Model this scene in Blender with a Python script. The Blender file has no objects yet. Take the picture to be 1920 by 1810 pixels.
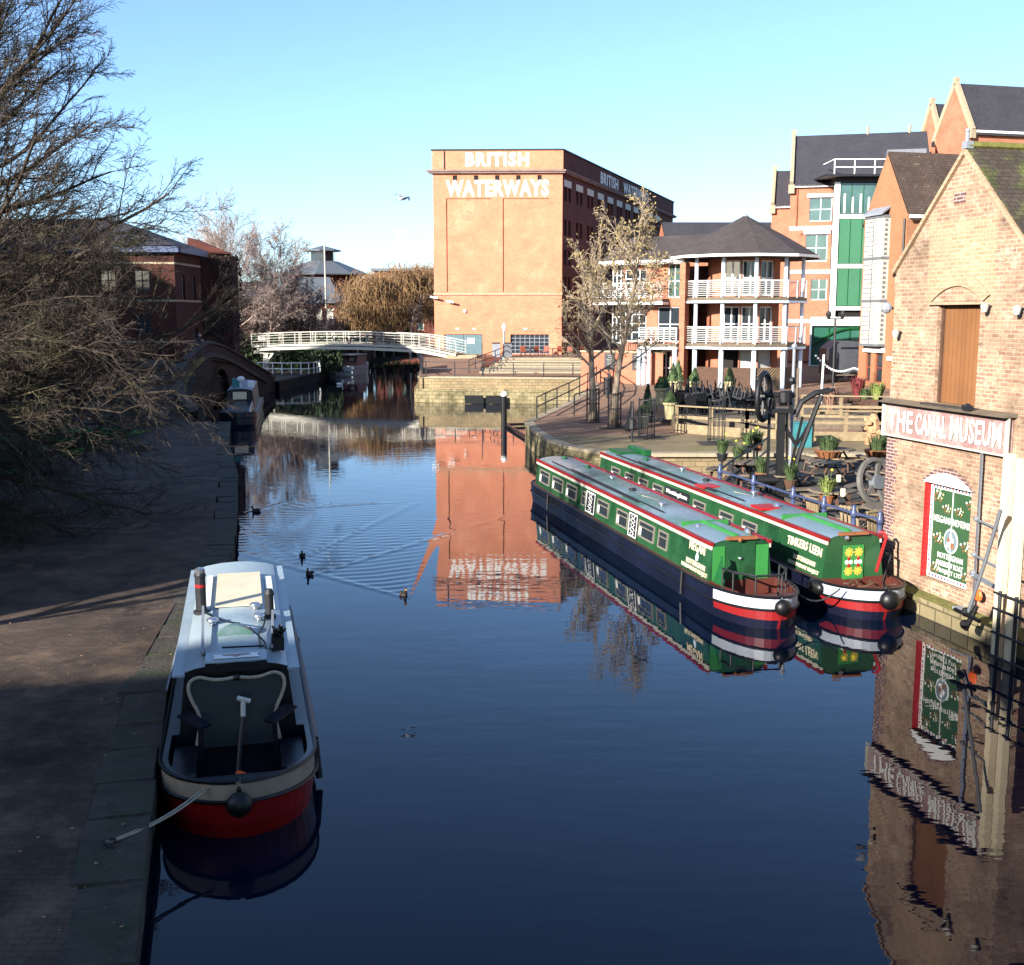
import bpy, math, random
from mathutils import Vector, Matrix
R = math.radians
sc = bpy.context.scene
COL = sc.collection
rnd = random.Random(7)

# ------------------------------------------------------------------ camera
FPX, H = 2100.0, 6.4                      # focal length in photo pixels, eye height above the water
TH = math.atan(315 / FPX)                 # downward pitch
CT, ST = math.cos(TH), math.sin(TH)
cd = bpy.data.cameras.new('camera'); cam = bpy.data.objects.new('camera', cd); COL.objects.link(cam)
cam.location = (0, 0, H); cam.rotation_euler = (math.pi / 2 - TH, 0, 0)
cd.sensor_fit = 'HORIZONTAL'; cd.sensor_width = 36; cd.lens = 36 * FPX / 1920
cd.clip_start = .1; cd.clip_end = 3000
sc.camera = cam
# ------------------------------------------------------------------ sky, sun, exposure
SUN_EL, SUN_AZ = 20.0, math.degrees(math.atan2(-.66, -.75))     # azimuth of the sun, clockwise from +Y
w = bpy.data.worlds.new('World'); sc.world = w; w.use_nodes = True
nt = w.node_tree
bgn = nt.nodes['Background']; sky = nt.nodes.new('ShaderNodeTexSky')
sky.sky_type = 'NISHITA'; sky.sun_disc = False; sky.sun_elevation = R(SUN_EL); sky.sun_rotation = R(SUN_AZ)
sky.altitude = 50; sky.air_density = .8; sky.dust_density = .8; sky.ozone_density = 3.8
nt.links.new(sky.outputs[0], bgn.inputs[0]); bgn.inputs[1].default_value = .104
sl = bpy.data.lights.new('sun', 'SUN'); so = bpy.data.objects.new('sun', sl); COL.objects.link(so)
sl.energy = 5.0; sl.angle = R(.5); sl.color = (1, .945, .87)
sdir = Vector((math.sin(R(SUN_AZ)) * math.cos(R(SUN_EL)), math.cos(R(SUN_AZ)) * math.cos(R(SUN_EL)), math.sin(R(SUN_EL))))
so.rotation_euler = sdir.to_track_quat('Z', 'Y').to_euler(); so.location = sdir * 60
sc.view_settings.view_transform = 'Standard'; sc.view_settings.look = 'None'
sc.view_settings.exposure = 1.6; sc.view_settings.gamma = 1
sc.cycles.max_bounces = 6; sc.cycles.diffuse_bounces = 3; sc.cycles.glossy_bounces = 3
sc.cycles.sample_clamp_indirect = 4; sc.cycles.caustics_reflective = False; sc.cycles.caustics_refractive = False

# ------------------------------------------------------------------ measuring helpers (photo pixel -> place in the world)
def ray(px, py):
    x = (px - 960) / FPX; v = (py - 905) / FPX
    return Vector((x, CT - v * ST, -ST - v * CT))
def G(px, py, z=0.):
    r = ray(px, py); t = (z - H) / r.z
    return Vector((r.x * t, r.y * t, z))
def atY(px, py, y):
    r = ray(px, py); t = y / r.y
    return Vector((r.x * t, y, H + r.z * t))
def W(px, py, A, d):
    r = ray(px, py); det = -r.x * d[1] + d[0] * r.y
    s = (-A[0] * d[1] + d[0] * A[1]) / det
    return ((r.x * s - A[0]) * d[0] + (r.y * s - A[1]) * d[1], H + r.z * s)
def WM(A, d, z=0):                         # wall frame: x along the wall (left to right seen from outside), y into the building, z up
    d = Vector((d[0], d[1])).normalized()
    return Matrix(((d.x, -d.y, 0, A[0]), (d.y, d.x, 0, A[1]), (0, 0, 1, z), (0, 0, 0, 1)))
def unit(a, b):
    v = Vector((b[0] - a[0], b[1] - a[1])); return v.normalized()

# ------------------------------------------------------------------ materials
MATS = {}
def lin(h):
    h = h.lstrip('#'); o = []
    for i in (0, 2, 4):
        c = int(h[i:i + 2], 16) / 255
        o.append(c / 12.92 if c <= .04045 else ((c + .055) / 1.055) ** 2.4)
    return tuple(o)
def mat(name, col, rough=.6, metal=0., var=.18, vs=2.5, bump=0., bs=25., spec=.4, stain=None, st=.55):
    m = bpy.data.materials.new(name); m.use_nodes = True; t = m.node_tree; N = t.nodes; Lk = t.links
    b = N['Principled BSDF']; b.inputs['Roughness'].default_value = rough; b.inputs['Metallic'].default_value = metal
    b.inputs['Specular IOR Level'].default_value = spec
    if isinstance(col, str): col = lin(col)
    tc = N.new('ShaderNodeTexCoord')
    if var > 0:
        n = N.new('ShaderNodeTexNoise'); n.inputs['Scale'].default_value = vs; n.inputs['Detail'].default_value = 6
        Lk.new(tc.outputs['Object'], n.inputs['Vector'])
        r = N.new('ShaderNodeValToRGB'); e = r.color_ramp.elements
        e[0].position = .3; e[1].position = .7
        e[0].color = tuple(c * (1 - var) for c in col) + (1,); e[1].color = tuple(min(1, c * (1 + var)) for c in col) + (1,)
        Lk.new(n.outputs['Fac'], r.inputs[0]); last = r.outputs[0]
        if stain:
            n2 = N.new('ShaderNodeTexNoise'); n2.inputs['Scale'].default_value = vs * .45; n2.inputs['Detail'].default_value = 8
            n2.inputs['Roughness'].default_value = .7
            Lk.new(tc.outputs['Object'], n2.inputs['Vector'])
            r2 = N.new('ShaderNodeValToRGB'); r2.color_ramp.elements[0].position = st; r2.color_ramp.elements[1].position = st + .12
            mx = N.new('ShaderNodeMix'); mx.data_type = 'RGBA'
            Lk.new(n2.outputs['Fac'], r2.inputs[0]); Lk.new(r2.outputs[0], mx.inputs[0]); Lk.new(last, mx.inputs[6])
            s = lin(stain) if isinstance(stain, str) else stain
            mx.inputs[7].default_value = tuple(s) + (1,); last = mx.outputs[2]
        Lk.new(last, b.inputs['Base Color'])
    else:
        b.inputs['Base Color'].default_value = tuple(col) + (1,)
    if bump > 0:
        n = N.new('ShaderNodeTexNoise'); n.inputs['Scale'].default_value = bs; n.inputs['Detail'].default_value = 5
        Lk.new(tc.outputs['Object'], n.inputs['Vector'])
        bp = N.new('ShaderNodeBump'); bp.inputs['Strength'].default_value = bump; bp.inputs['Distance'].default_value = .03
        Lk.new(n.outputs['Fac'], bp.inputs['Height']); Lk.new(bp.outputs[0], b.inputs['Normal'])
    MATS[name] = m
    return m
def brick(name, c1, c2, mort, bw=.225, bh=.075, ms=.010, w1=.16, rough=.85, patch=None, pt=.56, off=.5, pscale=.5, bump=.25, mottle=None, mo=.5, mscale=5.):
    """courses laid in the wall's own metres (UV), brick-to-brick colour, broad weathering and optional patches of another brick"""
    m = bpy.data.materials.new(name); m.use_nodes = True; t = m.node_tree; N = t.nodes; Lk = t.links
    b = N['Principled BSDF']; b.inputs['Roughness'].default_value = rough; b.inputs['Specular IOR Level'].default_value = .2
    uv = N.new('ShaderNodeUVMap'); tc = N.new('ShaderNodeTexCoord')
    k = N.new('ShaderNodeTexBrick'); k.offset = off
    for s, v in (('Scale', 1), ('Mortar Size', ms), ('Mortar Smooth', .3), ('Bias', 0), ('Brick Width', bw), ('Row Height', bh)): k.inputs[s].default_value = v
    k.inputs['Color1'].default_value = tuple(lin(c1)) + (1,); k.inputs['Color2'].default_value = tuple(lin(c2)) + (1,); k.inputs['Mortar'].default_value = tuple(lin(mort)) + (1,)
    Lk.new(uv.outputs[0], k.inputs['Vector'])
    n = N.new('ShaderNodeTexNoise'); n.inputs['Scale'].default_value = .7; n.inputs['Detail'].default_value = 9; n.inputs['Roughness'].default_value = .65
    Lk.new(tc.outputs['Object'], n.inputs['Vector'])
    r = N.new('ShaderNodeValToRGB'); r.color_ramp.elements[0].position = .3; r.color_ramp.elements[1].position = .72
    r.color_ramp.elements[0].color = (1 - w1 * 2, 1 - w1 * 2, 1 - w1 * 2, 1); r.color_ramp.elements[1].color = (1 + w1,) * 3 + (1,)
    Lk.new(n.outputs['Fac'], r.inputs[0])
    last = k.outputs['Color']
    if patch:
        n2 = N.new('ShaderNodeTexNoise'); n2.inputs['Scale'].default_value = pscale; n2.inputs['Detail'].default_value = 7; n2.inputs['Roughness'].default_value = .72
        Lk.new(tc.outputs['Object'], n2.inputs['Vector'])
        r2 = N.new('ShaderNodeValToRGB'); r2.color_ramp.elements[0].position = pt; r2.color_ramp.elements[1].position = pt + .1
        k2 = N.new('ShaderNodeTexBrick'); k2.offset = off
        for s, v in (('Scale', 1), ('Mortar Size', ms), ('Mortar Smooth', .3), ('Bias', 0), ('Brick Width', bw), ('Row Height', bh)): k2.inputs[s].default_value = v
        k2.inputs['Color1'].default_value = tuple(lin(patch[0])) + (1,); k2.inputs['Color2'].default_value = tuple(lin(patch[1])) + (1,); k2.inputs['Mortar'].default_value = tuple(lin(mort)) + (1,)
        Lk.new(uv.outputs[0], k2.inputs['Vector'])
        mx = N.new('ShaderNodeMix'); mx.data_type = 'RGBA'
        Lk.new(n2.outputs['Fac'], r2.inputs[0]); Lk.new(r2.outputs[0], mx.inputs[0]); Lk.new(last, mx.inputs[6]); Lk.new(k2.outputs['Color'], mx.inputs[7]); last = mx.outputs[2]
    if mottle:                                           # worn faces, lime and soot in blotches a brick or two across
        for q, (mc, sc_, th) in enumerate(mottle):
            n3 = N.new('ShaderNodeTexNoise'); n3.inputs['Scale'].default_value = sc_; n3.inputs['Detail'].default_value = 6; n3.inputs['Roughness'].default_value = .7
            mp3 = N.new('ShaderNodeMapping'); mp3.inputs['Location'].default_value = (q * 7.3, q * 3.1, 0); mp3.inputs['Scale'].default_value = (1, 1, 1.8)
            Lk.new(tc.outputs['Object'], mp3.inputs[0]); Lk.new(mp3.outputs[0], n3.inputs['Vector'])
            r3 = N.new('ShaderNodeValToRGB'); r3.color_ramp.elements[0].position = th; r3.color_ramp.elements[1].position = th + .12; r3.color_ramp.elements[1].color = (.75, .75, .75, 1)
            mx3 = N.new('ShaderNodeMix'); mx3.data_type = 'RGBA'; Lk.new(n3.outputs['Fac'], r3.inputs[0]); Lk.new(r3.outputs[0], mx3.inputs[0]); Lk.new(last, mx3.inputs[6]); mx3.inputs[7].default_value = tuple(lin(mc)) + (1,); last = mx3.outputs[2]
    mu = N.new('ShaderNodeMix'); mu.data_type = 'RGBA'; mu.blend_type = 'MULTIPLY'; mu.inputs[0].default_value = 1
    Lk.new(last, mu.inputs[6]); Lk.new(r.outputs[0], mu.inputs[7]); Lk.new(mu.outputs[2], b.inputs['Base Color'])
    if bump:
        bp = N.new('ShaderNodeBump'); bp.inputs['Strength'].default_value = bump; bp.inputs['Distance'].default_value = .01; bp.invert = True
        Lk.new(k.outputs['Fac'], bp.inputs['Height']); Lk.new(bp.outputs[0], b.inputs['Normal'])
    MATS[name] = m
    return m

brick('bw_side', '#5e3229', '#522b24', '#4f332c', w1=.14)  # stained side brick, also darkened so the colour carries the unlit face's shade
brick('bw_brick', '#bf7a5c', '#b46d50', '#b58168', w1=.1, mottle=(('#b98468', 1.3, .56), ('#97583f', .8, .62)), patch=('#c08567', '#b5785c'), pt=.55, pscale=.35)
brick('dark_brick', '#6d3526', '#5d2b20', '#5f463c', w1=.14)
brick('orange_brick', '#a8654c', '#9b583f', '#9a7661', w1=.12, mottle=(('#b07a5f', 1.5, .58),))
brick('mus_pale', '#a58a6e', '#957559', '#a39078', w1=.15, ms=.014, bump=.6, bh=.085, mottle=(('#b5a184', 6, .56),))
brick('mus_brick', '#a3846a', '#896856', '#a19079', w1=.28, patch=('#805b4a', '#5e463d'), pt=.55, pscale=.7, ms=.014, bump=.7, bh=.085, mottle=(('#b3a088', 3.2, .52), ('#5a473f', 1.6, .57), ('#bcac95', 11, .58), ('#4a3b35', 7, .63)))
brick('mus_quoin', '#6e4f4a', '#59454a', '#a89486', w1=.15, ms=.012, bump=.5)
brick('loft_brick', '#956445', '#8a5a3d', '#8f6f57', w1=.1)
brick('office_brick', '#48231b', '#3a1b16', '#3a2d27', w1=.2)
brick('stone_wall', '#8f8263', '#7a6f53', '#544d39', bw=.55, bh=.28, ms=.02, w1=.22, patch=('#6a6242', '#565137'), pt=.5, pscale=1.1, bump=.7)
brick('garden_wall', '#8f7d5e', '#7d6d52', '#5f543f', bw=.5, bh=.22, ms=.014, w1=.2, bump=.5)

brick('path_brick', '#57493e', '#4a3e35', '#3c332b', bw=.22, bh=.11, ms=.007, w1=.3, mottle=(('#6a5847', 1.1, .53), ('#2f2923', 1.7, .6), ('#7d6c58', 9, .63)), patch=('#40372d', '#382f28'), pt=.5, bump=.35)
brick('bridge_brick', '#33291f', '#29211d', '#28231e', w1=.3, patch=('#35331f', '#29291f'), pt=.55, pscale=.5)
brick('slate', '#4b4340', '#423c3a', '#2e2a29', bw=.3, bh=.2, ms=.012, w1=.12, rough=.75)
brick('slate_grey', '#3d3b3f', '#36353a', '#2a292c', bw=.3, bh=.2, ms=.012, w1=.08, rough=.7)
brick('slate_lichen', '#4d4038', '#43372f', '#2d2723', bw=.3, bh=.2, ms=.012, w1=.15, patch=('#8f8a80', '#6f695f'), pt=.60, pscale=2.2)
brick('slate_moss', '#4a4138', '#40372f', '#2d2723', bw=.2, bh=.13, ms=.008, w1=.2, patch=('#5c6036', '#4a4f2c'), pt=.50, pscale=1.1)
brick('paving', '#8a6d58', '#7c614f', '#6a5445', bw=.4, bh=.2, ms=.01, w1=.12, bump=.2)
brick('boards', '#5a3f2f', '#4c3528', '#33251c', bw=40, bh=.11, ms=.012, w1=.1)
brick('copper', '#7f5635', '#744e30', '#4f3623', bw=.14, bh=40, ms=.006, w1=.12)
mat('off_white', '#a8a497', .55, var=.1); mat('cope_stone', '#3a352d', .9, var=.4, vs=3.5, bump=.8, bs=14, stain='#2f3420', st=.48); mat('white', '#d9d9d4', .45, var=.05); mat('cream', '#cfc0a0', .5, var=.1); mat('stone_trim', '#8f826a', .8, var=.15, vs=4, bump=.2)
mat('blue_white', '#c3cfdb', .4, var=.05); mat('black', '#0b0b0c', .45, var=.1); mat('iron', '#1c1d20', .5, var=.25, vs=8, bump=.15)
mat('navy', '#0b0e1a', .35, var=.2, vs=1.2, spec=.5); mat('hull_blue', '#0e1122', .35, var=.35, vs=.9, spec=.5, stain='#08090d', st=.5)
mat('green', '#21482b', .22, var=.25, vs=1.3, spec=.6, stain='#173622', st=.5); mat('green_lt', '#2f7236', .4, var=.12); mat('green_dk', '#164a26', .4, var=.2)
mat('roof_paint', '#66777f', .32, var=.15, vs=.7, stain='#456459', st=.48); mat('roof_pale', '#93a1a5', .4, var=.1, vs=.8, stain='#7b8c94', st=.54)
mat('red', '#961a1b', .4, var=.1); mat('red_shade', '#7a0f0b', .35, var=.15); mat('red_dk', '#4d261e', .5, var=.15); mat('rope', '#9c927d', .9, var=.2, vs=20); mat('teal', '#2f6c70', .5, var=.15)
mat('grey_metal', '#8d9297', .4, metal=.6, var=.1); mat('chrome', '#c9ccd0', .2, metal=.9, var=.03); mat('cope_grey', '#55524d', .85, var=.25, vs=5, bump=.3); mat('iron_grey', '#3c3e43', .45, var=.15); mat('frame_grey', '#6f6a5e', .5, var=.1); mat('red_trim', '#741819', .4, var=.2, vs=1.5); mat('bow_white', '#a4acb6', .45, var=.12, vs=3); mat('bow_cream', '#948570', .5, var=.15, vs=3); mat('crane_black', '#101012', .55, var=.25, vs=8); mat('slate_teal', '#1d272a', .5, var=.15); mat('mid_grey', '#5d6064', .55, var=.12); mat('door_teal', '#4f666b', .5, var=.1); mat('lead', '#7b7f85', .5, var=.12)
mat('timber', '#7c6c51', .8, var=.22, vs=5, bump=.2); mat('timber_dk', '#4a3426', .75, var=.25, vs=5, bump=.2); mat('timber_grey', '#5f5445', .8, var=.25, vs=5, bump=.2)
mat('bluepaint', '#38425e', .4, var=.15, vs=6); mat('soil', '#5c4d35', .95, var=.3, vs=2.2, bump=.5, bs=8, stain='#6b6a3c', st=.5)
mat('asphalt', '#35302b', .92, var=.2, vs=1.5, bump=.2); mat('quay_top', '#6f6145', .92, var=.22, vs=1.1, bump=.4, bs=9, stain='#6a6639', st=.54)
mat('path_dirt', '#443931', .95, var=.18, vs=1.3, bump=.3); mat('grass', '#3a6a28', .95, var=.35, vs=3, bump=.8, bs=18)
mat('moss', '#615f2c', .95, var=.3, vs=6, bump=.6); mat('cope_dark', '#322e29', .9, var=.3, vs=4, bump=.4)
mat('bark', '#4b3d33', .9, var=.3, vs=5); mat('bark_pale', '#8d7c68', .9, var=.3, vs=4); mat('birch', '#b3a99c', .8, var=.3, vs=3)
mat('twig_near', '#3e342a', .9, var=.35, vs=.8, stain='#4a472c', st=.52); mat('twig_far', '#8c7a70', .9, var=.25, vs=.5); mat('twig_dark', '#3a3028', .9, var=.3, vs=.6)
mat('willow', '#7f6444', .9, var=.38, vs=.5, stain='#664b36', st=.5); mat('clump', '#84744a', .85, var=.4, vs=1.4, stain='#5f5438', st=.52)
mat('leaf', '#3d4e2b', .8, var=.4, vs=9); mat('leaf_dk', '#26351c', .85, var=.4, vs=5); mat('leaf_lime', '#6e7a3c', .8, var=.3, vs=9); mat('leaf_red', '#6b2a2a', .8, var=.3, vs=9); mat('leaf_pink', '#7a5a4c', .8, var=.35, vs=12)
mat('yellow', '#e0c83a', .6, var=.1); mat('orange', '#d85a1e', .6, var=.1); mat('terracotta', '#7d4c2c', .8, var=.2, vs=8); mat('stone_pot', '#a79c74', .85, var=.2, vs=6)
mat('skin', '#b98a70', .6, var=.05); mat('hair_grey', '#8b8788', .8, var=.2, vs=30); mat('coat', '#3a3f47', .85, var=.15)
mat('feather', '#2b2420', .7, var=.3, vs=30); mat('feather_white', '#d8d6d2', .7, var=.1, vs=20); mat('feather_grey', '#8f9298', .7, var=.1)
mat('glass', (.02, .026, .032), .06, var=0, spec=.8); mat('glass_green', '#2c5a4b', .12, var=.1, vs=.3, spec=.8); mat('glass_pale', '#3d5650', .08, var=.3, vs=.5, spec=.8)
mat('panel_green', '#3d6a4e', .3, var=.08, vs=.4); mat('blind', '#b9b6aa', .7, var=.12, vs=3); mat('interior', '#1a1513', .9, var=.1)
mat('sign_red', '#836560', .85, var=.18, vs=3, stain='#998680', st=.46); mat('letter', '#d2cfc8', .65, var=.12, vs=9, stain='#b8a89c', st=.6); mat('gold', '#c99b3d', .5, var=.1); mat('sign_green', '#2c4a2e', .55, var=.1)
mat('blue_fascia', '#33415f', .5, var=.1); mat('far_roof', '#54595e', .5, var=.1); mat('brown_door', '#7a3b26', .6, var=.15); mat('pinkish', '#a9786c', .6, var=.1); mat('tower_white', '#dfe6ec', .5, var=.03); mat('wood_carve', '#a07a58', .8, var=.35, vs=9, bump=.4)

# ------------------------------------------------------------------ mesh builder
I4 = Matrix.Identity(4)
class MB:
    def __init__(s, M=None): s.v = []; s.f = []; s.m = []; s.M = M
    def add(s, vs, fs, m=0):
        b = len(s.v)
        if s.M is not None: s.v.extend([tuple(s.M @ Vector(p)) for p in vs])
        else: s.v.extend([tuple(p) for p in vs])
        for f in fs: s.f.append([b + i for i in f]); s.m.append(m)
    def box(s, x0, x1, y0, y1, z0, z1, m=0):
        s.add([(x0, y0, z0), (x1, y0, z0), (x1, y1, z0), (x0, y1, z0), (x0, y0, z1), (x1, y0, z1), (x1, y1, z1), (x0, y1, z1)],
              [(0, 3, 2, 1), (4, 5, 6, 7), (0, 1, 5, 4), (1, 2, 6, 5), (2, 3, 7, 6), (3, 0, 4, 7)], m)
    def bar(s, a, b, w, h=None, m=0, up=(0, 0, 1)):          # a beam from a to b of section w x h
        h = h or w; a = Vector(a); b = Vector(b); d = (b - a).normalized(); u = Vector(up)
        if abs(d.dot(u)) > .98: u = Vector((0, 1, 0))
        x = d.cross(u).normalized(); u = x.cross(d)
        P = [a + x * sx * w / 2 + u * sy * h / 2 for sx, sy in ((-1, -1), (1, -1), (1, 1), (-1, 1))]
        P += [p + (b - a) for p in P]
        s.add(P, [(0, 3, 2, 1), (4, 5, 6, 7), (0, 1, 5, 4), (1, 2, 6, 5), (2, 3, 7, 6), (3, 0, 4, 7)], m)
    def prism(s, poly, z0, z1, m=0):
        n = len(poly)
        s.add([(x, y, z0) for x, y in poly] + [(x, y, z1) for x, y in poly],
              [tuple(range(n - 1, -1, -1)), tuple(range(n, 2 * n))] + [(i, (i + 1) % n, n + (i + 1) % n, n + i) for i in range(n)], m)
    def ext(s, poly, vec, m=0):                              # a flat 3-D outline pushed along vec
        n = len(poly); v = Vector(vec); P = [Vector(p) for p in poly]
        s.add(P + [p + v for p in P], [tuple(range(n - 1, -1, -1)), tuple(range(n, 2 * n))] + [(i, (i + 1) % n, n + (i + 1) % n, n + i) for i in range(n)], m)
    def tube(s, pts, r, n=6, m=0, cap=True):
        P = [Vector(p) for p in pts]; k = len(P); rr = r if isinstance(r, (list, tuple)) else [r] * k
        vs = []; x = None
        for i in range(k):
            d = (P[min(i + 1, k - 1)] - P[max(i - 1, 0)])
            d = d.normalized() if d.length > 1e-9 else Vector((0, 0, 1))
            if x is None: x = d.orthogonal().normalized()
            else:
                x = x - d * x.dot(d)
                x = x.normalized() if x.length > 1e-6 else d.orthogonal().normalized()
            y = d.cross(x)
            for j in range(n):
                a = 2 * math.pi * j / n
                vs.append(P[i] + x * (rr[i] * math.cos(a)) + y * (rr[i] * math.sin(a)))
        fs = [(i * n + j, i * n + (j + 1) % n, (i + 1) * n + (j + 1) % n, (i + 1) * n + j) for i in range(k - 1) for j in range(n)]
        if cap: fs += [tuple(range(n - 1, -1, -1)), tuple(range((k - 1) * n, k * n))]
        s.add(vs, fs, m)
    def cyl(s, c, r, h, n=12, m=0, r2=None): s.tube([c, (c[0], c[1], c[2] + h)], [r, r if r2 is None else r2], n, m)
    def lathe(s, c, prof, n=14, m=0):
        vs = []; k = len(prof)
        for r, z in prof:
            for j in range(n):
                a = 2 * math.pi * j / n; vs.append((c[0] + r * math.cos(a), c[1] + r * math.sin(a), c[2] + z))
        fs = [(i * n + j, i * n + (j + 1) % n, (i + 1) * n + (j + 1) % n, (i + 1) * n + j) for i in range(k - 1) for j in range(n)]
        fs += [tuple(range(n - 1, -1, -1)), tuple(range((k - 1) * n, k * n))]
        s.add(vs, fs, m)
    def ball(s, c, r, n=10, m=0, sc3=(1, 1, 1)):
        vs = []; k = n // 2 + 1
        for i in range(k):
            t = math.pi * i / (k - 1); q = max(.02, math.sin(t))
            for j in range(n):
                a = 2 * math.pi * j / n
                vs.append((c[0] + r * sc3[0] * q * math.cos(a), c[1] + r * sc3[1] * q * math.sin(a), c[2] - r * sc3[2] * math.cos(t)))
        s.add(vs, [(i * n + j, i * n + (j + 1) % n, (i + 1) * n + (j + 1) % n, (i + 1) * n + j) for i in range(k - 1) for j in range(n)] + [tuple(range(n - 1, -1, -1)), tuple(range((k - 1) * n, k * n))], m)
    def quad(s, a, b, c, d, m=0): s.add([a, b, c, d], [(0, 1, 2, 3)], m)
    def sheet(s, rows, m=0):                                 # rows of points of equal length
        k = len(rows[0]); vs = [p for r_ in rows for p in r_]
        s.add(vs, [(i * k + j, i * k + j + 1, (i + 1) * k + j + 1, (i + 1) * k + j) for i in range(len(rows) - 1) for j in range(k - 1)], m)
    def wall(s, x0, x1, z0, z1, holes=(), depth=.15, m=0, mr=None, y=0.):   # a wall face with real openings; holes = (x0, x1, z0, z1)
        xs = sorted({x0, x1, *[q for h in holes for q in h[:2] if x0 < q < x1]}); zs = sorted({z0, z1, *[q for h in holes for q in h[2:4] if z0 < q < z1]})
        for i in range(len(xs) - 1):
            for j in range(len(zs) - 1):
                cx, cz = (xs[i] + xs[i + 1]) / 2, (zs[j] + zs[j + 1]) / 2
                if any(h[0] < cx < h[1] and h[2] < cz < h[3] for h in holes): continue
                s.quad((xs[i], y, zs[j]), (xs[i + 1], y, zs[j]), (xs[i + 1], y, zs[j + 1]), (xs[i], y, zs[j + 1]), m)
        mr = m if mr is None else mr
        for a, b, c, d in [h[:4] for h in holes]:
            s.quad((a, y, c), (a, y, d), (a, y + depth, d), (a, y + depth, c), mr); s.quad((b, y, c), (b, y + depth, c), (b, y + depth, d), (b, y, d), mr)
            s.quad((a, y, d), (b, y, d), (b, y + depth, d), (a, y + depth, d), mr); s.quad((a, y, c), (a, y + depth, c), (b, y + depth, c), (b, y, c), mr)
    def text(s, string, x, z, size, width=None, m=0, y=-.01, ext=.008, off=0., align='CENTER', curve=0.):
        """lettering standing on the wall frame: x along, z up, y towards the viewer negative"""
        cu = bpy.data.curves.new('t', 'FONT'); cu.body = string; cu.size = 1; cu.extrude = 0; cu.offset = off; cu.space_character = 1 + off * 3.2; cu.align_x = align; cu.resolution_u = 2
        ob = bpy.data.objects.new('t', cu); me = bpy.data.meshes.new_from_object(ob)
        vs = [v.co.copy() for v in me.vertices]; fs = [tuple(p.vertices) for p in me.polygons]
        bpy.data.objects.remove(ob); bpy.data.curves.remove(cu); bpy.data.meshes.remove(me)
        if not vs: return
        wx = max(v.x for v in vs) - min(v.x for v in vs); hz = max(v.y for v in vs) - min(v.y for v in vs)
        kz = size / hz; kx = kz if width is None else width / wx
        mx = (max(v.x for v in vs) + min(v.x for v in vs)) / 2; mz = min(v.y for v in vs)
        P = []
        for v in vs:
            u = (v.x - mx) * kx; P.append((x + u, y, z + (v.y - mz) * kz + curve * u * u))
        s.add(P, fs, m)
        e = [(a, b) for f in fs for a, b in zip(f, f[1:] + f[:1])]; es = set(e)
        B = [(P[a], P[b]) for a, b in e if (b, a) not in es]
        for a, b in B: s.add([a, b, (b[0], y + ext, b[2]), (a[0], y + ext, a[2])], [(0, 1, 2, 3)], m)
    def build(s, name, mats, parent=None, smooth=False, label=None):
        me = bpy.data.meshes.new(name); off = Vector((0, 0, 0)); q = parent
        while q is not None: off += q.location; q = q.parent
        me.from_pydata([(a - off.x, b - off.y, c - off.z) for a, b, c in s.v], [], s.f)
        for k in (mats if isinstance(mats, (list, tuple)) else [mats]): me.materials.append(MATS[k])
        me.polygons.foreach_set('material_index', s.m)
        if smooth: me.polygons.foreach_set('use_smooth', [True] * len(s.f))
        uvl = me.uv_layers.new(name='UVMap'); uvs = []
        V = s.v
        for p in me.polygons:
            n = p.normal
            if abs(n.z) > .8:
                for li in p.vertices: uvs.extend((V[li][0], V[li][1]))
            else:
                h = math.hypot(n.x, n.y) or 1; tx, ty = -n.y / h, n.x / h; k = 1 / max(.3, math.sqrt(1 - n.z * n.z))
                for li in p.vertices: uvs.extend((V[li][0] * tx + V[li][1] * ty, V[li][2] * k))
        uvl.data.foreach_set('uv', uvs)
        me.validate()
        o = bpy.data.objects.new(name, me); COL.objects.link(o)
        if parent is not None: o.parent = parent
        if label: o['label'] = label
        return o
def tag(o, label, cat, group=None, kind=None):
    if label: o['label'] = label
    if cat: o['category'] = cat
    if group: o['group'] = group
    if kind: o['kind'] = kind
    return o
def thing(name, label, cat, loc=(0, 0, 0), group=None):
    o = bpy.data.objects.new(name, None); COL.objects.link(o); o.location = loc; o.empty_display_size = .2
    return tag(o, label, cat, group)
def structure(o):
    o['kind'] = 'structure'; return o
KIDS = {}
def children(o): return [c for c in bpy.data.objects if c.parent is o]
def dup(root, loc, rz=0., label=None, scale=None):
    def cp(o, par):
        c = o.copy(); COL.objects.link(c)
        if par is not None: c.parent = par
        for ch in children(o): cp(ch, c)
        return c
    r = cp(root, None); r.location = loc; r.rotation_euler = (0, 0, rz)
    if label: r['label'] = label
    if scale: r.scale = scale if isinstance(scale, (tuple, list)) else (scale,) * 3
    return r
def window(parent, M, x0, x1, z0, z1, y=.15, nx=2, nz=2, fr='white', gl='glass', b=.06, name='window', th=.05):
    f = MB(M)
    for k in range(nx + 1):
        c = x0 + (x1 - x0) * k / nx; c0 = min(max(c - b / 2, x0), x1 - b); f.box(c0, c0 + b, y - th, y, z0, z1)
    for k in range(nz + 1):
        c = z0 + (z1 - z0) * k / nz; c0 = min(max(c - b / 2, z0), z1 - b); f.box(x0 + .002, x1 - .002, y - th + .004, y - .002, c0, c0 + b)
    o = f.build(name, fr, parent)
    g = MB(M); g.box(x0 + .01, x1 - .01, y + .001, y + .02, z0 + .01, z1 - .01); g.build('pane', gl, o)
    return o

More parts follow.
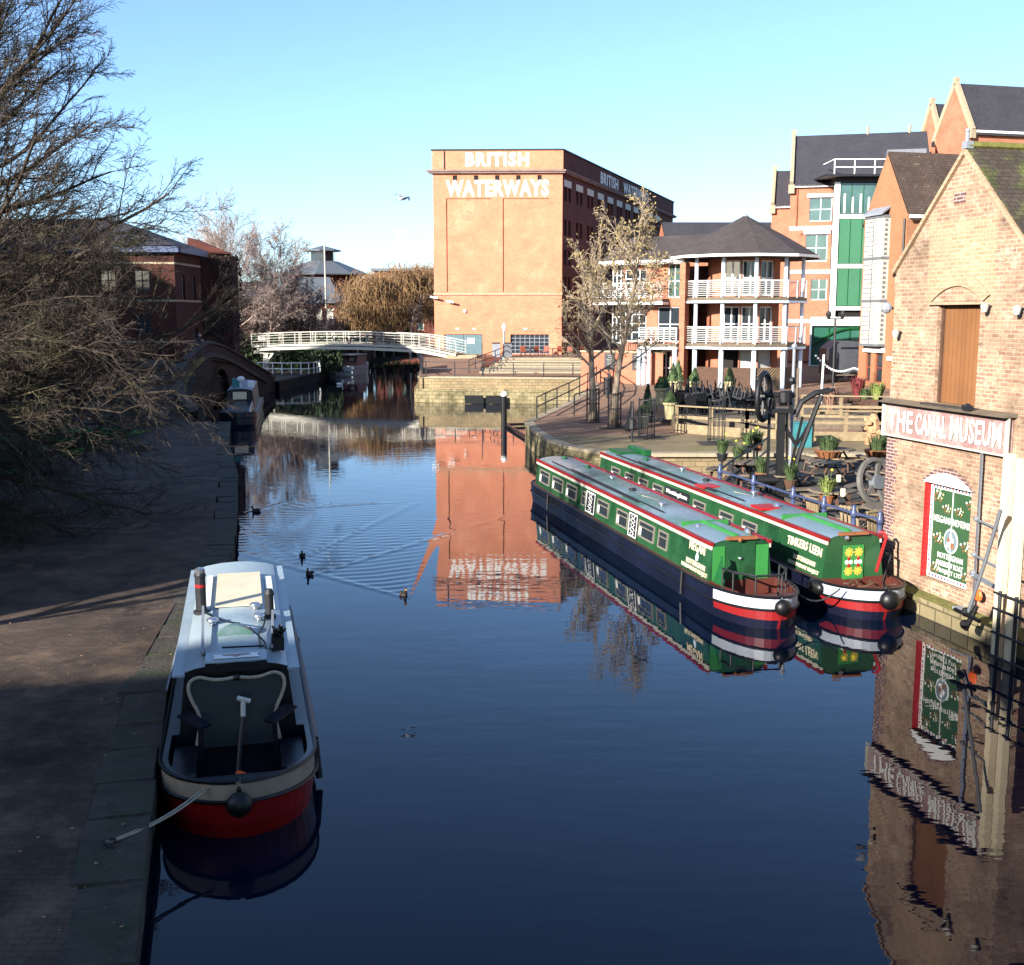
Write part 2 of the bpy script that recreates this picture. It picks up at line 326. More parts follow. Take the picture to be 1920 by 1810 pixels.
# ================================================================== SETTING: water, banks, ground
DUCKS = [((-8.4, 36.18), (-.55, -.6)), ((-5.59, 29.24), (.15, -1)), ((-5.03, 27.14), (-.12, -1)), ((-2.49, 25.12), (.42, -1))]
def wake(x, y):
    z = 0.
    for i, ((dx, dy), h) in enumerate(DUCKS):
        L = math.hypot(*h); hx, hy = h[0] / L, h[1] / L
        al = -((x - dx) * hx + (y - dy) * hy); la = (x - dx) * -hy + (y - dy) * hx
        if al < -.3 or al > 9: continue
        a = (.010, .013, .015, .016)[i]; arm = .10 + .42 * al; wd = .10 + .035 * al; u = abs(la) - arm
        z += a * math.exp(-al / 6) * math.exp(-(u / wd) ** 2) * math.cos(u / wd * 2.2)
        if abs(la) < arm + .2 and al > .2:
            z += a * .38 * math.exp(-al / 5) * math.cos(2 * math.pi * (al - .15 * abs(la)) / .42) * min(1, (arm + .2 - abs(la)) / .5)
    return z
def lines(lo, hi, a, b, st, co):
    L = []; v = lo
    while v < a: L.append(v); v += co
    v = a
    while v < b: L.append(v); v += st
    v = b
    while v < hi: L.append(v); v += co
    return L + [hi]
mb = MB(); xs = lines(-40, 60, -10.5, 1.2, .085, 6); ys = lines(-12, 260, 24.2, 38.5, .085, 12)
for y in ys:
    for x in xs:
        inside = -10.4 < x < 1.1 and 24.3 < y < 38.3
        mb.v.append((x, y, wake(x, y) * min(1, (x + 10.4) * 2, (1.1 - x) * 2, (y - 24.3) * 2, (38.3 - y) * 2) if inside else 0.))
k = len(xs)
for i in range(len(ys) - 1):
    for j in range(k - 1): mb.f.append([i * k + j, i * k + j + 1, (i + 1) * k + j + 1, (i + 1) * k + j]); mb.m.append(0)
m = bpy.data.materials.new('water'); m.use_nodes = True; t = m.node_tree; N = t.nodes; b = N['Principled BSDF']
b.inputs['Base Color'].default_value = (.001, .004, .013, 1); b.inputs['Roughness'].default_value = .012; b.inputs['IOR'].default_value = 1.333
tc = N.new('ShaderNodeTexCoord'); mp = N.new('ShaderNodeMapping'); mp.inputs['Scale'].default_value = (.55, 1.5, 1)
n1 = N.new('ShaderNodeTexNoise'); n1.inputs['Scale'].default_value = 1.3; n1.inputs['Detail'].default_value = 3
n2 = N.new('ShaderNodeTexNoise'); n2.inputs['Scale'].default_value = .09; n2.inputs['Detail'].default_value = 2     # calm and ruffled areas
rr = N.new('ShaderNodeMapRange'); rr.inputs['From Min'].default_value = .38; rr.inputs['From Max'].default_value = .68; rr.inputs['To Min'].default_value = .25; rr.inputs['To Max'].default_value = 1.0
bp = N.new('ShaderNodeBump'); bp.inputs['Distance'].default_value = .012
mu = N.new('ShaderNodeMath'); mu.operation = 'MULTIPLY'; mu.inputs[1].default_value = .55
for a, c in ((tc.outputs['Object'], mp.inputs[0]), (mp.outputs[0], n1.inputs['Vector']), (tc.outputs['Object'], n2.inputs['Vector']), (n2.outputs['Fac'], rr.inputs['Value']),
             (rr.outputs[0], mu.inputs[0]), (mu.outputs[0], bp.inputs['Strength']), (n1.outputs['Fac'], bp.inputs['Height']), (bp.outputs[0], b.inputs['Normal'])): t.links.new(a, c)
MATS['water'] = m
structure(mb.build('water', 'water', smooth=True))
mb = MB(); mb.quad((-1500, -600, -1.2), (1500, -600, -1.2), (1500, 2400, -1.2), (-1500, 2400, -1.2)); structure(mb.build('canal_bed', 'soil'))

LB = [(.2, -6), (-1.3, 0), (-3.46, 9.35), (-5.4, 16.7), (-7.1, 28), (-10.4, 42), (-13.0, 51), (-15.4, 61), (-17.0, 62.2), (-18.6, 66), (-19.8, 72), (-20.1, 77), (-20.1, 84), (-19.8, 90), (-19.6, 94.5), (-18.8, 106), (-20.6, 136), (-20, 165), (-15, 195), (0, 205), (60, 210)]
TZ = .6
def interp(T, x):
    for (a, b), (c, d) in zip(T, T[1:]):
        if a <= x <= c: return b + (d - b) * (x - a) / (c - a)
    return T[0][1] if x < T[0][0] else T[-1][1]
TOWZ = [(0, .6), (62, .6), (66, 1.25), (72, 2.6), (77, 3.35), (84, 2.7), (90, 1.5), (95, .75), (106, .75), (300, .9)]
def leftx(y): return interp([(q[1], q[0]) for q in LB[:19]], y)
# towpath deck (brick near, dirt far) and the land behind it
rows = []
ys2 = [-12, -6, 0, 5, 9.35, 13, 16.7, 22, 28, 35, 42, 51, 56, 60]
mb = MB()
for y in ys2: e = leftx(y) - .62; rows.append([(e, y, TZ), (e - 3, y, TZ), (-18 + (y - 30) * .0 if e - 3 > -17 else e - 6, y, TZ), (-60, y, TZ + .004)])
mb.sheet(rows); structure(mb.build('towpath', 'path_brick'))
rows = []; mb = MB()
for y in [60, 62.2, 66, 69, 72, 74.5, 77, 80, 84, 87, 90, 92.5, 94.5, 100, 106, 120, 136, 150, 165, 195, 205]:
    z = interp(TOWZ, y); e = leftx(y) - (.62 if y < 62 or y > 95 else .4)
    rows.append([(e, y, z), (e - 2.2, y, z), (e - 4.5, y, z), (e - 9, y, max(.6, z * .6)), (-90, y, 1.2)])
mb.sheet(rows); structure(mb.build('towpath_ramp', 'path_dirt'))
# grass verge on the left
mb = MB(); mb.sheet([[(-18.2 - .3 * math.sin(y), y, TZ + .05), (-20, y, TZ + .16), (-60, y, TZ + .5)] for y in (30, 33, 36, 39, 42, 45, 48, 52, 56)])
go = mb.build('grass_verge', 'grass'); structure(go)
mb = MB(); rg = random.Random(3)
for i in range(4500):
    x = -18.1 - rg.random() ** 1.5 * 9; y = 31 + rg.random() * 24; a = rg.random() * 6.28; h = .08 + rg.random() * .12; z0 = TZ + .05 + min(.12, max(0, (-18.2 - x) * .06))
    mb.add([(x, y, z0), (x + .03 * math.cos(a), y + .03 * math.sin(a), z0), (x + .06 * math.cos(a + 1), y + .06 * math.sin(a + 1), z0 + h)], [(0, 1, 2)])
tag(mb.build('grass', 'grass'), 'short green grass beside the shaded towpath', 'grass', kind='stuff')
rg = random.Random(23); mb = MB()
for i in range(420):
    y = 8 + rg.random() ** 1.3 * 40; x = leftx(y) - .1 - rg.random() ** 1.5 * 7; a = rg.random() * 6.28; s_ = rg.uniform(.015, .04); z0 = TZ + .036
    mb.add([(x, y, z0), (x + s_ * math.cos(a), y + s_ * math.sin(a), z0 + rg.random() * .015), (x + s_ * math.cos(a + .9) * 1.3, y + s_ * math.sin(a + .9) * 1.3, z0), (x + s_ * math.cos(a + 1.8), y + s_ * math.sin(a + 1.8), z0 + rg.random() * .015)], [(0, 1, 2, 3)], i % 3)
tag(mb.build('fallen_leaves', ['wood_carve', 'timber_dk', 'soil']), 'scattered dead leaves on the near towpath', 'fallen leaves', kind='stuff')
# left canal wall with its row of rough coping stones
q = thing('canal_wall', 'dark stone canal wall with rough coping blocks along the left towpath', 'canal wall', (-10.4, 42, 0))
mb = MB(); P = LB[:8]
for (a, b), (c, d) in zip(P, P[1:]):
    mb.quad((a, b, -1), (c, d, -1), (c, d, TZ - .16), (a, b, TZ - .16))
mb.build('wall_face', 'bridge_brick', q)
mb = MB(); rg = random.Random(5)
for (a, b), (c, d) in zip(P, P[1:]):
    L = math.hypot(c - a, d - b); s = 0; u = Vector((c - a, d - b, 0)) / L; nrm = Vector((-u.y, u.x, 0))
    if nrm.x > 0: nrm = -nrm
    while s < L - .1:
        l = min(L - s, .7 + rg.random() * .9); w_ = .6 + rg.random() * .14; zt = TZ + rg.uniform(-.015, .03); o1 = rg.uniform(-.03, .04)
        p0 = Vector((a, b, 0)) + u * (s + .012) - nrm * (.03 + o1); p1 = p0 + u * (l - .03); p2 = p1 + nrm * w_; p3 = p0 + nrm * (w_ + rg.uniform(-.05, .05))
        e = .03
        mb.add([(p0.x, p0.y, TZ - .3), (p1.x, p1.y, TZ - .3), (p2.x, p2.y, TZ - .3), (p3.x, p3.y, TZ - .3)] + [((p.x * (1 - e) + (p0 + p2).x / 2 * e), (p.y * (1 - e) + (p0 + p2).y / 2 * e), zt + rg.uniform(-.008, .008)) for p in (p0, p1, p2, p3)] + [(p.x, p.y, zt - .04) for p in (p0, p1, p2, p3)],
               [(4, 5, 6, 7), (0, 1, 9, 8), (1, 2, 10, 9), (2, 3, 11, 10), (3, 0, 8, 11), (8, 9, 5, 4), (9, 10, 6, 5), (10, 11, 7, 6), (11, 8, 4, 7)])
        s += l
mb.build('coping', 'cope_stone', q)
mb = MB()
for (a, b), (c, d) in zip(LB[14:20], LB[15:21]):
    mb.quad((a, b, -1), (c, d, -1), (c, d, .76), (a, b, .76)); u = unit((a, b), (c, d))
    mb.ext([(a, b, .72), (c, d, .72), (c - u.y * .5, d + u.x * .5, .72), (a - u.y * .5, b + u.x * .5, .72)], (0, 0, .12))
tag(mb.build('far_canal_wall', 'bridge_brick'), 'low far canal wall curving beyond the white footbridge', 'canal wall')

# right bank: height of the plaza against distance
PZ = [(0, .8), (44, .95), (51, 1.0), (70, 1.65), (82.4, 1.9), (86, 1.95), (100, 2.68), (300, 2.7)]
def zg(y): return interp(PZ, y)
RQ = [(14.5, 43.9), (9, 43.9), (4.6, 44.2), (3.2, 45), (2.2, 46.6), (1.5, 49), (.95, 52.5), (.65, 55.4), (1.3, 57.5), (2.9, 63), (5.1, 72), (5.6, 78.2)]       # quay edge at the mooring and up the ramp
rows = []
for y in [43.9, 44.2, 45, 46.6, 49, 50.5, 52.5, 55.4, 57.5, 60, 63, 67.5, 72, 75, 78.2]:
    e = interp([(q_[1], q_[0]) for q_ in RQ[1:]], y) if y > 43.95 else 9
    if y <= 43.95: e = 4.9
    z = zg(y); rows.append([(e + .35, y, z), (e + 2.5, y, z), (e + 6, y, z), (22, y, z), (36, y, z), (70, y, z)])
mb = MB(); mb.sheet(rows[:6]); structure(mb.build('quay_path', 'quay_top'))
mb = MB(); mb.sheet(rows[5:]); structure(mb.build('plaza', 'paving'))
mb = MB(); mb.sheet([[(x, y, zg(y)) for x in (-6.9 - (y - 82.4) * .06, -2, 3, 9, 22, 70)] for y in (82.4, 86)])
mb.sheet([[(5.95, y, zg(y)), (9, y, zg(y)), (22, y, zg(y)), (70, y, zg(y))] for y in (78.2, 82.4)])
mb.sheet([[(x, y, zg(y) if x < -2.4 else 2.68) for x in (-7.1 - (y - 86) * .06, -2.5)] for y in (86, 92, 100)])
mb.sheet([[(7.5, y, zg(y)), (22, y, zg(y)), (70, y, zg(y))] for y in (86, 100)])
mb.sheet([[(-8.3, y, 2.68), (8, y, 2.68), (70, y, 2.68)] for y in (100, 106, 200)])
structure(mb.build('upper_plaza', 'paving'))
q = thing('quay_wall', 'mossy pale stone quay wall round the mooring in front of the street trees', 'quay wall', (3, 46, 0))
mb = MB()
for (a, b), (c, d) in zip(RQ, RQ[1:]): mb.quad((a, b, -1), (c, d, -1), (c, d, zg(d) - .1), (a, b, zg(b) - .1))
mb.build('wall_face', 'stone_wall', q); mb = MB()
for (a, b), (c, d) in zip(RQ[1:], RQ[2:]):
    u = unit((a, b), (c, d)); mb.ext([(a - u.y * .04, b + u.x * .04, zg(b) - .12), (c - u.y * .04, d + u.x * .04, zg(d) - .12), (c + u.y * .4, d - u.x * .4, zg(d) - .12), (a + u.y * .4, b - u.x * .4, zg(b) - .12)], (0, 0, .14))
mb.build('coping', 'stone_trim', q)
# the upper quay below the steps: stone base, brick-and-stone upper course
q = thing('upper_quay_wall', 'two-tier yellow stone quay wall below the railed plaza steps', 'quay wall', (-2, 82, 0))
PW = [(-8.2, 104), (-7.6, 90), (-7.25, 83.2), (-6.9, 82.35), (-5.5, 82.0), (5.9, 80.2), (5.9, 78)]
mb = MB(); mu_ = MB(); cp = MB()
for (a, b), (c, d) in zip(PW, PW[1:]):
    mb.quad((a, b, -1), (c, d, -1), (c, d, 1.0), (a, b, 1.0)); u = unit((a, b), (c, d)); o = Vector((-u.y, u.x)) * .35
    mb.quad((a, b, 1.0), (c, d, 1.0), (c + o.x, d + o.y, 1.0), (a + o.x, b + o.y, 1.0))
    mu_.quad((a + o.x, b + o.y, 1.0), (c + o.x, d + o.y, 1.0), (c + o.x, d + o.y, 1.78), (a + o.x, b + o.y, 1.78))
    cp.ext([(a + o.x * .8, b + o.y * .8, 1.78), (c + o.x * .8, d + o.y * .8, 1.78), (c + o.x * 2.4, d + o.y * 2.4, 1.78), (a + o.x * 2.4, b + o.y * 2.4, 1.78)], (0, 0, .13))
mb.build('lower_course', 'stone_wall', q); mu_.build('upper_course', 'garden_wall', q); cp.build('coping', 'stone_trim', q)
for x in (-2.75, -1.2):
    g = MB(); y = 81.5 - (x + 5.5) * .158
    g.box(x - .68, x + .68, y - .1, y - .02, .02, .62); g.build('outfall', 'black', q)
# steps
q = thing('plaza_steps', 'broad stone steps climbing to the warehouse terrace', 'steps', (2, 86, 1.95))
ns = 6
for i in range(ns):
    mb = MB(); y0 = 86 + i * 2.2; z = 1.95 + (2.68 - 1.95) * (i + 1) / ns
    mb.box(-2.5 + i * .35, 7.5, y0, y0 + (2.2 if i < ns - 1 else 3.1), 1.5, z); mb.build('step', 'stone_trim', q)
# lower garden, between the boats and the wall
mb = MB(); mb.prism([(9.3, 25.6), (8.5, 25.6), (8.3, 26.6), (6.35, 33.5), (6.9, 36.5), (8.6, 43.88), (30, 43.88), (30, 25.6)], -1, .72); structure(mb.build('garden_ground', 'asphalt'))
mb = MB(); mb.wall(4.7, 30, -.5, .86, m=0, y=43.88); mb.box(4.75, 30, 43.7, 44.3, .86, 1.0, 1)
tag(mb.build('retaining_wall', ['garden_wall', 'stone_trim']), 'pale yellow stone retaining wall behind the picnic tables', 'wall')
# land beyond everything, out to the horizon
mb = MB()
mb.quad((-1500, -600, .3), (-59, -600, .3), (-59, 2400, .3), (-1500, 2400, .3)); mb.quad((69, -600, .7), (1500, -600, .7), (1500, 2400, .7), (69, 2400, .7)); mb.quad((-59, 204, .9), (69, 204, .9), (69, 2400, .9), (-59, 2400, .9))
mb.quad((30, -600, .7), (69, -600, .7), (69, 43.9, .7), (30, 43.9, .7))
structure(mb.build('ground', 'soil'))

# ================================================================== BUILDINGS
def slabroof(M, poly, th, name, mt, parent):               # a roof plane: outline in the wall frame, thickened downward
    mb = MB(M); mb.ext(poly, (0, 0, -th)); return mb.build(name, mt, parent)
# ---- the big warehouse
bw = thing('warehouse', 'tall flat-topped brick warehouse with huge white painted lettering', 'warehouse', (-1, 106, 2.6))
A, d = (-7.3, 106.4), unit((-7.3, 106.4), (4.65, 106)); M = WM(A, d); Wd = 11.96; D2 = 51.5
Bs, dside = (4.65, 106.), unit((4.65, 106), (21.7, 154.6)); M2 = WM(Bs, dside)
mb = MB(M)
mb.wall(0, Wd, 2.6, 8.2, [(.92, 4.49, 2.6, 4.55), (7.15, 10.8, 2.75, 4.55)], .25)
pan = [(1.2, 5.4, 8.5, 17.02), (6.45, 10.7, 8.5, 17.02)]
vents = [(x - .2, x + .2, 18.62, 19.08) for x in (2.05, 4.0, 5.95, 7.9, 9.85)]
mb.wall(0, Wd, 8.2, 19.4, pan + vents, .11)
for a, b_, c, e in pan: mb.quad((a, .11, c), (b_, .11, c), (b_, .11, e), (a, .11, e))
for a, b_, c, e in vents: mb.quad((a, .11, c), (b_, .11, c), (b_, .11, e), (a, .11, e), 1)
mb.quad((7.15, .25, 2.75), (10.8, .25, 2.75), (10.8, .25, 4.55), (7.15, .25, 4.55), 1)
mb.build('wall', ['bw_brick', 'interior'], bw); mb = MB(M)
holes = []
WR = [(16.85, 18.1), (13.7, 15.15), (11.0, 12.4), (8.6, 9.9), (5.6, 7.2)]
for zz in WR:
    for i in range(11):
        t = .55 + i * 4.0
        if t + 2.3 < 46: holes += [(t, t + .85, zz[0], zz[1]), (t + 1.35, t + 2.2, zz[0], zz[1])]
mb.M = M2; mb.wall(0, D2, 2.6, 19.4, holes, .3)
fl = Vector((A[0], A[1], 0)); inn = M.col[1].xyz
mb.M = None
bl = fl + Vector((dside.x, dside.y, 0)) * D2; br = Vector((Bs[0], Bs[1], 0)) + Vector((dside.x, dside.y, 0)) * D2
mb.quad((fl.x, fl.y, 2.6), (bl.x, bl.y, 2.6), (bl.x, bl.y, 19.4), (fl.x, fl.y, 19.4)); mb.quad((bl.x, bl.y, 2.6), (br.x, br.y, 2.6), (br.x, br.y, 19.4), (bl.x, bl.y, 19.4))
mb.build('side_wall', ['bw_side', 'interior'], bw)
c0 = [(fl.x, fl.y), (Bs[0], Bs[1]), (br.x, br.y), (bl.x, bl.y)]
def grown(P, e):
    cx = sum(p[0] for p in P) / 4; cy = sum(p[1] for p in P) / 4; out = []
    n = len(P)
    for i in range(n):
        u = unit(P[i - 1], P[i]); v = unit(P[i], P[(i + 1) % n]); o = Vector((u.y, -u.x)) + Vector((v.y, -v.x))
        o = o / max(.3, (1 + u.dot(v))); out.append((P[i][0] + o.x * e, P[i][1] + o.y * e))
    return out
mb = MB(); mb.prism(grown(c0, .42), 19.4, 19.55); mb.prism(grown(c0, .3), 19.25, 19.4); mb.build('cornice', 'mus_quoin', bw)
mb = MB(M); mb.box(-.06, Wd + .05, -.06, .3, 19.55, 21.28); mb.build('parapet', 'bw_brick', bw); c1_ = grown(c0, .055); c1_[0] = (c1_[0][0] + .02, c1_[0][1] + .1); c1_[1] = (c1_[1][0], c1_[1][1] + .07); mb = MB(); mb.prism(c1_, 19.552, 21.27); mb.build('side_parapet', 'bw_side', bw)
mb = MB(); mb.prism(grown(c0, .12), 21.28, 21.42); mb.build('parapet_coping', 'cope_dark', bw)
mb = MB(M); mb.box(-.06, Wd + .06, -.1, .0, 8.2, 8.4); mb.build('string_course', 'stone_trim', bw)
mb = MB(M)
mb.text('BRITISH', 5.95, 19.86, 1.28, 5.85, y=-.09, ext=.03, off=.042); mb.text('WATERWAYS', 5.95, 17.18, 1.5, 9.5, y=-.02, ext=.03, off=.042)
mb.build('lettering', 'letter', bw)
mb = MB(M2); mb.text('BRITISH', 17, 19.75, 1.2, 7.4, y=-.09, ext=.03, off=.03); mb.text('WATERWAYS', 29.5, 19.75, 1.2, 12.8, y=-.09, ext=.03, off=.03)
mb.build('side_lettering', 'letter', bw)
for i, h in enumerate(holes):
    if i < 92: window(bw, M2, h[0], h[1], h[2], h[3], .28, 1, 2, 'mid_grey')
mb = MB(M2)
for zz in WR[:1]:
    for i in range(11): mb.box(.45 + i * 4, 2.85 + i * 4, -.03, 0, 18.14, 18.75)
mb.build('window_lintels', 'blind', bw)
for a in (.95, 2.72):
    mb = MB(M); mb.box(a, a + 1.73, .1, .2, 2.62, 4.5); o = mb.build('door', 'door_teal', bw)
    if a > 2: mb = MB(M); mb.box(a + .35, a + 1.05, .08, .098, 3.7, 4.2); mb.build('notice', 'white', o)
    else: mb = MB(M); mb.bar((a + 1.5, .07, 3.4), (a + 1.5, .07, 3.7), .04); mb.build('handle', 'iron', o)
g = window(bw, M, 7.15, 10.8, 2.75, 4.55, .2, 8, 5, 'lead', name='grille_window', b=.05)
mb = MB(M)
for x in (2.0, 3.6, 8.4): mb.box(x, x + .32, -.03, 0, 5.02, 5.14)
mb.lathe((2.9, -.02, 6.6), [(.16, 0), (.16, .26)], 10); mb.build('wall_plates', 'white', bw)
for x, z in ((.0, 8.0), (1.5, 7.6)):
    mb = MB(M); mb.bar((x, -.02, z), (x + .1, -.5, z + .05), .06); mb.bar((x - .3, -.45, z + .05), (x + .4, -.55, z - .08), .16); mb.build('security_camera', 'white', bw)
mb = MB(M); mb.tube([(1.05, -.14, 19.6), (1.05, -.14, 21.25)], .05, 6); mb.build('drainpipe', 'iron', bw)
mb = MB(); mb.tube([(18.0, 150, 21.4), (18, 150, 23)], .03, 4); mb.bar((17.4, 150, 22.8), (18.6, 150, 22.5), .04); mb.build('aerial', 'grey_metal', bw)

# ---- the museum gable
mu = thing('museum_building', 'sunlit brick gable with a boarded loading door and a museum sign', 'building', (9, 24, .4))
A, d = (8.6, 25.5), (.2425, -.970); M = WM(A, d); w_, ze, ap, za, dp = 4.62, 7.3, 2.28, 9.6, 9.0
mb = MB(M)
H1 = [(1.62, 3.02, 4.54, 6.62), (1.5, 3.1, .72, 2.82)]
mb.wall(0, w_, .3, ze, H1, .22)
def arch(x0, x1, z0, zc, n=10): return [(x0 + (x1 - x0) * i / n, z0 + (zc - z0) * (1 - (2 * i / n - 1) ** 2)) for i in range(n + 1)]
# segmental heads above the two openings, sunk into the face
mb.add([(0, 0, ze), (w_, 0, ze), (ap, 0, za)], [(0, 1, 2)])
mb.quad((0, 0, .3), (0, dp, .3), (0, dp, ze), (0, 0, ze)); mb.quad((w_, 0, .3), (w_, dp, .3), (w_, dp, ze), (w_, 0, ze)); mb.quad((0, dp, .3), (w_, dp, .3), (w_, dp, ze), (0, dp, ze)); mb.add([(0, dp, ze), (w_, dp, ze), (ap, dp, za)], [(0, 1, 2)])
mb.box(-.01, .18, -.012, -.003, 6.9, ze - .05); mb.box(1.1, 1.58, -.012, -.003, 5.0, 5.4)
mb.build('wall', 'mus_brick', mu)
mb = MB(M)                                               # pale brick panel with arch above the upper door
mb.wall(1.2, 3.4, 6.63, 8.3, [], 0, y=-.004)
A1 = arch(1.42, 3.12, 6.66, 6.98); A2 = arch(1.22, 3.32, 6.78, 7.26)
for (p, q), (r_, s_) in zip(zip(A1, A2), zip(A1[1:], A2[1:])):
    mb.add([(p[0], -.05, p[1]), (r_[0], -.05, r_[1]), (s_[0], -.05, s_[1]), (q[0], -.05, q[1]), (p[0], .02, p[1]), (r_[0], .02, r_[1]), (s_[0], .02, s_[1]), (q[0], .02, q[1])], [(0, 1, 2, 3), (0, 4, 5, 1), (2, 6, 7, 3)])
mb.build('arch_panel', 'mus_pale', mu)
mb = MB(M); P = arch(1.44, 3.10, 6.66, 6.95); mb.ext([(x, -.032, z) for x, z in P], (0, .008, 0)); mb.build('arch_shade_recess', 'mus_brick', mu)
mb = MB(M); mb.box(1.36, 3.16, -.06, 0, 6.60, 6.655); mb.build('lintel', 'stone_trim', mu)
mb = MB(M); mb.box(1.63, 3.01, .14, .2, 4.55, 6.6); o = mb.build('loading_door', 'copper', mu)
mb = MB(M); mb.box(1.625, 1.70, .09, .139, 4.56, 6.59); mb.box(2.94, 3.005, .09, .139, 4.56, 6.59); mb.build('door_frame', 'timber_dk', o)
mb = MB(M); mb.box(1.4, 3.2, -.16, .0, 4.46, 4.535); mb.build('sill', 'cope_dark', mu)
# boarded lower door with its painted banner
A1 = arch(1.46, 3.14, 2.83, 3.10); A2 = arch(1.4, 3.2, 2.83, 3.22)
mb = MB(M)
for (p, q), (r_, s_) in zip(zip(A1, A2), zip(A1[1:], A2[1:])):
    mb.add([(p[0], -.03, p[1]), (r_[0], -.03, r_[1]), (s_[0], -.03, s_[1]), (q[0], -.03, q[1]), (q[0], .0, q[1]), (s_[0], .0, s_[1])], [(0, 1, 2, 3), (3, 2, 5, 4)])
mb.build('arch_ring', 'mus_quoin', mu)
mb = MB(M); mb.ext([(x, -.022, z) for x, z in A1], (0, .02, 0)); mb.build('lunette', 'white', mu)
mb = MB(M); mb.box(1.505, 1.515, .005, .215, .73, 2.81); mb.build('red_reveal', 'red', mu)
mb = MB(M); mb.box(1.52, 3.09, .16, .2, .73, 2.81); dr = mb.build('banner_door', 'sign_green', mu)
mb = MB(M)
def ring(a, b_, c, e, wd, y0, y1, m=0): mb.box(a, a + wd, y0, y1, c, e, m); mb.box(b_ - wd, b_, y0, y1, c, e, m); mb.box(a + wd, b_ - wd, y0, y1, c, c + wd, m); mb.box(a + wd, b_ - wd, y0, y1, e - wd, e, m)
ring(1.53, 3.08, .74, 2.8, .1, .145, .158)
for k_ in range(13):
    x = 1.62 + k_ * .108
    for z in (.79, 2.75): mb.box(x, x + .045, .138, .144, z - .025, z + .025, 1 + k_ % 2)
for k_ in range(17):
    z = .86 + k_ * .11; mb.box(1.56, 1.60, .138, .144, z, z + .045, 1 + k_ % 2)
mb.box(2.295, 2.305, .14, .158, .84, 2.7)
mb.build('banner_border', ['white', 'red', 'bluepaint'], dr)
mb = MB(M)
def rosette(x, z, s, m=0):
    for i in range(12):
        a = i * 2.39996; r_ = s * math.sqrt((i + .5) / 12); mb.ball((x + r_ * 1.35 * math.cos(a), .152, z + r_ * .8 * math.sin(a)), s * .2, 6, i % 3, (1, .25, 1))
for x, z, s in ((1.78, 2.55, .16), (2.9, 2.5, .14), (2.1, 2.3, .12), (2.52, 2.3, .12), (1.86, 1.63, .15), (2.8, 1.6, .15), (1.78, .98, .14), (2.86, .98, .13)): rosette(x, z, s)
mb.build('painted_flowers', ['white', 'terracotta', 'stone_pot'], dr)
mb = MB(M)
mb.text('MEGANANDTINK', 2.3, 1.98, .15, 1.26, y=.15, off=.008)
for i, (tx, wd) in enumerate((('NOTTINGHAM', .86), ('NARROW BOAT', .9), ('PROJECT LTD', .82))): mb.text(tx, 2.3, 1.22 - i * .17, .12, wd, y=.15, off=.008)
mb.build('lettering', 'letter', dr)
mb = MB(M); mb.lathe((0, 0, 0), [(.01, 0), (.01, .001)], 3)
P = [(2.3 + .235 * math.cos(a), .15, 1.64 + .27 * math.sin(a)) for a in [i * math.pi / 10 for i in range(20)]]; mb.ext(P, (0, .01, 0))
P = [(2.3 + .2 * math.cos(a), .142, 1.64 + .23 * math.sin(a)) for a in [i * math.pi / 10 for i in range(20)]]; mb.ext(P, (0, .006, 0), 1)
[mb.ball((2.3 + a_, .14, 1.62 + b2), r_, 8, k2_, sc3=(1, .1, 1.2)) for a_, b2, r_, k2_ in ((-.07, .04, .045, 2), (.07, .04, .045, 0), (-.07, -.07, .06, 0), (.07, -.07, .06, 2), (0, .13, .05, 0))]; mb.build('emblem', ['white', 'roof_paint', 'terracotta'], dr)
# the sign
sg = MB(M); sg.ext([(.06, -.14, 3.7), (4.24, -.14, 3.72), (4.24, -.14, 4.42), (.06, -.14, 4.42)], (0, .12, 0)); sgo = sg.build('museum_sign', 'sign_red', mu)
mb = MB(M); mb.box(-.02, .08, -.17, -.141, 3.68, 4.44); mb.box(4.2, 4.3, -.17, -.141, 3.70, 4.44); mb.box(.08, 4.2, -.158, -.142, 3.69, 3.73); mb.build('sign_frame', 'off_white', sgo)
mb = MB(M); mb.ext([(-.04, -.32, 4.45), (-.04, 0, 4.53), (-.04, 0, 4.45)], (4.36, 0, 0)); mb.build('sign_hood', 'timber_grey', sgo)
mb = MB(M); mb.text('THE', .72, 3.83, .47, .92, y=-.17, off=.02); mb.text('CANAL', 1.83, 3.83, .47, 1.08, y=-.17, off=.02); mb.text('MUSEUM', 3.3, 3.83, .5, 1.6, y=-.17, off=.02); mb.build('lettering', 'letter', sgo)
# quoins, vent, finial, wall lamps, ledge
mb = MB(M)
for i in range(21):
    z = .45 + i * .155; l = .28 if i % 2 else .42; mb.box(-.012, l, -.012, .25, z, z + .15)
mb.build('quoin', 'mus_quoin', mu)
mb = MB(M); mb.box(1.98, 2.34, -.02, .0, 8.66, 8.86); mb.build('vent', 'mus_quoin', mu)
mb = MB(M); mb.box(ap - .08, ap + .08, -.06, .1, za + .1, za + .24); mb.tube([(ap, 0, za + .24), (ap, 0, za + .42)], .04, 8); mb.ball((ap, 0, za + .45), .05); mb.build('finial', 'lead', mu)
for x, z in ((.35, 6.0), (3.35, 6.55), (4.3, 6.5)):
    mb = MB(M); mb.bar((x, 0, z), (x, -.14, z + .05), .03, m=1); mb.lathe((x, -.16, z - .1), [(.05, 0), (.08, .12), (.03, .17)], 8); mb.build('wall_lamp', ['blind', 'iron'], mu)
mb = MB(M); mb.ball((-.06, -.16, 6.55), .13); mb.bar((-.05, 0, 6.55), (-.06, -.1, 6.5), .05, m=1); mb.build('floodlight', ['lead', 'iron'], mu)
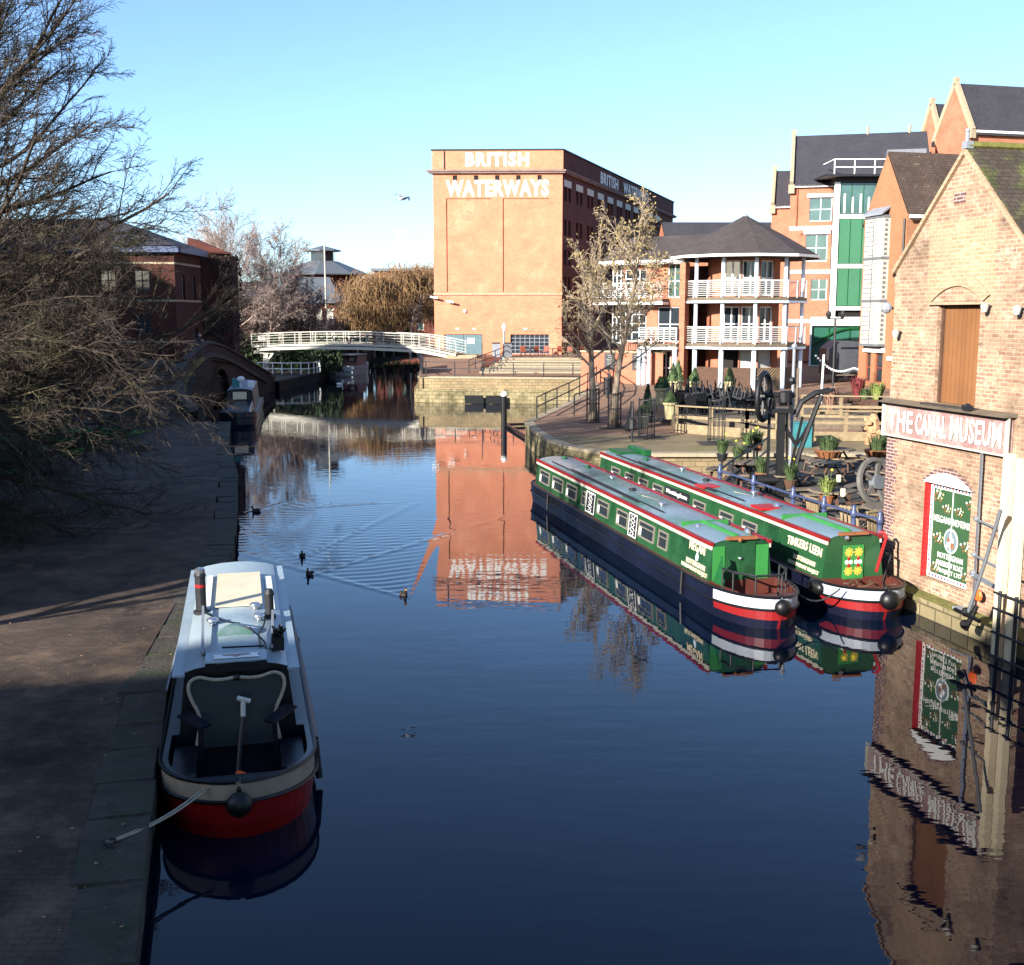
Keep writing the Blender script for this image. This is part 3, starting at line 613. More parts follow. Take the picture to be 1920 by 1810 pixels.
mb = MB(M); mb.box(2.95, 3.2, -.25, -.17, 4.5, 4.6, 0); mb.bar((3.1, -.1, 4.47), (3.1, -.25, 4.6), .1); mb.build('sign_lamp', 'iron', mu)
mb = MB(M); mb.ext([(-.25, -.35, -.8), (7.4, -.35, -.8), (7.4, -.35, .36), (.3, -.35, .40), (-.1, -.3, .36)], (0, .34, 0)); mb.build('ledge', 'stone_wall', mu)
mb = MB(M); mb.quad((-.02, -.345, .405), (w_ + 2, -.345, .36), (w_ + 2, 0.1, .42), (-.02, 0.1, .44)); mb.build('ledge_top', 'moss', mu)
# roof: two slopes running back from the gable, coping of brick, gutter pipe
ov = .0
mb = MB(M); mb.ext([(ap, -.02, za + .16), (w_ + .35, -.02, ze - .17), (w_ + .35, dp + .3, ze - .17), (ap, dp + .3, za + .16)], (0, 0, -.12)); mb.build('roof', 'slate_moss', mu)
mb = MB(M); mb.ext([(ap, -.02, za + .16), (-.1, -.02, ze + .05), (-.1, dp + .3, ze + .05), (ap, dp + .3, za + .16)], (0, 0, -.12)); mb.build('roof', 'slate_moss', mu)
mb = MB(M); mb.tube([(ap, 0, za + .17), (ap, dp, za + .17)], .09, 6); mb.build('ridge_tiles', 'moss', mu)
mb = MB(M)
mb.bar((ap, -.03, za + .06), (-.04, -.03, ze + .03), .08, .09, up=(0, 1, 0)); mb.bar((ap, -.03, za + .06), (w_ + .1, -.03, ze - .03), .08, .09, up=(0, 1, 0)); mb.build('gable_coping', 'mus_pale', mu)
mb = MB(M); mb.bar((4.1, 3.0, 8.75), (7.5, 2.6, 9.2), .1); mb.build('roof_pipe', 'lead', mu)
# lower return wall beyond the sign (further along the water)
mb = MB(M); mb.wall(w_, 9, .3, 3.9, [], 0, y=1.2); mb.box(w_ + .02, 9, 1.2, 1.5, 3.9, 4.05)
tag(mb.build('boundary_wall', 'dark_brick'), 'dark brick wall running on from the museum gable', 'wall')

# ---- generic gabled block
def gable_block(M, w_, dp, z0, ze, zr, wallm, roofm, parent, holes_front=(), holes_side=(), holes_left=(), cope='stone_trim', rt=.14, apx=None, ck=.35, eav=True):
    ap = w_ / 2 if apx is None else apx
    mb = MB(M); mb.wall(0, w_, z0, ze, holes_front, .18); mb.add([(0, 0, ze), (w_, 0, ze), (ap, 0, zr)], [(0, 1, 2)])
    mb.quad((0, dp, z0), (w_, dp, z0), (w_, dp, ze), (0, dp, ze)); mb.add([(0, dp, ze), (w_, dp, ze), (ap, dp, zr)], [(0, 1, 2)])
    R_ = M @ Matrix(((0, -1, 0, w_), (1, 0, 0, 0), (0, 0, 1, 0), (0, 0, 0, 1)))        # the long side to the right of the gable
    mb.M = R_; mb.wall(0, dp, z0, ze, holes_side, .18)
    L_ = M @ Matrix(((0, 1, 0, 0), (-1, 0, 0, dp), (0, 0, 1, 0), (0, 0, 0, 1)))
    mb.M = L_; mb.wall(0, dp, z0, ze, holes_left, .18)
    mb.build('wall', wallm, parent)
    for sx in (w_, 0):
        e = .3 if sx else -.3; k_ = (zr - ze) / abs(sx - ap)
        mb = MB(M); mb.ext([(ap, .04, zr + rt), (sx + e, .04, ze + rt - .3 * k_), (sx + e, dp, ze + rt - .3 * k_), (ap, dp, zr + rt)], (0, 0, -rt + .02)); mb.build('roof', roofm, parent)
    if cope:
        mb = MB(M)
        for sx, e in ((w_, .22), (0, -.22)): mb.bar((ap, .06, zr + .22), (sx + e, .06, ze + .22 - .2 * (zr - ze) / abs(sx - ap)), ck, .3, up=(0, 1, 0))
        mb.box(ap - .2, ap + .2, -.12, .26, zr + .1, zr + .62)
        for sx in (w_ - .05, -.3): mb.box(sx, sx + .4, -.18, .3, ze - .75, ze - .05)
        mb.build('coping', cope, parent)
    if eav:
        mb = MB(R_); mb.box(.02, dp, -.3, -.14, ze - .28, ze - .1); mb.build('gutter', 'white', parent)
    return R_, L_
# ---- loft building with the white hoist bay
lo = thing('loft_building', 'tall narrow tan brick gable with a white boarded hoist bay', 'building', (23, 71, 2))
A = (23.3, 75.74); d = (.2425, -.970); M = WM(A, d); wl = 4.88
hf = [(.9, 1.5, 2.0, 3.9), (2.0, 2.9, 2.0, 3.9)]
R_, _ = gable_block(M, wl, 9, 1.6, 12.6, 16.5, 'loft_brick', 'slate_lichen', lo, hf, [(.9, 1.5, 8.3, 10.4), (.9, 1.5, 4.4, 6.4)], cope=None, apx=2.35)
for h in hf: window(lo, M, *h, .16, 1, 2, 'brown_door')
for h in [(.9, 1.5, 8.3, 10.4), (.9, 1.5, 4.4, 6.4)]: window(lo, R_, *h, .16, 1, 2, 'lead')
mb = MB(M); mb.box(.95, 3.05, -.5, 0, 4.4, 12.55); bay = mb.build('hoist_bay', 'off_white', lo)
mb = MB(M)
for z in (4.35, 7.2, 9.9, 12.5): mb.box(.9, 3.1, -.56, .02, z, z + .16)
mb.box(1.95, 2.02, -.53, -.502, 4.5, 12.4)
for i in range(26):
    z = 4.75 + i * .3
    if i % 9 != 8: mb.box(1.0, 1.9, -.515, -.502, z, z + .05); mb.box(2.1, 2.5, -.513, -.502, z + .08, z + .12)
mb.build('bay_bands', 'mid_grey', bay)
mb = MB(WM((0, 0), (1, 0)));  mb.M = M @ Matrix(((0, -1, 0, 3.05), (1, 0, 0, -.5), (0, 0, 1, 0), (0, 0, 0, 1)))
for i in range(26):
    z = 4.75 + i * .3
    if i % 9 != 8: mb.box(.12, .32, -.02, -.002, z, z + .17)
mb.build('side_vents', 'mid_grey', bay)
mb = MB(M); mb.ext([(.8, -.7, 12.66), (3.2, -.7, 12.66), (3.0, 0, 13.1), (1.0, 0, 13.1)], (0, 0, .12)); mb.build('bay_roof', 'lead', bay)
mb = MB(M); mb.box(.7, 3.1, -.14, 0, 3.95, 4.25); mb.box(3.55, 4.2, -.14, 0, 3.5, 3.75); mb.build('door_lintel', 'white', lo)
mb = MB(M); mb.tube([(wl - .15, -.1, 12.3), (wl - .15, -.1, 7), (wl - .6, -.1, 5.2)], .07, 6); mb.build('downpipe', 'iron', lo)

# ---- modern red brick block with the green glass stair tower
rb = thing('red_brick_block', 'modern red brick block with a steep grey roof and white window bands', 'building', (25, 95, 3))
M = WM((25.9, 106.6), (-.2425, -.970)); hs = [(1.55, 3.35, 14.0, 15.9), (1.35, 3.1, 10.75, 12.95), (1.9, 3.2, 7.6, 9.3)]
R_, _ = gable_block(M, 12, 11, 2.5, 17.0, 21.6, 'orange_brick', 'slate_grey', rb, [], hs, cope='stone_trim')
for h in hs: window(rb, R_, *h, .16, 2, 2, 'white', 'glass_pale')
mb = MB(R_)
for h in hs[:2]: mb.box(h[0] - .2, h[1] + .2, -.12, 0, h[3] + .02, h[3] + .3)
for z in (13.3, 9.75, 5.7): mb.box(0, 3.6, -.08, 0, z, z + .3)
mb.build('stone_bands', 'white', rb)
mb = MB(R_); P = [(1.0, -.02, 12.9)]
mb.tube([(.9, -.06, 12.9), (1.2, -.06, 13.15), (2.2, -.06, 13.27), (3.3, -.06, 13.1)], .05, 5); mb.tube([(.55, -.08, 16.9), (.55, -.08, 13.5)], .06, 5); mb.build('downpipe', 'terracotta', rb)
for x in (6.2, 9.6): mb = MB(R_); mb.tube([(x, 6, 21.5), (x, 6, 22.3)], .14, 6); mb.build('vent_pipe', 'stone_trim', rb)
mb = MB(R_); mb.box(7.5, 10.5, .6, 3.2, 17, 19.6); mb.build('dormer', 'mid_grey', rb)
r2 = thing('red_brick_wing', 'lower red brick wing with a stone gable edge left of the modern block', 'building', (22, 100, 3))
M = WM((25.0, 109.6), (-.2425, -.970)); R2, _ = gable_block(M, 9, 6, 2.5, 15.9, 19.2, 'orange_brick', 'slate_grey', r2, [], [(.6, 1.0, 12.0, 13.2)], cope='stone_trim')
window(r2, R2, .6, 1.0, 12.0, 13.2, .16, 1, 2, 'white')
st = thing('glass_stair_tower', 'green glass and panel stair tower with a dark flat canopy roof', 'stair tower', (28, 94, 3))
M = WM((26.25, 92.5), (1, 0)); mb = MB(M)
mb.box(.02, 4.2, .3, 3.2, 3, 17); mb.build('core', 'interior', st)
for z0, z1, mt in ((14.45, 16.85, 'glass_pale'), (10.5, 14.05, 'panel_green'), (7.1, 10.1, 'panel_green')):
    mb = MB(M); mb.box(.12, 3.9, .02, .28, z0, z1); o = mb.build('glass_panel', mt, st)
    mb = MB(M)
    for x in (1.05, 2.0, 2.95): mb.box(x, x + .05, -.01, .019, z0, z1)
    mb.build('glazing_bars', 'green_dk', o)
mb = MB(M); mb.box(-.28, .1, -.12, .3, 3, 16.9); mb.box(.1, 4, -.06, .3, 14.05, 14.4); mb.box(.1, 4, -.06, .3, 10.12, 10.45); mb.box(.1, 4, -.06, .3, 6.75, 7.05); mb.build('white_frame', 'white', st)
mb = MB(M)
for i in range(5): mb.box(.45 + i * .65, .6 + i * .65, -.0, .018, 14.5, 16.0 - .25 * (i % 2))
mb.build('inner_blinds', 'white', st)
mb = MB(M); mb.ext([(-1.4, -1.2, 17.25), (4.6, -1.2, 17.25), (4.6, 3.4, 17.25), (-1.4, 3.4, 17.25)], (0, 0, .16)); mb.box(-.3, 4.3, -.1, 3.3, 16.9, 17.24); mb.build('canopy_roof', 'iron', st)
mb = MB(M)
for x in (-.6, 1.0, 2.6, 4.2): mb.bar((x, -.7, 17.4), (x, -.7, 18.6), .07)
for z in (18.0, 18.6): mb.bar((-.6, -.7, z), (4.4, -.7, z), .07)
mb.bar((-.6, -.7, 18.6), (-.6, 2.5, 18.6), .07); mb.build('roof_railing', 'white', st)
ar = thing('arcade_front', 'white canopied shopfront with dark green arched glass under the stair tower', 'shopfront', (27, 91, 2))
M = WM((24.2, 91.8), (1, 0)); mb = MB(M); mb.wall(0, 7, 2.2, 6.2, [(.15, 6.8, 2.3, 5.5)], .3); mb.build('wall', 'white', ar)
g = MB(M); g.box(.16, 6.79, .3, .34, 2.3, 5.5); g.build('pane', 'glass_green', ar)
mb = MB(M); P = [(.2 + 6.4 * i / 12, .2, 3.3 + 2.0 * math.sin(math.pi * (.1 + .75 * i / 12))) for i in range(13)]; mb.tube(P, .12, 6)
for x in (1.6, 3.3, 5.0): mb.bar((x, .24, 2.3), (x, .24, 5.5), .07)
mb.build('arch_frame', 'green_dk', ar)
# ---- twin gables on the skyline
for i, (A, w_, ze, zr, dp, lb) in enumerate((((36.35, 99.4), 4.7, 21.4, 25.3, 14, 'larger nearer brick gable with pale stone edge on the skyline above the loft roof'), ((36.3, 104.5), 4.6, 19.6, 24.6, 14, 'smaller pointed brick gable behind the larger skyline gable'))):
    g = thing('gabled_building', lb, 'building', (A[0], A[1], 3), 'pointed gables on the skyline')
    M = WM(A, (.2425, -.97)); hs = [(3.0, 4.6, 19.2, 20.4)] if i == 0 else []
    R_, _ = gable_block(M, w_, dp, 2.5, ze, zr, 'orange_brick', 'slate_grey', g, [], hs, ck=.42)
    for h in hs: window(g, R_, *h, .16, 2, 1, 'white')
# ---- long dark roof behind the pavilion
bk = thing('terrace_house_row', 'long low block with a plain dark slate roof behind the pavilion', 'building', (20, 112, 2.6))
M = WM((14.8, 118), (0, -1)); gable_block(M, 9, 16, 2.6, 12.4, 15.3, 'orange_brick', 'slate_grey', bk, cope=None)

# ---- the round balconied pavilion and its wing
pv = thing('pavilion', 'round three-storey pub pavilion with white balconies and a conical slate roof', 'pavilion', (15.25, 75, 1.7))
PC = Vector((15.3, 75.2)); RI, RO = 2.35, 4.0
def oct_(r, n=12, a0=.0): return [(PC.x + r * math.sin(a0 + 2 * math.pi * i / n), PC.y - r * math.cos(a0 + 2 * math.pi * i / n)) for i in range(n)]
FLR = [1.65, 4.57, 7.49, 10.0]
n = 12
inner = oct_(RI, n, math.pi / n)
for i in range(n):
    a, b_ = inner[i - 1], inner[i]; 
    if True:
        M = WM(a, unit(a, b_)); L = math.hypot(b_[0] - a[0], b_[1] - a[1]); mb = MB(M)
        front = (a[1] + b_[1]) / 2 < PC.y - 1.2
        ang = math.atan2((a[0] + b_[0]) / 2 - PC.x, PC.y - (a[1] + b_[1]) / 2)
        gl = front and -.7 < ang < .75
        hs = [(.06, L - .06, f + .1, f + 2.35) for f in FLR[1:3]] if gl else []
        if front and not gl: hs = []
        mb.wall(0, L, FLR[0], FLR[3], hs + ([(.05, L - .05, FLR[0] + .1, FLR[0] + 2.5)] if gl else []), .12)
        mb.build('wall', 'orange_brick', pv)
        for h in hs: window(pv, M, *h, .12, 2, 2, 'white', 'glass', b=.09)
        if gl:
            g = MB(M); g.box(.05, L - .05, .1, .14, FLR[0] + .1, FLR[0] + 2.5); g.build('pub_front', 'blind' if -.3 < ang < .6 else 'interior', pv)
outer = oct_(RO, n)
for k_, z in enumerate(FLR[1:3]):
    mb = MB(); mb.prism(oct_(RO + .25, n), z - .22, z - .03, 0); mb.prism(oct_(RO + .3, n), z - .36, z - .225, 1); mb.prism(oct_(RO + .05, n), z - .029, z + .02, 2)
    sl_ = mb.build('balcony_floor', ['timber_grey', 'blue_white', 'timber_grey'], pv)
    mb = MB(); P = oct_(RO + .18, n)
    for i in range(n):
        a, b_ = P[i - 1], P[i]
        if (a[1] + b_[1]) / 2 > PC.y + 2.6: continue
        for q in range(9): mb.bar((a[0], a[1], z + .12 + q * .115), (b_[0], b_[1], z + .12 + q * .115), .055 if q == 8 else .022, m=0)
        for q in range(2):
            t_ = q / 2; mb.bar((a[0] + (b_[0] - a[0]) * t_, a[1] + (b_[1] - a[1]) * t_, z - .1), (a[0] + (b_[0] - a[0]) * t_, a[1] + (b_[1] - a[1]) * t_, z + 1.06), .06)
    mb.build('balcony_railing', 'white', pv)
P = oct_(RO - .05, n)
for i in range(n):
    if P[i][1] > PC.y + 2.6: continue
    mb = MB(); mb.tube([(P[i][0], P[i][1], FLR[0]), (P[i][0], P[i][1], FLR[1] - .36)], .15, 8)
    for z0, z1 in ((FLR[1] + .02, FLR[2] - .36), (FLR[2] + .02, FLR[3])): mb.tube([(P[i][0], P[i][1], z0), (P[i][0], P[i][1], z1)], .12, 8)
    mb.build('column', 'blue_white', pv)
mb = MB(); E1 = oct_(RO + .95, n); E2 = oct_(RO + .95, n)
vs = [(x, y, FLR[3] + .12) for x, y in E1] + [(PC.x + (x - PC.x) * .5, PC.y + (y - PC.y) * .5, FLR[3] + 1.55) for x, y in E1] + [(PC.x, PC.y, 12.85)]
mb.add(vs, [(i, (i + 1) % n, n + (i + 1) % n, n + i) for i in range(n)] + [(n + i, n + (i + 1) % n, 2 * n) for i in range(n)]); mb.build('roof', 'slate', pv)
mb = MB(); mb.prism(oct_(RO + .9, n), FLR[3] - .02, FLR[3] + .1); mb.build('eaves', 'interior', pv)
mb = MB()
for i in range(n): a, b_ = E1[i - 1], E1[i]; mb.bar((a[0], a[1], FLR[3] + .06), (b_[0], b_[1], FLR[3] + .06), .12, .16)
mb.build('gutter', 'white', pv)
mb = MB(); mb.lathe((PC.x, PC.y, 12.75), [(.25, 0), (.12, .12), (.03, .2)], 8); mb.build('roof_cap', 'lead', pv)
# boarded screens between the ground-floor columns
for i in range(1, 5):
    a, b_ = P[(i + n - 3) % n], P[(i + n - 2) % n]
    mb = MB(WM(a, unit(a, b_))); L = math.hypot(b_[0] - a[0], b_[1] - a[1])
    mb.box(.16, L - .16, .0, .05, FLR[0], FLR[0] + 1.4)
    for q in range(16):
        x = -1.3 + q * .22
        z0, z1 = 0, 1.38; xa, xb = x, x + 1.38
        if xa < .18: z0 += .18 - xa; xa = .18
        if xb > L - .18: z1 -= xb - (L - .18); xb = L - .18
        if z1 > z0 + .05: mb.bar((xa, -.012, FLR[0] + .01 + z0), (xb, -.012, FLR[0] + .01 + z1), .045, .02, m=1 if i != 2 or q > 9 else 0, up=(0, 1, 0))
    mb.build('screen', ['timber_dk', 'timber_dk' if i < 3 else 'timber'], pv)
# wing to the left: brick corner pier, two balconied floors, glazed end, brick base
wg = thing('pub_wing', 'left brick wing of the pub with white balconies and a slate roof', 'building', (9, 76, 1.6))
M = WM((7.55, 77.2), unit((7.55, 77.2), (11.6, 74.6))); L = 4.8
hs = [(.12, 1.75, 7.5, 9.4), (.12, 1.75, 4.6, 7.0), (3.3, 4.3, 7.5, 9.7), (2.6, 4.4, 4.6, 6.9), (2.9, 3.6, 1.7, 4.0)]
mb = MB(M); mb.wall(0, L, 1.6, 9.75, hs, .15); mb.wall(0, 6, 1.6, 9.75, [], 0, y=5)
mb.quad((0, 0, 1.6), (0, 5, 1.6), (0, 5, 9.75), (0, 0, 9.75)); mb.build('wall', 'orange_brick', wg)
for i, h in enumerate(hs): window(wg, M, *h, .14, 3 if i < 2 else 2, (3, 4, 2, 2, 2)[i], 'white', 'glass_pale' if i == 2 else 'glass')
mb = MB(M); mb.box(-.9, 0, .3, 3, 4.4, 9.6); o = mb.build('glazed_bay', 'glass', wg)
mb = MB(M)
for x in (-.9, -.6, -.3, -.02): mb.box(x - .04, x + .04, .26, .299, 4.4, 9.6)
for z in (4.45, 5.3, 6.2, 7.2, 8.1, 9.0, 9.55): mb.box(-.9, 0, .25, .298, z, z + .07)
mb.build('glazing_bars', 'white', o)
mb = MB(M); mb.ext([(-1.5, -.7, 9.82), (L + .6, -.7, 9.82), (L + 1, 2.6, 11.6), (-.6, 2.6, 11.6)], (0, 0, .12)); mb.ext([(-1.5, -.7, 9.82), (-.6, 2.6, 11.6), (-.6, 6, 11.6), (-1.5, 6, 9.82)], (0, 0, .12)); mb.build('roof', 'slate', wg)
mb = MB(M); mb.box(-1.5, L, -.82, -.68, 9.78, 9.96); mb.box(-1.4, L, -.66, 0, 9.7, 9.78); mb.build('gutter', 'white', wg)
for z, x0, x1, y0 in ((7.45, -1.9, 3.4, -1.0), (4.52, 1.9, 4.6, -1.3)):
    mb = MB(M); mb.box(x0, x1, y0, .0, z - .22, z - .02, 0); mb.box(x0 - .03, x1 + .03, y0 - .04, 0, z - .4, z - .225, 1); mb.build('balcony_floor', ['timber_grey', 'white'], wg)
    mb = MB(M)
    for q in range(9):
        zz = z + .1 + q * .115; mb.bar((x0, y0, zz), (x1, y0, zz), .05 if q == 8 else .022); mb.bar((x0, y0, zz), (x0, 0, zz), .05 if q == 8 else .022)
    k_ = 0
    while x0 + k_ * .9 <= x1 + .01: mb.bar((x0 + k_ * .9, y0, z - .02), (x0 + k_ * .9, y0, z + 1.04), .055); k_ += 1
    mb.build('balcony_railing', 'white', wg)
for x, y in ((1.9, -1.25), (2.25, -1.25), (2.6, -1.2), (4.45, -1.2)):
    mb = MB(M); mb.tube([(x, y, 1.6), (x, y, 4.12)], .13 if x < 4 else .16, 8); mb.build('column', 'blue_white', wg)
mb = MB(M); mb.box(4.62, 5.0, -1.0, -.3, 1.6, 9.7); mb.build('corner_pier', 'orange_brick', wg)
# brick terrace base with chalkboards
tb = thing('terrace_wall', 'orange brick terrace wall behind the street trees with two chalkboards', 'wall', (7, 76, 1.6))
M = WM((4.75, 77.5), unit((4.75, 77.5), (10.05, 74.9))); mb = MB(M); mb.wall(0, 5.9, 1.2, 3.85, [], 0); mb.quad((0, 0, 1.2), (0, 8, 1.2), (0, 8, 3.85), (0, 0, 3.85)); mb.quad((0, 0, 3.84), (5.9, 0, 3.84), (5.9, 8, 3.84), (0, 8, 3.84)); mb.build('wall', 'orange_brick', tb)
mb = MB(M); mb.box(-.06, 5.96, -.08, .3, 3.85, 3.97); mb.build('coping', 'stone_trim', tb)
for x in (1.75, 3.75):
    mb = MB(M); mb.box(x, x + .75, -.06, -.003, 2.7, 3.8); o = mb.build('chalkboard', 'iron', tb)
    mb = MB(M); rg = random.Random(int(x * 10))
    for q in range(7):
        a = x + .1 + rg.random() * .1; z = 3.66 - q * .13; mb.tube([(a + (.5 * rg.uniform(.7, 1)) * i / 6, -.067, z + rg.uniform(-.03, .03)) for i in range(7)], .012, 3)
    mb.build('chalk_writing', 'white', o)
mb = MB(M)
for q in range(20): mb.bar((2.9 + q * .13, .05, 3.97), (2.9 + q * .13, .05, 4.75), .025)
mb.bar((2.9, .05, 4.75), (5.4, .05, 4.75), .05); mb.bar((2.9, .05, 4.3), (5.4, .05, 4.3), .03); mb.build('railing', 'iron', tb)

# ---- left-bank office blocks
ob = thing('office_block', 'shaded red brick office block with white string courses behind the near tree', 'building', (-26, 82, 2))
M = WM((-46, 80.), (1, 0)); Lw = 22.3
hs = [(x, x + 1.1, z, z + 1.5) for z in (8.0, 5.0) for x in (3, 6.5, 10, 13.5, 17, 19.4)]
mb = MB(M); mb.wall(0, Lw, .5, 10.7, hs, .2); R_ = WM((-46 + Lw, 80.), unit((-23.7, 80), (-23.6, 86)))
h2 = [(1.6, 2.3, 7.3, 9.2), (4.2, 4.9, 7.3, 9.2), (4.2, 4.9, 3.6, 5.4)]
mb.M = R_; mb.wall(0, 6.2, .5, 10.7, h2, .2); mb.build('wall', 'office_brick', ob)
for h in hs: window(ob, M, *h, .18, 2, 2, 'iron')
for h in h2: window(ob, R_, *h, .18, 1, 2, 'iron', 'blind')
for MM, LL in ((M, Lw), (R_, 6.2)):
    mb = MB(MM)
    for z in (7.3, 9.9, 4.4): mb.box(0, LL, -.04, 0, z, z + .14)
    mb.build('string_course', 'stone_trim', ob)
    mb = MB(MM); mb.box(-.1, LL + .45, -.5, 0, 10.7, 11.15); mb.build('fascia', 'blue_fascia', ob)
mb = MB(); mb.add([(-46, 79.4, 11.15), (-23.3, 79.4, 11.15), (-23.2, 87, 11.15), (-46, 88, 11.15), (-44, 83.6, 13.3), (-29, 83.6, 13.3)], [(0, 1, 5, 4), (1, 2, 5), (2, 3, 4, 5), (3, 0, 4)]); mb.build('roof', 'slate_grey', ob)
mb = MB(M); mb.tube([(12.7, -.2, .6), (12.7, -.2, 8.6)], .1, 6); tag(mb.build('tall_mast', 'grey_metal'), 'pale slim pole in front of the shaded office block', 'pole')
iv = thing('ivy_building', 'dark brick block with creeper beyond the office block', 'building', (-20, 95, 1))
M = WM((-24.8, 87.5), unit((-24.8, 87.5), (-22.0, 89.5))); mb = MB(M); mb.wall(0, 3.44, .5, 11.2, [], 0); R_ = WM((-22.0, 89.5), unit((-22.0, 89.5), (-22.4, 93))); mb.M = R_
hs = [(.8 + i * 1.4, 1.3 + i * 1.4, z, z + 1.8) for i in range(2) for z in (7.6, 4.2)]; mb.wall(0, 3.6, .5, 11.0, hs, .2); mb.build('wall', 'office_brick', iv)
for h in hs: window(iv, R_, *h, .18, 1, 2, 'iron')
mb = MB(); mb.add([(-21.9, 89.4, 11.1), (-22.3, 93, 11.1), (-25.5, 93, 12.4), (-25.5, 90, 12.4), (-24.9, 87.4, 11.1)], [(0, 1, 2, 3), (0, 3, 4)]); mb.build('roof', 'dark_brick', iv)
mb = MB(M); rg = random.Random(11)
for i in range(3600):
    mb.M = M if i % 3 else R_; x = rg.random() * 3.4; z = .8 + 10.2 * rg.random(); 
    if math.sin(x * 1.7 + 2) + math.sin(z * 1.1 + x) < -.4: continue
    y = -.05 - rg.random() * .25; s_ = .1 + rg.random() * .1; a = rg.random() * 6.28
    mb.add([(x, y, z), (x + s_ * math.cos(a), y - s_ * rg.random(), z + s_ * math.sin(a)), (x - s_ * math.sin(a), y - s_ * rg.random(), z + s_ * math.cos(a))], [(0, 1, 2)])
mb.build('creeper', 'twig_dark', iv)
# pagoda-roofed office far left
pg = thing('pagoda_office', 'distant office with tiered pale pagoda roof behind bare trees', 'building', (-25, 150, 2))
def ring_(cx, cy, r, n=8, a0=math.pi / 8): return [(cx + r * math.cos(a0 + 2 * math.pi * i / n), cy + r * math.sin(a0 + 2 * math.pi * i / n)) for i in range(n)]
cx, cy = -25.2, 152
mb = MB(); mb.prism(ring_(cx, cy, 5.2), 1, 11.5); mb.build('wall', 'dark_brick', pg)
mb = MB(); mb.lathe((cx, cy, 11.5), [(6.2, 0), (6.25, .15), (2.0, 1.9)], 8); mb.build('lower_roof', 'far_roof', pg)
mb = MB(); mb.prism(ring_(cx, cy, 1.6), 13.2, 14.7); mb.build('lantern', 'glass', pg)
mb = MB(); mb.lathe((cx, cy, 14.7), [(2.5, 0), (2.5, .12), (.1, .75)], 8); mb.build('upper_roof', 'far_roof', pg)
M = WM((-24.6, 140), (1, 0)); mb = MB(M); mb.wall(-5, 3, 1, 7.8, [(.2, 1.1, 5.2, 7.2), (1.5, 2.6, 5.2, 7.2), (-2, -.8, 5.2, 7.2)], .2); mb.quad((3, 0, 1), (3, 9, 1), (3, 9, 7.8), (3, 0, 7.8)); mb.build('front_wall', 'dark_brick', pg)
for h in ((.2, 1.1, 5.2, 7.2), (1.5, 2.6, 5.2, 7.2), (-2, -.8, 5.2, 7.2)): window(pg, M, *h, .18, 1, 1, 'white', 'blind')
mb = MB(M); mb.ext([(-6, -.6, 7.8), (3.6, -.6, 7.8), (1.2, 6, 11), (-4, 6, 11)], (0, 0, .15)); mb.ext([(3.6, -.6, 7.8), (3.6, 9, 7.8), (1.2, 9, 11), (1.2, 6, 11)], (0, 0, .15)); mb.build('front_roof', 'far_roof', pg)
mb = MB(); p = atY(610, 530, 138); mb.tube([(p.x, 138, 3), (p.x, 138, 15.0)], .1, 6); tag(mb.build('lamp_mast', 'off_white'), 'tall thin white mast in front of the pagoda roof', 'mast')
# brick house row behind the willow, low blocks behind the trees
hb = thing('brick_house', 'distant brick block half hidden behind the orange willow', 'building', (-13, 185, 2))
M = WM((-26, 215), (1, 0)); hs = [(x, x + 1.2, z, z + 1.6) for x in (2, 5, 8, 11, 14, 17) for z in (3.5, 7.5)]
mb = MB(M); mb.wall(0, 24, .8, 14.5, hs, .2); mb.build('wall', 'dark_brick', hb)
for h in hs: window(hb, M, *h, .18, 1, 2, 'white', 'glass_pale')
mb = MB(M); mb.box(-.5, 24.5, -.5, 9, 14.5, 15.0); mb.build('roof', 'far_roof', hb)
lb_ = thing('canalside_house', 'dark brick canalside house in the shade behind the footbridge', 'building', (-30, 128, 1))
M = WM((-44, 126), (1, 0)); hs = [(x, x + 1, z, z + 1.3) for x in (6.5, 9.5, 13) for z in (2.5, 5.6)]
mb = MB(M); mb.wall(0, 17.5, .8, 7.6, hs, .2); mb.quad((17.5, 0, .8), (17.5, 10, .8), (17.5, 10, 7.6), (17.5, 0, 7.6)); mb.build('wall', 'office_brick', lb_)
for h in hs: window(lb_, M, *h, .18, 1, 1, 'white', 'blind' if h[0] > 9 else 'glass')
mb = MB(M); mb.ext([(-.5, -.5, 7.6), (18, -.5, 7.6), (16, 5, 10), (-.5, 5, 10)], (0, 0, .14)); mb.ext([(18, -.5, 7.6), (18, 10.5, 7.6), (16, 5, 10)], (0, 0, .14)); mb.build('roof', 'slate_grey', lb_)
# floodlight tower far off
ft = thing('lattice_tower', 'pale distant lattice mast rising above the orange willow', 'tower', (-39.5, 400, 1))
mb = MB()
for sx in (-1, 1): mb.bar((-39.5 + sx * 1.6, 400, 1), (-39.5 + sx * .5, 400, 33), .45)
for i in range(9): mb.bar((-39.5 - 1.5 + i * .1, 400, 2 + i * 3.4), (-39.5 + 1.4 - i * .1, 400, 5.4 + i * 3.4), .25); 
mb.build('mast', 'tower_white', ft)
mb = MB(); mb.box(-40.6, -38.4, 399.6, 400.4, 32.5, 36); mb.build('lamp_head', 'tower_white', ft)
# the road bridge the viewer stands on
o = thing('road_bridge', 'road bridge the view is taken from, below and behind the viewer', 'bridge', (0, -6, 4))
mb = MB(); mb.box(-60, 40, -12, .25, 4.0, 4.8); mb.build('deck', 'asphalt', o); mb = MB(); mb.box(-60, 40, -.1, .3, 4.8, 5.7); mb.build('parapet', 'dark_brick', o)
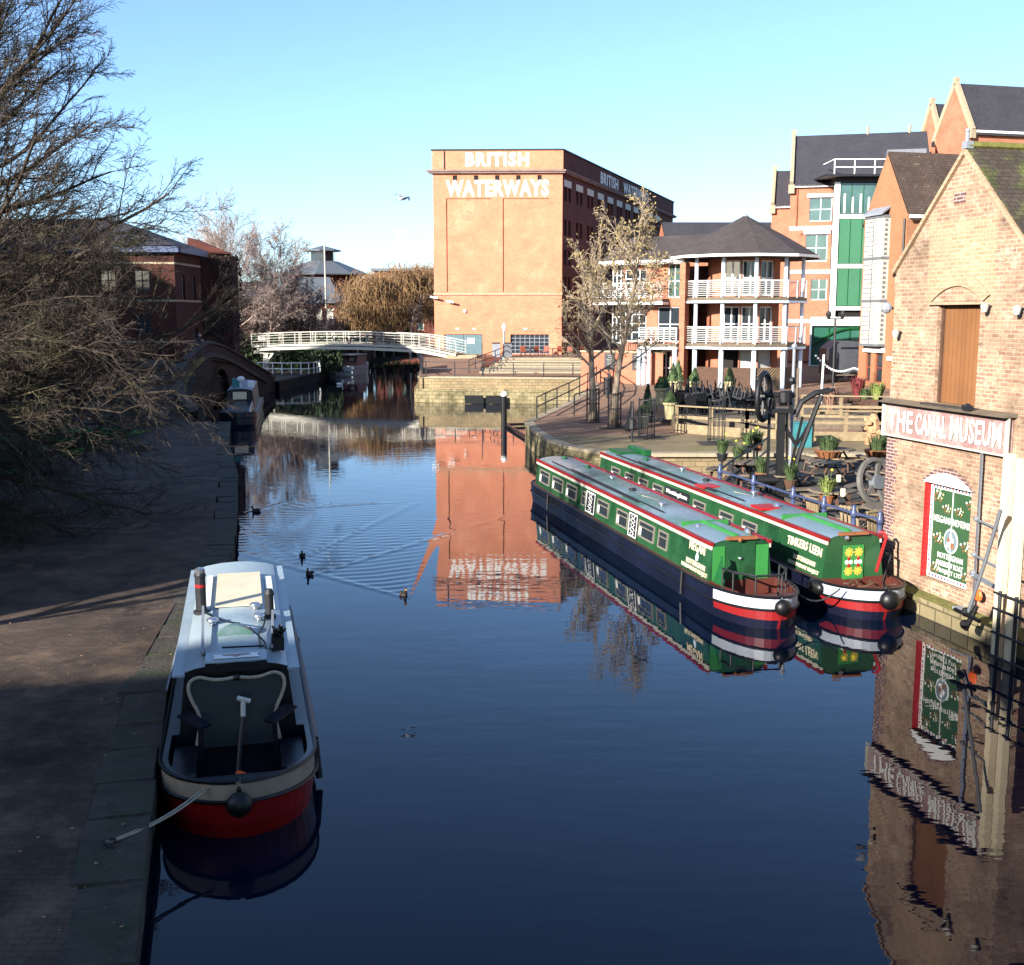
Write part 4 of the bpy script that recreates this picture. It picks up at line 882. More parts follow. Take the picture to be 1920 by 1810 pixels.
# unseen blocks, added and shaped to shade the left bank and near water
for nm, lb, poly, z1 in (('riverside_occluder', 'unseen brick block left of the view, shaped to shade the near towpath', [(-36, 9.5), (-20.2, 9.5), (-22.4, 44), (-30.5, 58), (-36, 58)], 8.8),
                         ('tall_occluder', 'unseen tall brick block added left of the towpath to shade the office front', [(-78, 24), (-50, 24), (-48, 66), (-78, 66)], 22),
                         ('bridge_end_occluder', 'unseen brick block added behind the viewer to shade the near bank', [(-55, -34), (-9, -34), (-9, -7.85), (-55, -17.6)], 15.2)):
    o = thing(nm, lb, 'building', (poly[0][0], poly[0][1], .6)); mb = MB(); mb.prism(poly, -.5, z1); mb.build('wall', 'office_brick', o); mb = MB(); mb.prism(grown(poly, .05) if len(poly) == 4 else poly, z1, z1 + .1); mb.build('roof', 'slate_grey', o)

# ================================================================== BRIDGES
hbk = thing('humpback_bridge', 'old brick humpback bridge with curved mossy parapet on the left towpath', 'bridge', (-20, 77, .6))
HP = [(-17.1, 61.3, 1.0), (-17.75, 62.4, 1.35), (-18.9, 64.4, 1.95), (-19.6, 66.8, 2.55), (-20.2, 69.5, 3.2), (-20.5, 72.2, 3.75), (-20.65, 74.8, 4.2), (-20.7, 77, 4.4), (-20.7, 80, 4.2), (-20.65, 83, 3.75), (-20.5, 86.5, 3.0), (-20.25, 90.5, 2.1), (-19.95, 94.5, 1.15)]
def dens(P, k=6):
    out = []
    for i in range(len(P) - 1):
        p0, p1, p2, p3 = P[max(0, i - 1)], P[i], P[i + 1], P[min(len(P) - 1, i + 2)]
        for j in range(k):
            t_ = j / k; out.append(tuple(.5 * (2 * b_ + (c - a) * t_ + (2 * a - 5 * b_ + 4 * c - e) * t_ * t_ + (3 * b_ - a - 3 * c + e) * t_ ** 3) for a, b_, c, e in zip(p0, p1, p2, p3)))
    return out + [tuple(P[-1])]
HD = dens(HP)
def offs(P, e):
    out = []
    for i, p in enumerate(P):
        a, b_ = P[max(0, i - 1)], P[min(len(P) - 1, i + 1)]; u = unit(a, b_); out.append((p[0] + u.y * e, p[1] - u.x * e) + tuple(p[2:]))
    return out
Fo = offs(HD, .0); Bo = offs(HD, -.42)
def soff(y): return -1 if abs(y - 79.8) > 2.3 else .5 + 2.1 * math.sqrt(max(0, 1 - ((y - 79.8) / 2.3) ** 2))
mb = MB()
for a, b_, c, e in zip(Fo, Fo[1:], Bo, Bo[1:]):
    za, zb = soff(a[1]), soff(b_[1])
    mb.quad((a[0], a[1], max(-1, za)), (b_[0], b_[1], max(-1, zb)), (b_[0], b_[1], b_[2]), (a[0], a[1], a[2])); mb.quad((c[0], c[1], .3), (c[0], c[1], c[2]), (e[0], e[1], e[2]), (e[0], e[1], .3))
    if za > -1 and zb > -1: mb.quad((a[0], a[1], za), (b_[0], b_[1], zb), (b_[0] - 6, b_[1], zb), (a[0] - 6, a[1], za))
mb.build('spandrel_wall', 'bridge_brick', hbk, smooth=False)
mb = MB()
for sgn in (-1, 1): y = 79.8 + sgn * 2.28; mb.quad((-20.7, y, -1), (-26.6, y, -1), (-26.6, y, .7), (-20.7, y, .7))
mb.build('tunnel_side', 'bridge_brick', hbk)
mb = MB()
for i in range(12):
    a0, a1 = math.pi * i / 12, math.pi * (i + 1) / 12
    P_ = [(-20.64, 79.8 - r_ * math.cos(a), .5 + (r_ - .2) * math.sin(a)) for r_, a in ((2.3, a0), (2.65, a0), (2.65, a1), (2.3, a1))]; mb.add(P_, [(0, 1, 2, 3)])
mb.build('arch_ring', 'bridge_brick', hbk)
mb = MB(); C1, C2 = offs(HD, .1), offs(HD, -.52); K = len(HD)
for prof in (0,):
    rows = [[(p[0], p[1], p[2] + .0) for p in C1], [(p[0], p[1], p[2] + .12) for p in C1], [((p[0] + q[0]) / 2, (p[1] + q[1]) / 2, p[2] + .24) for p, q in zip(C1, C2)], [(p[0], p[1], p[2] + .12) for p in C2], [(p[0], p[1], p[2]) for p in C2]]
    mb.sheet(rows)
mb.build('coping', 'cope_dark', hbk, smooth=False)
mb = MB(); S1, S2 = offs(HD, .14), offs(HD, -.0); k1 = 9; k2 = len(HD) - 4      # the weathered string course; mossy on the near wing
rows = lambda a, b_: [[(p[0], p[1], p[2] - .95) for p in S2[a:b_]], [(p[0], p[1], p[2] - .9) for p in S1[a:b_]], [(p[0], p[1], p[2] - .66) for p in S1[a:b_]], [(p[0], p[1], p[2] - .6) for p in S2[a:b_]]]
mb.sheet(rows(k1 + 28, k2)); mb.build('string_course', 'cope_dark', hbk); mb = MB(); mb.sheet(rows(k1, k1 + 29)); mb.build('mossy_band', 'moss', hbk)
mb = MB(); mb.cyl((-17.0, 61.1, .55), .22, .75, 10, 0, .14); mb.ball((-17.0, 61.1, 1.35), .16); mb.build('end_post', 'cope_dark', hbk)

fb = thing('footbridge', 'white arched steel footbridge with horizontal rails over the canal', 'footbridge', (-14, 104, 3))
def fbp(t_):                                             # centre line of the deck
    x = -24.4 + 19.9 * t_; y = 108.3 - 9.3 * t_; return Vector((x, y, 3.38 + .62 * (1 - (2 * t_ - .92) ** 2) * .55 - .35 * max(0, t_ - .85) / .15))
tt = [i / 36 for i in range(37)]
nf = Vector((-9.3, -19.9, 0)).normalized()
mb = MB(); mb.sheet([[fbp(t_) + nf * .9 for t_ in tt], [fbp(t_) - nf * .9 for t_ in tt]]); mb.sheet([[fbp(t_) + nf * .9 - Vector((0, 0, .12)) for t_ in tt], [fbp(t_) - nf * .9 - Vector((0, 0, .12)) for t_ in tt]]); mb.build('deck', 'timber_grey', fb)
for sd, nm in ((1, 'near'), (-1, 'far')):
    mb = MB(); P = [fbp(t_) + nf * .93 * sd for t_ in tt]
    for p, q in zip(P, P[1:]): mb.bar(p - Vector((0, 0, .06)), q - Vector((0, 0, .06)), .05, .16)
    for i in range(0, 34): mb.bar(P[i + 1] - Vector((0, 0, .36)) - nf * .08 * sd, P[i + 2] - Vector((0, 0, .36)) - nf * .08 * sd, .14, .26)
    mb.build('girder', 'off_white', fb)
    mb = MB()
    for h, r_ in ((1.12, .04), (.9, .018), (.65, .018), (.4, .018), (.15, .018)):
        for p, q in zip(P[::2], P[2::2]): mb.bar(p + Vector((0, 0, h)), q + Vector((0, 0, h)), r_ * 1.7)
    for i in range(0, 37, 3):
        for e in ((0, .22) if i % 2 else (0,)):
            p = P[i] + (P[min(i + 1, 36)] - P[max(i - 1, 0)]).normalized() * e; mb.bar(p, p + Vector((0, 0, 1.14)), .07)
    mb.build('railing', 'off_white', fb)
mb = MB(); rg = random.Random(4)
for i in range(11):
    t_ = .33 + i * .034; p = fbp(t_) + nf * 1.0 + Vector((0, 0, .6)); a0 = rg.random() * 6
    mb.tube([p + Vector((math.cos(a0 + a) * .28, -.4 * math.cos(a0 + a) * .28, math.sin(a0 + a) * .22)) for a in [q * .7 for q in range(rg.randint(5, 9))]], .035, 4)
mb.build('iron_scrollwork', 'iron', fb)
mb = MB(); c = fbp(.045); mb.box(c.x - .22, c.x + .22, c.y - .5, c.y + .5, .7, 2.7); mb.bar((c.x - 1.1, c.y - .3, 2.85), (c.x + 1.4, c.y - .3, 2.85), .3, .3); mb.bar((c.x + .2, c.y - .4, 2.0), (c.x + .75, c.y - .5, 2.8), .2); mb.build('pier', 'off_white', fb)
mb = MB(); c = fbp(1); mb.box(c.x - 1.2, c.x + 1.4, c.y - .7, c.y + 2.2, 1.8, 2.9); mb.build('abutment', 'stone_trim', fb)
mb = MB(); c = fbp(.03); mb.box(c.x - .25, c.x + .45, c.y - 1.05, c.y - 1.0, c.z + .5, c.z + 1.0); mb.build('notice', 'off_white', fb)

# ================================================================== RAILINGS, LAMPS, POSTS
def railing(path, zs, hh, name, label, cat='railing', m='iron', rails=(1, .55), r=.03, post=True, pr=None, loc=None, group=None):
    mb = MB(); pr = pr or r * 1.15
    for f in rails:
        for (a, za), (b_, zb) in zip(zip(path, zs), zip(path[1:], zs[1:])): mb.bar((a[0], a[1], za + hh * f), (b_[0], b_[1], zb + hh * f), r * 1.8)
    o = thing(name, label, cat, (path[0][0], path[0][1], zs[0]), group); mb.build('rail', m, o)
    for a, za in zip(path, zs):
        mb = MB(); mb.bar((a[0], a[1], za - .05), (a[0], a[1], za + hh * rails[0]), pr * 2); mb.build('post', m, o)
    return o
pts = [(-7.0, 88.5), (-6.75, 84.5), (-6.35, 82.9), (-4.2, 82.5), (-2.1, 82.2), (.1, 81.85), (2.3, 81.5), (4.4, 81.2), (5.6, 80.9)]
railing(pts, [zg(p[1]) for p in pts], 1.05, 'quay_railing', 'long black two-rail railing along the upper quay edge')
pts = [(1.0, 56.4), (1.5, 58.4), (2.2, 61), (3.0, 64), (3.8, 67.2), (4.5, 70.4), (5.0, 73), (5.5, 76.5)]
railing([(p[0] + .25, p[1]) for p in pts], [zg(p[1]) for p in pts], 1.1, 'ramp_railing', 'black railing climbing the ramp beside the tree guards')
pts = [(3.2, 57.5), (4.4, 61), (5.6, 66), (6.2, 71), (6.5, 76), (6.8, 80)]
railing(pts, [zg(p[1]) for p in pts], 1.1, 'inner_ramp_railing', 'second black railing on the inner side of the ramp')
pts = [(-3.3, 86.2), (-2.9, 89), (-2.2, 92), (-1.4, 95), (-.7, 98), (-.4, 100)]
railing(pts, [1.95, 2.05, 2.2, 2.4, 2.6, 2.7], 1.0, 'stair_handrail', 'black sloping handrail at the left end of the broad steps')
mb = MB(); pts = [(-7.4, 90), (-7.0, 87), (-6.85, 85)]
for a, b_ in zip(pts, pts[1:]): mb.ext([(a[0], a[1], 1.9), (b_[0], b_[1], 1.9), (b_[0], b_[1], 3.1), (a[0], a[1], 3.4)], (.05, 0, 0))
tag(mb.build('mesh_screen', 'iron'), 'black mesh panel at the footbridge end of the quay railing', 'railing')
o = thing('lamp_post', 'grey lamp post with a lantern in front of the warehouse', 'street lamp', (-.71, 100.5, 2.68))
mb = MB(); mb.cyl((-.71, 100.5, 2.68), .09, 2.3, 8); mb.cyl((-.71, 100.5, 2.68), .15, .5, 8); mb.build('post', 'lead', o); mb = MB(); mb.lathe((-.71, 100.5, 4.95), [(.1, 0), (.2, .35), (.12, .6), (.04, .7)], 8); mb.build('lantern', 'white', o)
for i, (x, lb) in enumerate(((-1.4, 'grey litter bin just left of the lamp post'), (-.35, 'darker litter bin at the foot of the lamp post'))):
    o = thing('litter_bin', lb, 'bin', (x, 100.1, 2.68)); mb = MB(); mb.box(x - .33, x + .33, 99.8, 100.4, 2.68, 3.85); mb.build('body', ('lead', 'mid_grey')[i], o); mb = MB(); mb.box(x - .36, x + .36, 99.77, 100.43, 3.85, 3.95); mb.build('lid', 'iron', o)
# cafe tables and chairs on the terrace
rg = random.Random(8)
def cafe_table(x, y, z, lb):
    o = thing('cafe_table', lb, 'table', (x, y, z), 'tables on the warehouse terrace'); mb = MB(); mb.cyl((x, y, z + .72), .42, .04, 12); mb.build('table_top', 'black', o); mb = MB(); mb.cyl((x, y, z), .05, .72, 6); mb.cyl((x, y, z), .25, .03, 10); mb.build('base', 'iron', o)
def cafe_chair(x, y, z, rz, m, lb, gr, nm='cafe_chair'):
    o = thing(nm, lb, 'chair', (0, 0, 0), gr)
    mb = MB(); mb.box(-.24, .24, -.24, .24, .43, .48); mb.build('seat', m, o); mb = MB(); mb.box(-.24, .24, .2, .25, .5, .95); mb.build('backrest', m, o)
    for sx in (-.2, .2):
        for sy in (-.2, .2): mb = MB(); mb.bar((sx, sy, 0), (sx, sy, .43), .04); mb.build('leg', 'iron', o)
    o.location = (x, y, z); o.rotation_euler = (0, 0, rz); return o
for i, (x, t_) in enumerate(((1.6, 'leftmost'), (3.6, 'middle'), (5.8, 'rightmost'))):
    cafe_table(x, 99.6, 2.68, 'small dark round terrace table, %s of three below the grille window' % t_)
base = cafe_chair(1.0, 100.2, 2.68, .2, 'brown_door', 'red-brown chair at the dark terrace tables by the grille window', 'red-brown terrace chairs')
for x, rz in ((2.3, .5), (3.0, -.4), (4.3, .2), (5.1, -.3), (6.4, .6)): dup(base, (x, 100.2 + rg.uniform(-.3, .3), 2.68), rz)
o = thing('sculpture_sign', 'thin black post with curled iron figures at the foot of the steps', 'sculpture', (-3.1 + .6, 83.2, 1.9))
mb = MB(); mb.bar((-2.2, 83.2, 1.9), (-2.2, 83.2, 4.3), .06); mb.build('post', 'iron', o); mb = MB(); rg = random.Random(2)
for q in range(2):
    for k_ in range(4):
        c = Vector((-1.5 + k_ * .28 + q * .05, 83.2, 2.2 + k_ * .12 + q * .55)); mb.tube([c + Vector((math.cos(a) * .16, 0, math.sin(a) * .26)) for a in (0, .9, 1.8, 2.7, 3.6)], .035, 4)
mb.build('iron_figures', 'iron', o)
# mooring post and boom at the inlet mouth
o = thing('mooring_post', 'black mooring post with a white cap standing in the water', 'post', (-.46, 64.4, 0))
mb = MB(); mb.cyl((-.46, 64.4, -.6), .17, 2.35, 12); mb.build('post', 'black', o); mb = MB(); mb.ball((-.46, 64.4, 1.85), .2); mb.build('cap', 'white', o)
mb = MB(); mb.bar((-.3, 64.4, .12), (3.2, 65.6, .12), .2, .14); mb.bar((-.3, 64.3, .12), (1.0, 56.2, .12), .16, .12); tag(mb.build('floating_boom', 'black'), 'black floating boom from the mooring post to the quay', 'boom')
mb = MB(); P = [(-18.6, 63.5), (-20.6, 66.5), (-21.6, 70), (-22, 76)]
# lifebuoy box, signs at the far bank pier
o = thing('jetty_railing', 'white railing round the far landing under the footbridge', 'railing', (-21, 106, .9))
P = [(-24.2, 107), (-21.6, 105.6), (-19.2, 106.2), (-18.6, 108.5), (-19.0, 111)]
mb = MB()
for h in (1.05, .5): 
    for a, b_ in zip(P, P[1:]): mb.bar((a[0], a[1], .85 + h), (b_[0], b_[1], .85 + h), .09)
mb.build('rail', 'white', o)
for a in dens([(p[0], p[1], .85) for p in P], 3): mb = MB(); mb.bar(a, (a[0], a[1], 1.9), .09); mb.build('post', 'white', o)

# ================================================================== PEOPLE AND BIRDS
def person(loc, rz, lb, lean=.35, hair='hair_grey', coat='coat', walking=False):
    o = thing('person', lb, 'person', (0, 0, 0))
    V = {}; pts = []; E = []; rad = []
    def v(n, p, r_): V[n] = len(pts); pts.append(p); rad.append(r_)
    v('pel', (0, 0, .95), .15); v('waist', (0, -.05 * lean, 1.1), .135); v('chest', (0, -.28 * lean, 1.33), .16); v('neck', (0, -.42 * lean, 1.5), .06); v('headb', (0, -.50 * lean, 1.58), .085); v('head', (0, -.54 * lean, 1.68), .098); v('top', (0, -.54 * lean, 1.75), .07)
    for s_, n in ((-1, 'L'), (1, 'R')):
        v('sh' + n, (s_ * .19, -.3 * lean, 1.40), .07); v('el' + n, (s_ * .25, -.3 * lean - .16, 1.2), .05); v('wr' + n, (s_ * .14, -.3 * lean - .42, 1.16), .035); v('ha' + n, (s_ * .1, -.3 * lean - .5, 1.16), .04)
        k_ = s_ * .18 if walking else 0
        v('hip' + n, (s_ * .1, 0, .88), .11); v('kn' + n, (s_ * .11, -.02 - k_, .48), .07); v('an' + n, (s_ * .11, .03 - k_ * 1.3, .09), .045); v('toe' + n, (s_ * .12, -.14 - k_ * 1.3, .05), .04)
    for a, b_ in (('pel', 'waist'), ('waist', 'chest'), ('chest', 'neck'), ('neck', 'headb'), ('headb', 'head'), ('head', 'top')): E.append((V[a], V[b_]))
    for n in 'LR':
        for a, b_ in (('chest', 'sh' + n), ('sh' + n, 'el' + n), ('el' + n, 'wr' + n), ('wr' + n, 'ha' + n), ('pel', 'hip' + n), ('hip' + n, 'kn' + n), ('kn' + n, 'an' + n), ('an' + n, 'toe' + n)): E.append((V[a], V[b_]))
    me = bpy.data.meshes.new('body'); me.from_pydata(pts, E, []); b_ = bpy.data.objects.new('body', me); COL.objects.link(b_); b_.parent = o
    for mm in (coat, 'skin'): me.materials.append(MATS[mm])
    sk = b_.modifiers.new('skin', 'SKIN'); 
    for i, r_ in enumerate(rad): me.skin_vertices[0].data[i].radius = (r_, r_)
    me.skin_vertices[0].data[0].use_root = True
    su = b_.modifiers.new('sub', 'SUBSURF'); su.levels = 1; su.render_levels = 2
    hd = Vector((0, -.54 * lean, 1.68))
    mb = MB(); mb.ball(hd + Vector((0, -.015, -.01)), .103, 10, sc3=(.9, .95, 1.15)); mb.ball(hd + Vector((0, -.12, -.02)), .02, 6); mb.build('face', 'skin', o, True)
    mb = MB(); mb.ball(hd + Vector((0, .03, .045)), .115, 10, sc3=(1, 1, .95)); mb.build('hair', hair, o, True)
    mb = MB()
    for sx in (-.1, .1):
        c = Vector((sx, -.3 * lean - .5, 1.16)); mb.ball(c, .045, 8, sc3=(.8, 1.2, .5))
        for f in range(4): mb.bar(c + Vector((-.03 + f * .02, -.04, 0)), c + Vector((-.032 + f * .021, -.1 + .01 * abs(f - 1.5), -.02)), .016)
        mb.bar(c + Vector((-.04 * (1 if sx > 0 else -1), -.01, 0)), c + Vector((-.075 * (1 if sx > 0 else -1), -.05, -.005)), .018)
    mb.build('hand', 'skin', o)
    o.location = loc; o.rotation_euler = (0, 0, rz); return o
person((-21.45, 76.2, 3.3), R(70), 'grey-haired person in a dark coat leaning on the humpback bridge parapet', .9)
person((-24.6, 79, 3.0), R(20), 'person in dark clothes walking behind the humpback bridge', .15, coat='black', walking=True)

def duck(name, lb, body, head, loc, h, s=1., cat='duck', group=None):
    o = thing(name, lb, cat, (0, 0, 0), group)
    mb = MB(); rows = []
    prof = [(-.30, .02, .12), (-.24, .07, .10), (-.12, .115, .075), (.02, .125, .065), (.13, .10, .07), (.2, .05, .09), (.23, .01, .1)]
    for x, r_, z in prof: rows.append([(x, r_ * math.cos(a), z - .03 + r_ * .75 * math.sin(a)) for a in [2 * math.pi * i / 10 for i in range(11)]])
    mb.sheet(rows); mb.tube([(.12, 0, .1), (.17, 0, .19), (.19, 0, .25)], [.06, .042, .04], 8); mb.build('body', body, o, True)
    mb = MB(); mb.ball((.205, 0, .275), .055, 8, sc3=(1.15, .9, 1)); mb.build('head', head, o, True); mb = MB(); mb.tube([(.25, 0, .27), (.32, 0, .258)], [.022, .012], 6); mb.build('bill', 'gold', o)
    mb = MB()
    for sy in (-1, 1): mb.ball((-.08, sy * .1, .09), .13, 8, sc3=(1.2, .25, .55))
    mb.build('wing', body, o, True)
    o.location = (loc[0], loc[1], 0); o.rotation_euler = (0, 0, math.atan2(h[1], h[0])); o.scale = (s,) * 3
for (p, h), lb in zip(DUCKS, ('dark duck swimming alone near the left canal wall', 'dark duck swimming behind the pair of crossing wakes', 'dark duck close behind the pale boat roof, in the middle of the long wake', 'dark duck leading the long rippled wake in mid canal')):
    duck('duck', lb, 'feather', 'feather', p, h, .66, group='ducks swimming on the canal')
duck('gull_afloat', 'white gull floating on the water before the footbridge', 'feather_white', 'feather_white', (-15.79, 103.2), (1, -.3), 1.3, 'gull')
g = thing('flying_gull', 'gull gliding in the sky left of the warehouse lettering', 'gull', (0, 0, 0))
mb = MB(); mb.tube([(-.28, 0, 0), (-.1, 0, .02), (.12, 0, .03), (.26, 0, .03)], [.02, .075, .07, .02], 8); mb.build('body', 'feather_white', g, True)
mb = MB()
for s_ in (-1, 1): mb.add([(.12, s_ * .05, .05), (-.1, s_ * .05, .05), (-.04, s_ * .4, .2), (.14, s_ * .4, .2), (-.16, s_ * .78, .06), (-.06, s_ * .74, .07)] + [(.12, s_ * .05, .035), (-.1, s_ * .05, .035), (-.04, s_ * .4, .185), (.14, s_ * .4, .185)], [(0, 1, 2, 3), (3, 2, 4, 5), (6, 7, 8, 9), (0, 3, 9, 6), (1, 2, 8, 7)])
mb.build('wing', 'feather_grey', g); mb = MB(); mb.add([(-.26, .02, 0), (-.26, -.02, 0), (-.42, -.08, 0), (-.42, .08, 0), (-.26, 0, .015)], [(0, 1, 2, 3), (0, 4, 3), (1, 4, 2)]); mb.build('tail', 'feather_white', g)
p = atY(755, 374, 45); g.location = p; g.rotation_euler = (R(14), R(-6), R(38)); g.scale = (.8, .8, .8)

# ================================================================== TREES
def grow(mb, p, d, L, r, lvl, P, rg, leaves=None):
    S = P['seg'][lvl]; pts = [p.copy()]; rad = [r]; d = d.copy(); st = L / S; up = P['up'][lvl]; wob = P['wob'][lvl]; end = P.get('tip', .35)
    ds = [d.copy()]
    for i in range(S):
        d = Vector((d.x + rg.gauss(0, wob), d.y + rg.gauss(0, wob), d.z + rg.gauss(0, wob) + up)).normalized()
        p = p + d * st; pts.append(p); rad.append(r * (1 - (1 - end) * (i + 1) / S)); ds.append(d.copy())
    mb.tube(pts, rad, P['sides'][lvl], 0, cap=False)
    last = lvl + 1 >= len(P['n'])
    if leaves is not None and lvl >= P['leaf_lvl']:
        for _ in range(P['leaf_n'] if rg.random() < P.get('leaf_p', 1) else 0):
            i = rg.randint(1, S); q = pts[i] + Vector((rg.gauss(0, .1), rg.gauss(0, .1), rg.gauss(0, .1))); s = P['leaf_s'] * rg.uniform(.6, 1.3)
            a = Vector((rg.gauss(0, 1), rg.gauss(0, 1), rg.gauss(0, 1))).normalized() * s; b = Vector((rg.gauss(0, 1), rg.gauss(0, 1), rg.gauss(0, 1))).normalized() * s * .7
            leaves.add([q, q + a * .5 + b * .5, q + a, q + a * .5 - b * .5], [(0, 1, 2, 3)])
    if last: return
    n = P['n'][lvl + 1]; n = n if isinstance(n, int) else rg.randint(*n)
    f0 = P['from'][lvl]
    for k in range(n):
        f = f0 + (1 - f0) * (k + rg.random()) / n; x = f * S; i = min(S - 1, int(x)); q = pts[i].lerp(pts[i + 1], x - i); dd = ds[i + 1]
        o = dd.orthogonal().normalized(); o = Matrix.Rotation(rg.random() * 6.283, 3, dd) @ o
        a = P['ang'][lvl] * rg.uniform(.6, 1.3); nd = (dd * math.cos(a) + o * math.sin(a)).normalized()
        if 'bias' in P: nd = (nd + Vector(P['bias']) * rg.random()).normalized()
        cl = L * P['ratio'][lvl] * (1 - P.get('short', .45) * f) * rg.uniform(.7, 1.25)
        cr = max(P['rmin'], rad[i] * P['rr'][lvl] * rg.uniform(.8, 1))
        grow(mb, q, nd, cl, cr, lvl + 1, P, rg, leaves)
def tree(name, label, base, d, L, r, P, seed, m, group=None, leafm=None, fr=.0):
    o = thing(name, label, 'tree', base, group); rg = random.Random(seed); base = Vector(base)
    tr = MB(); S = 7; pts = [base.copy()]; d = Vector(d).normalized(); ds = [d]; p = base.copy()
    rad = [r * 1.35]
    for i in range(S):
        d = (d + Vector((rg.gauss(0, .06), rg.gauss(0, .06), .03))).normalized(); p = p + d * (L / S); pts.append(p); ds.append(d); rad.append(r * (1 - .75 * (i + 1) / S))
    tr.tube(pts, rad, 8, 0); tr.build('trunk', m[0], o, True)
    mb = MB(); lv = MB() if leafm else None
    n = P['n'][0]
    for k in range(n):
        f = P['first'] + (1 - P['first']) * (k + rg.random()) / n; x = f * S; i = min(S - 1, int(x)); q = pts[i].lerp(pts[i + 1], x - i)
        a = k * 2.39996 + rg.uniform(-.5, .5); el = P['el'][0] + (P['el'][1] - P['el'][0]) * f + rg.uniform(-.2, .2)
        nd = Vector((math.cos(a) * math.cos(el), math.sin(a) * math.cos(el), math.sin(el)))
        if 'bias' in P: nd = (nd + Vector(P['bias']) * 1.2).normalized()
        grow(mb, q, nd, P['len'] * (1 - P['taper'] * f) * rg.uniform(.75, 1.2), max(P['rmin'] * 2, rad[i] * .45), 0, P, rg, lv)
    mb.build('crown', m[1], o)
    if lv: lv.build('foliage', leafm, o)
    return o
# the near overhanging tree: boughs reach in from the left edge
PN = dict(n=[42, 14, 12, 6], seg=[8, 6, 5, 3], up=[.02, .03, .02, .01], wob=[.08, .095, .11, .12], sides=[6, 4, 3, 3], ang=[.75, .75, .8], ratio=[.42, .42, .42], rr=[.5, .5, .55], rmin=.0085, first=.16, el=(-.12, 1.1), len=7.7, taper=.3, bias=(.42, -.05, .0), tip=.3, short=.4)
PN['from'] = [.15, .12, .1]
tree('overhanging_tree', 'large bare tree overhanging the towpath at the top left', (-17.2, 33, .6), (.1, 0, 1), 13, .34, PN, 21, ('bark', 'twig_near'))
PB = dict(PN); PB.update(n=[40, 14, 12, 6], len=7.0, el=(-.25, .75), taper=.15, bias=(.5, -.1, -.06), up=[-.012, -.01, .01, .02], first=.1, short=.35)
tree('low_spreading_tree', 'lower bare tree with drooping twiggy boughs over the dark towpath', (-16.6, 31, .6), (.15, 0, 1), 6.2, .24, PB, 5, ('bark', 'twig_near'))
PS = dict(PN); PS.update(n=[14, 7, 5], seg=[6, 4, 3], len=4.2, bias=(0, 0, .1), first=.35, el=(.3, 1.2), rmin=.02)
tree('towpath_tree', 'slim tree beside the near towpath, left of the view', (-13.6, 16.2, .6), (.05, 0, 1), 9, .17, PS, 9, ('bark', 'twig_near'))
tree('towpath_tree', 'second slim tree beside the near towpath, left of the view', (-16, 13.2, .6), (-.05, .05, 1), 9, .2, PS, 10, ('bark', 'twig_near'))
# the two street trees in iron guards
PT = dict(n=[15, 7, 7, 3], seg=[6, 4, 3, 2], up=[.05, .03, .02, 0], wob=[.09, .13, .17, .2], sides=[5, 4, 3, 3], ang=[.6, .7, .8], ratio=[.46, .46, .5], rr=[.5, .5, .6], rmin=.012, first=.30, el=(.15, 1.25), len=3.5, taper=.4, tip=.35, leaf_lvl=3, leaf_n=1, leaf_s=.15)
PT['from'] = [.2, .15, .1]
tree('street_tree', 'left street tree with long bare shoots and olive leaf clumps', (4.0, 55.3, 1.15), (-.02, 0, 1), 7.2, .2, dict(PT, leaf_n=1, leaf_p=.28, n=[18, 8, 6, 3]), 31, ('bark_pale', 'bark_pale'), leafm='clump')
tree('street_tree', 'right taller street tree thick with yellow-olive clumps before the warehouse side', (4.85, 53.2, 1.08), (.10, 0, 1), 8.4, .18, dict(PT, n=[20, 8, 7, 4], len=3.9, leaf_n=1, leaf_p=.6, leaf_s=.15), 34, ('bark_pale', 'bark_pale'), leafm='clump')
def guard(x, y, z, lb, r_=.32, hh=1.7):
    o = thing('tree_guard', lb, 'tree guard', (x, y, z), 'black iron tree guards'); mb = MB()
    for i in range(12): a = i * math.pi / 6; mb.bar((x + r_ * math.cos(a), y + r_ * math.sin(a), z), (x + r_ * math.cos(a), y + r_ * math.sin(a), z + hh), .025)
    mb.build('bars', 'iron', o); mb = MB()
    for h in (.15, hh * .55, hh - .08): mb.tube([(x + r_ * math.cos(i * math.pi / 8), y + r_ * math.sin(i * math.pi / 8), z + h) for i in range(17)], .022, 4)
    mb.build('hoop', 'iron', o)
    mb = MB(); mb.box(x - .75, x + .75, y - .6, y + .6, z, z + .02); mb.build('grating', 'cope_dark', o)
guard(4.0, 55.3, 1.12, 'iron guard round the trunk of the left street tree'); guard(4.88, 53.2, 1.06, 'iron guard round the trunk of the right street tree')
p = G(1258 - 45, 822, 1.0); guard(p.x, p.y + .2, 1.0, 'iron guard round the dark clipped conifer beside the chairs', .36, 1.75)
p = G(1345, 833, 1.0); guard(p.x, p.y + .3, 1.0, 'tall iron guard round a small bare shrub in front of the timber fence', .36, 1.9); pg2 = p
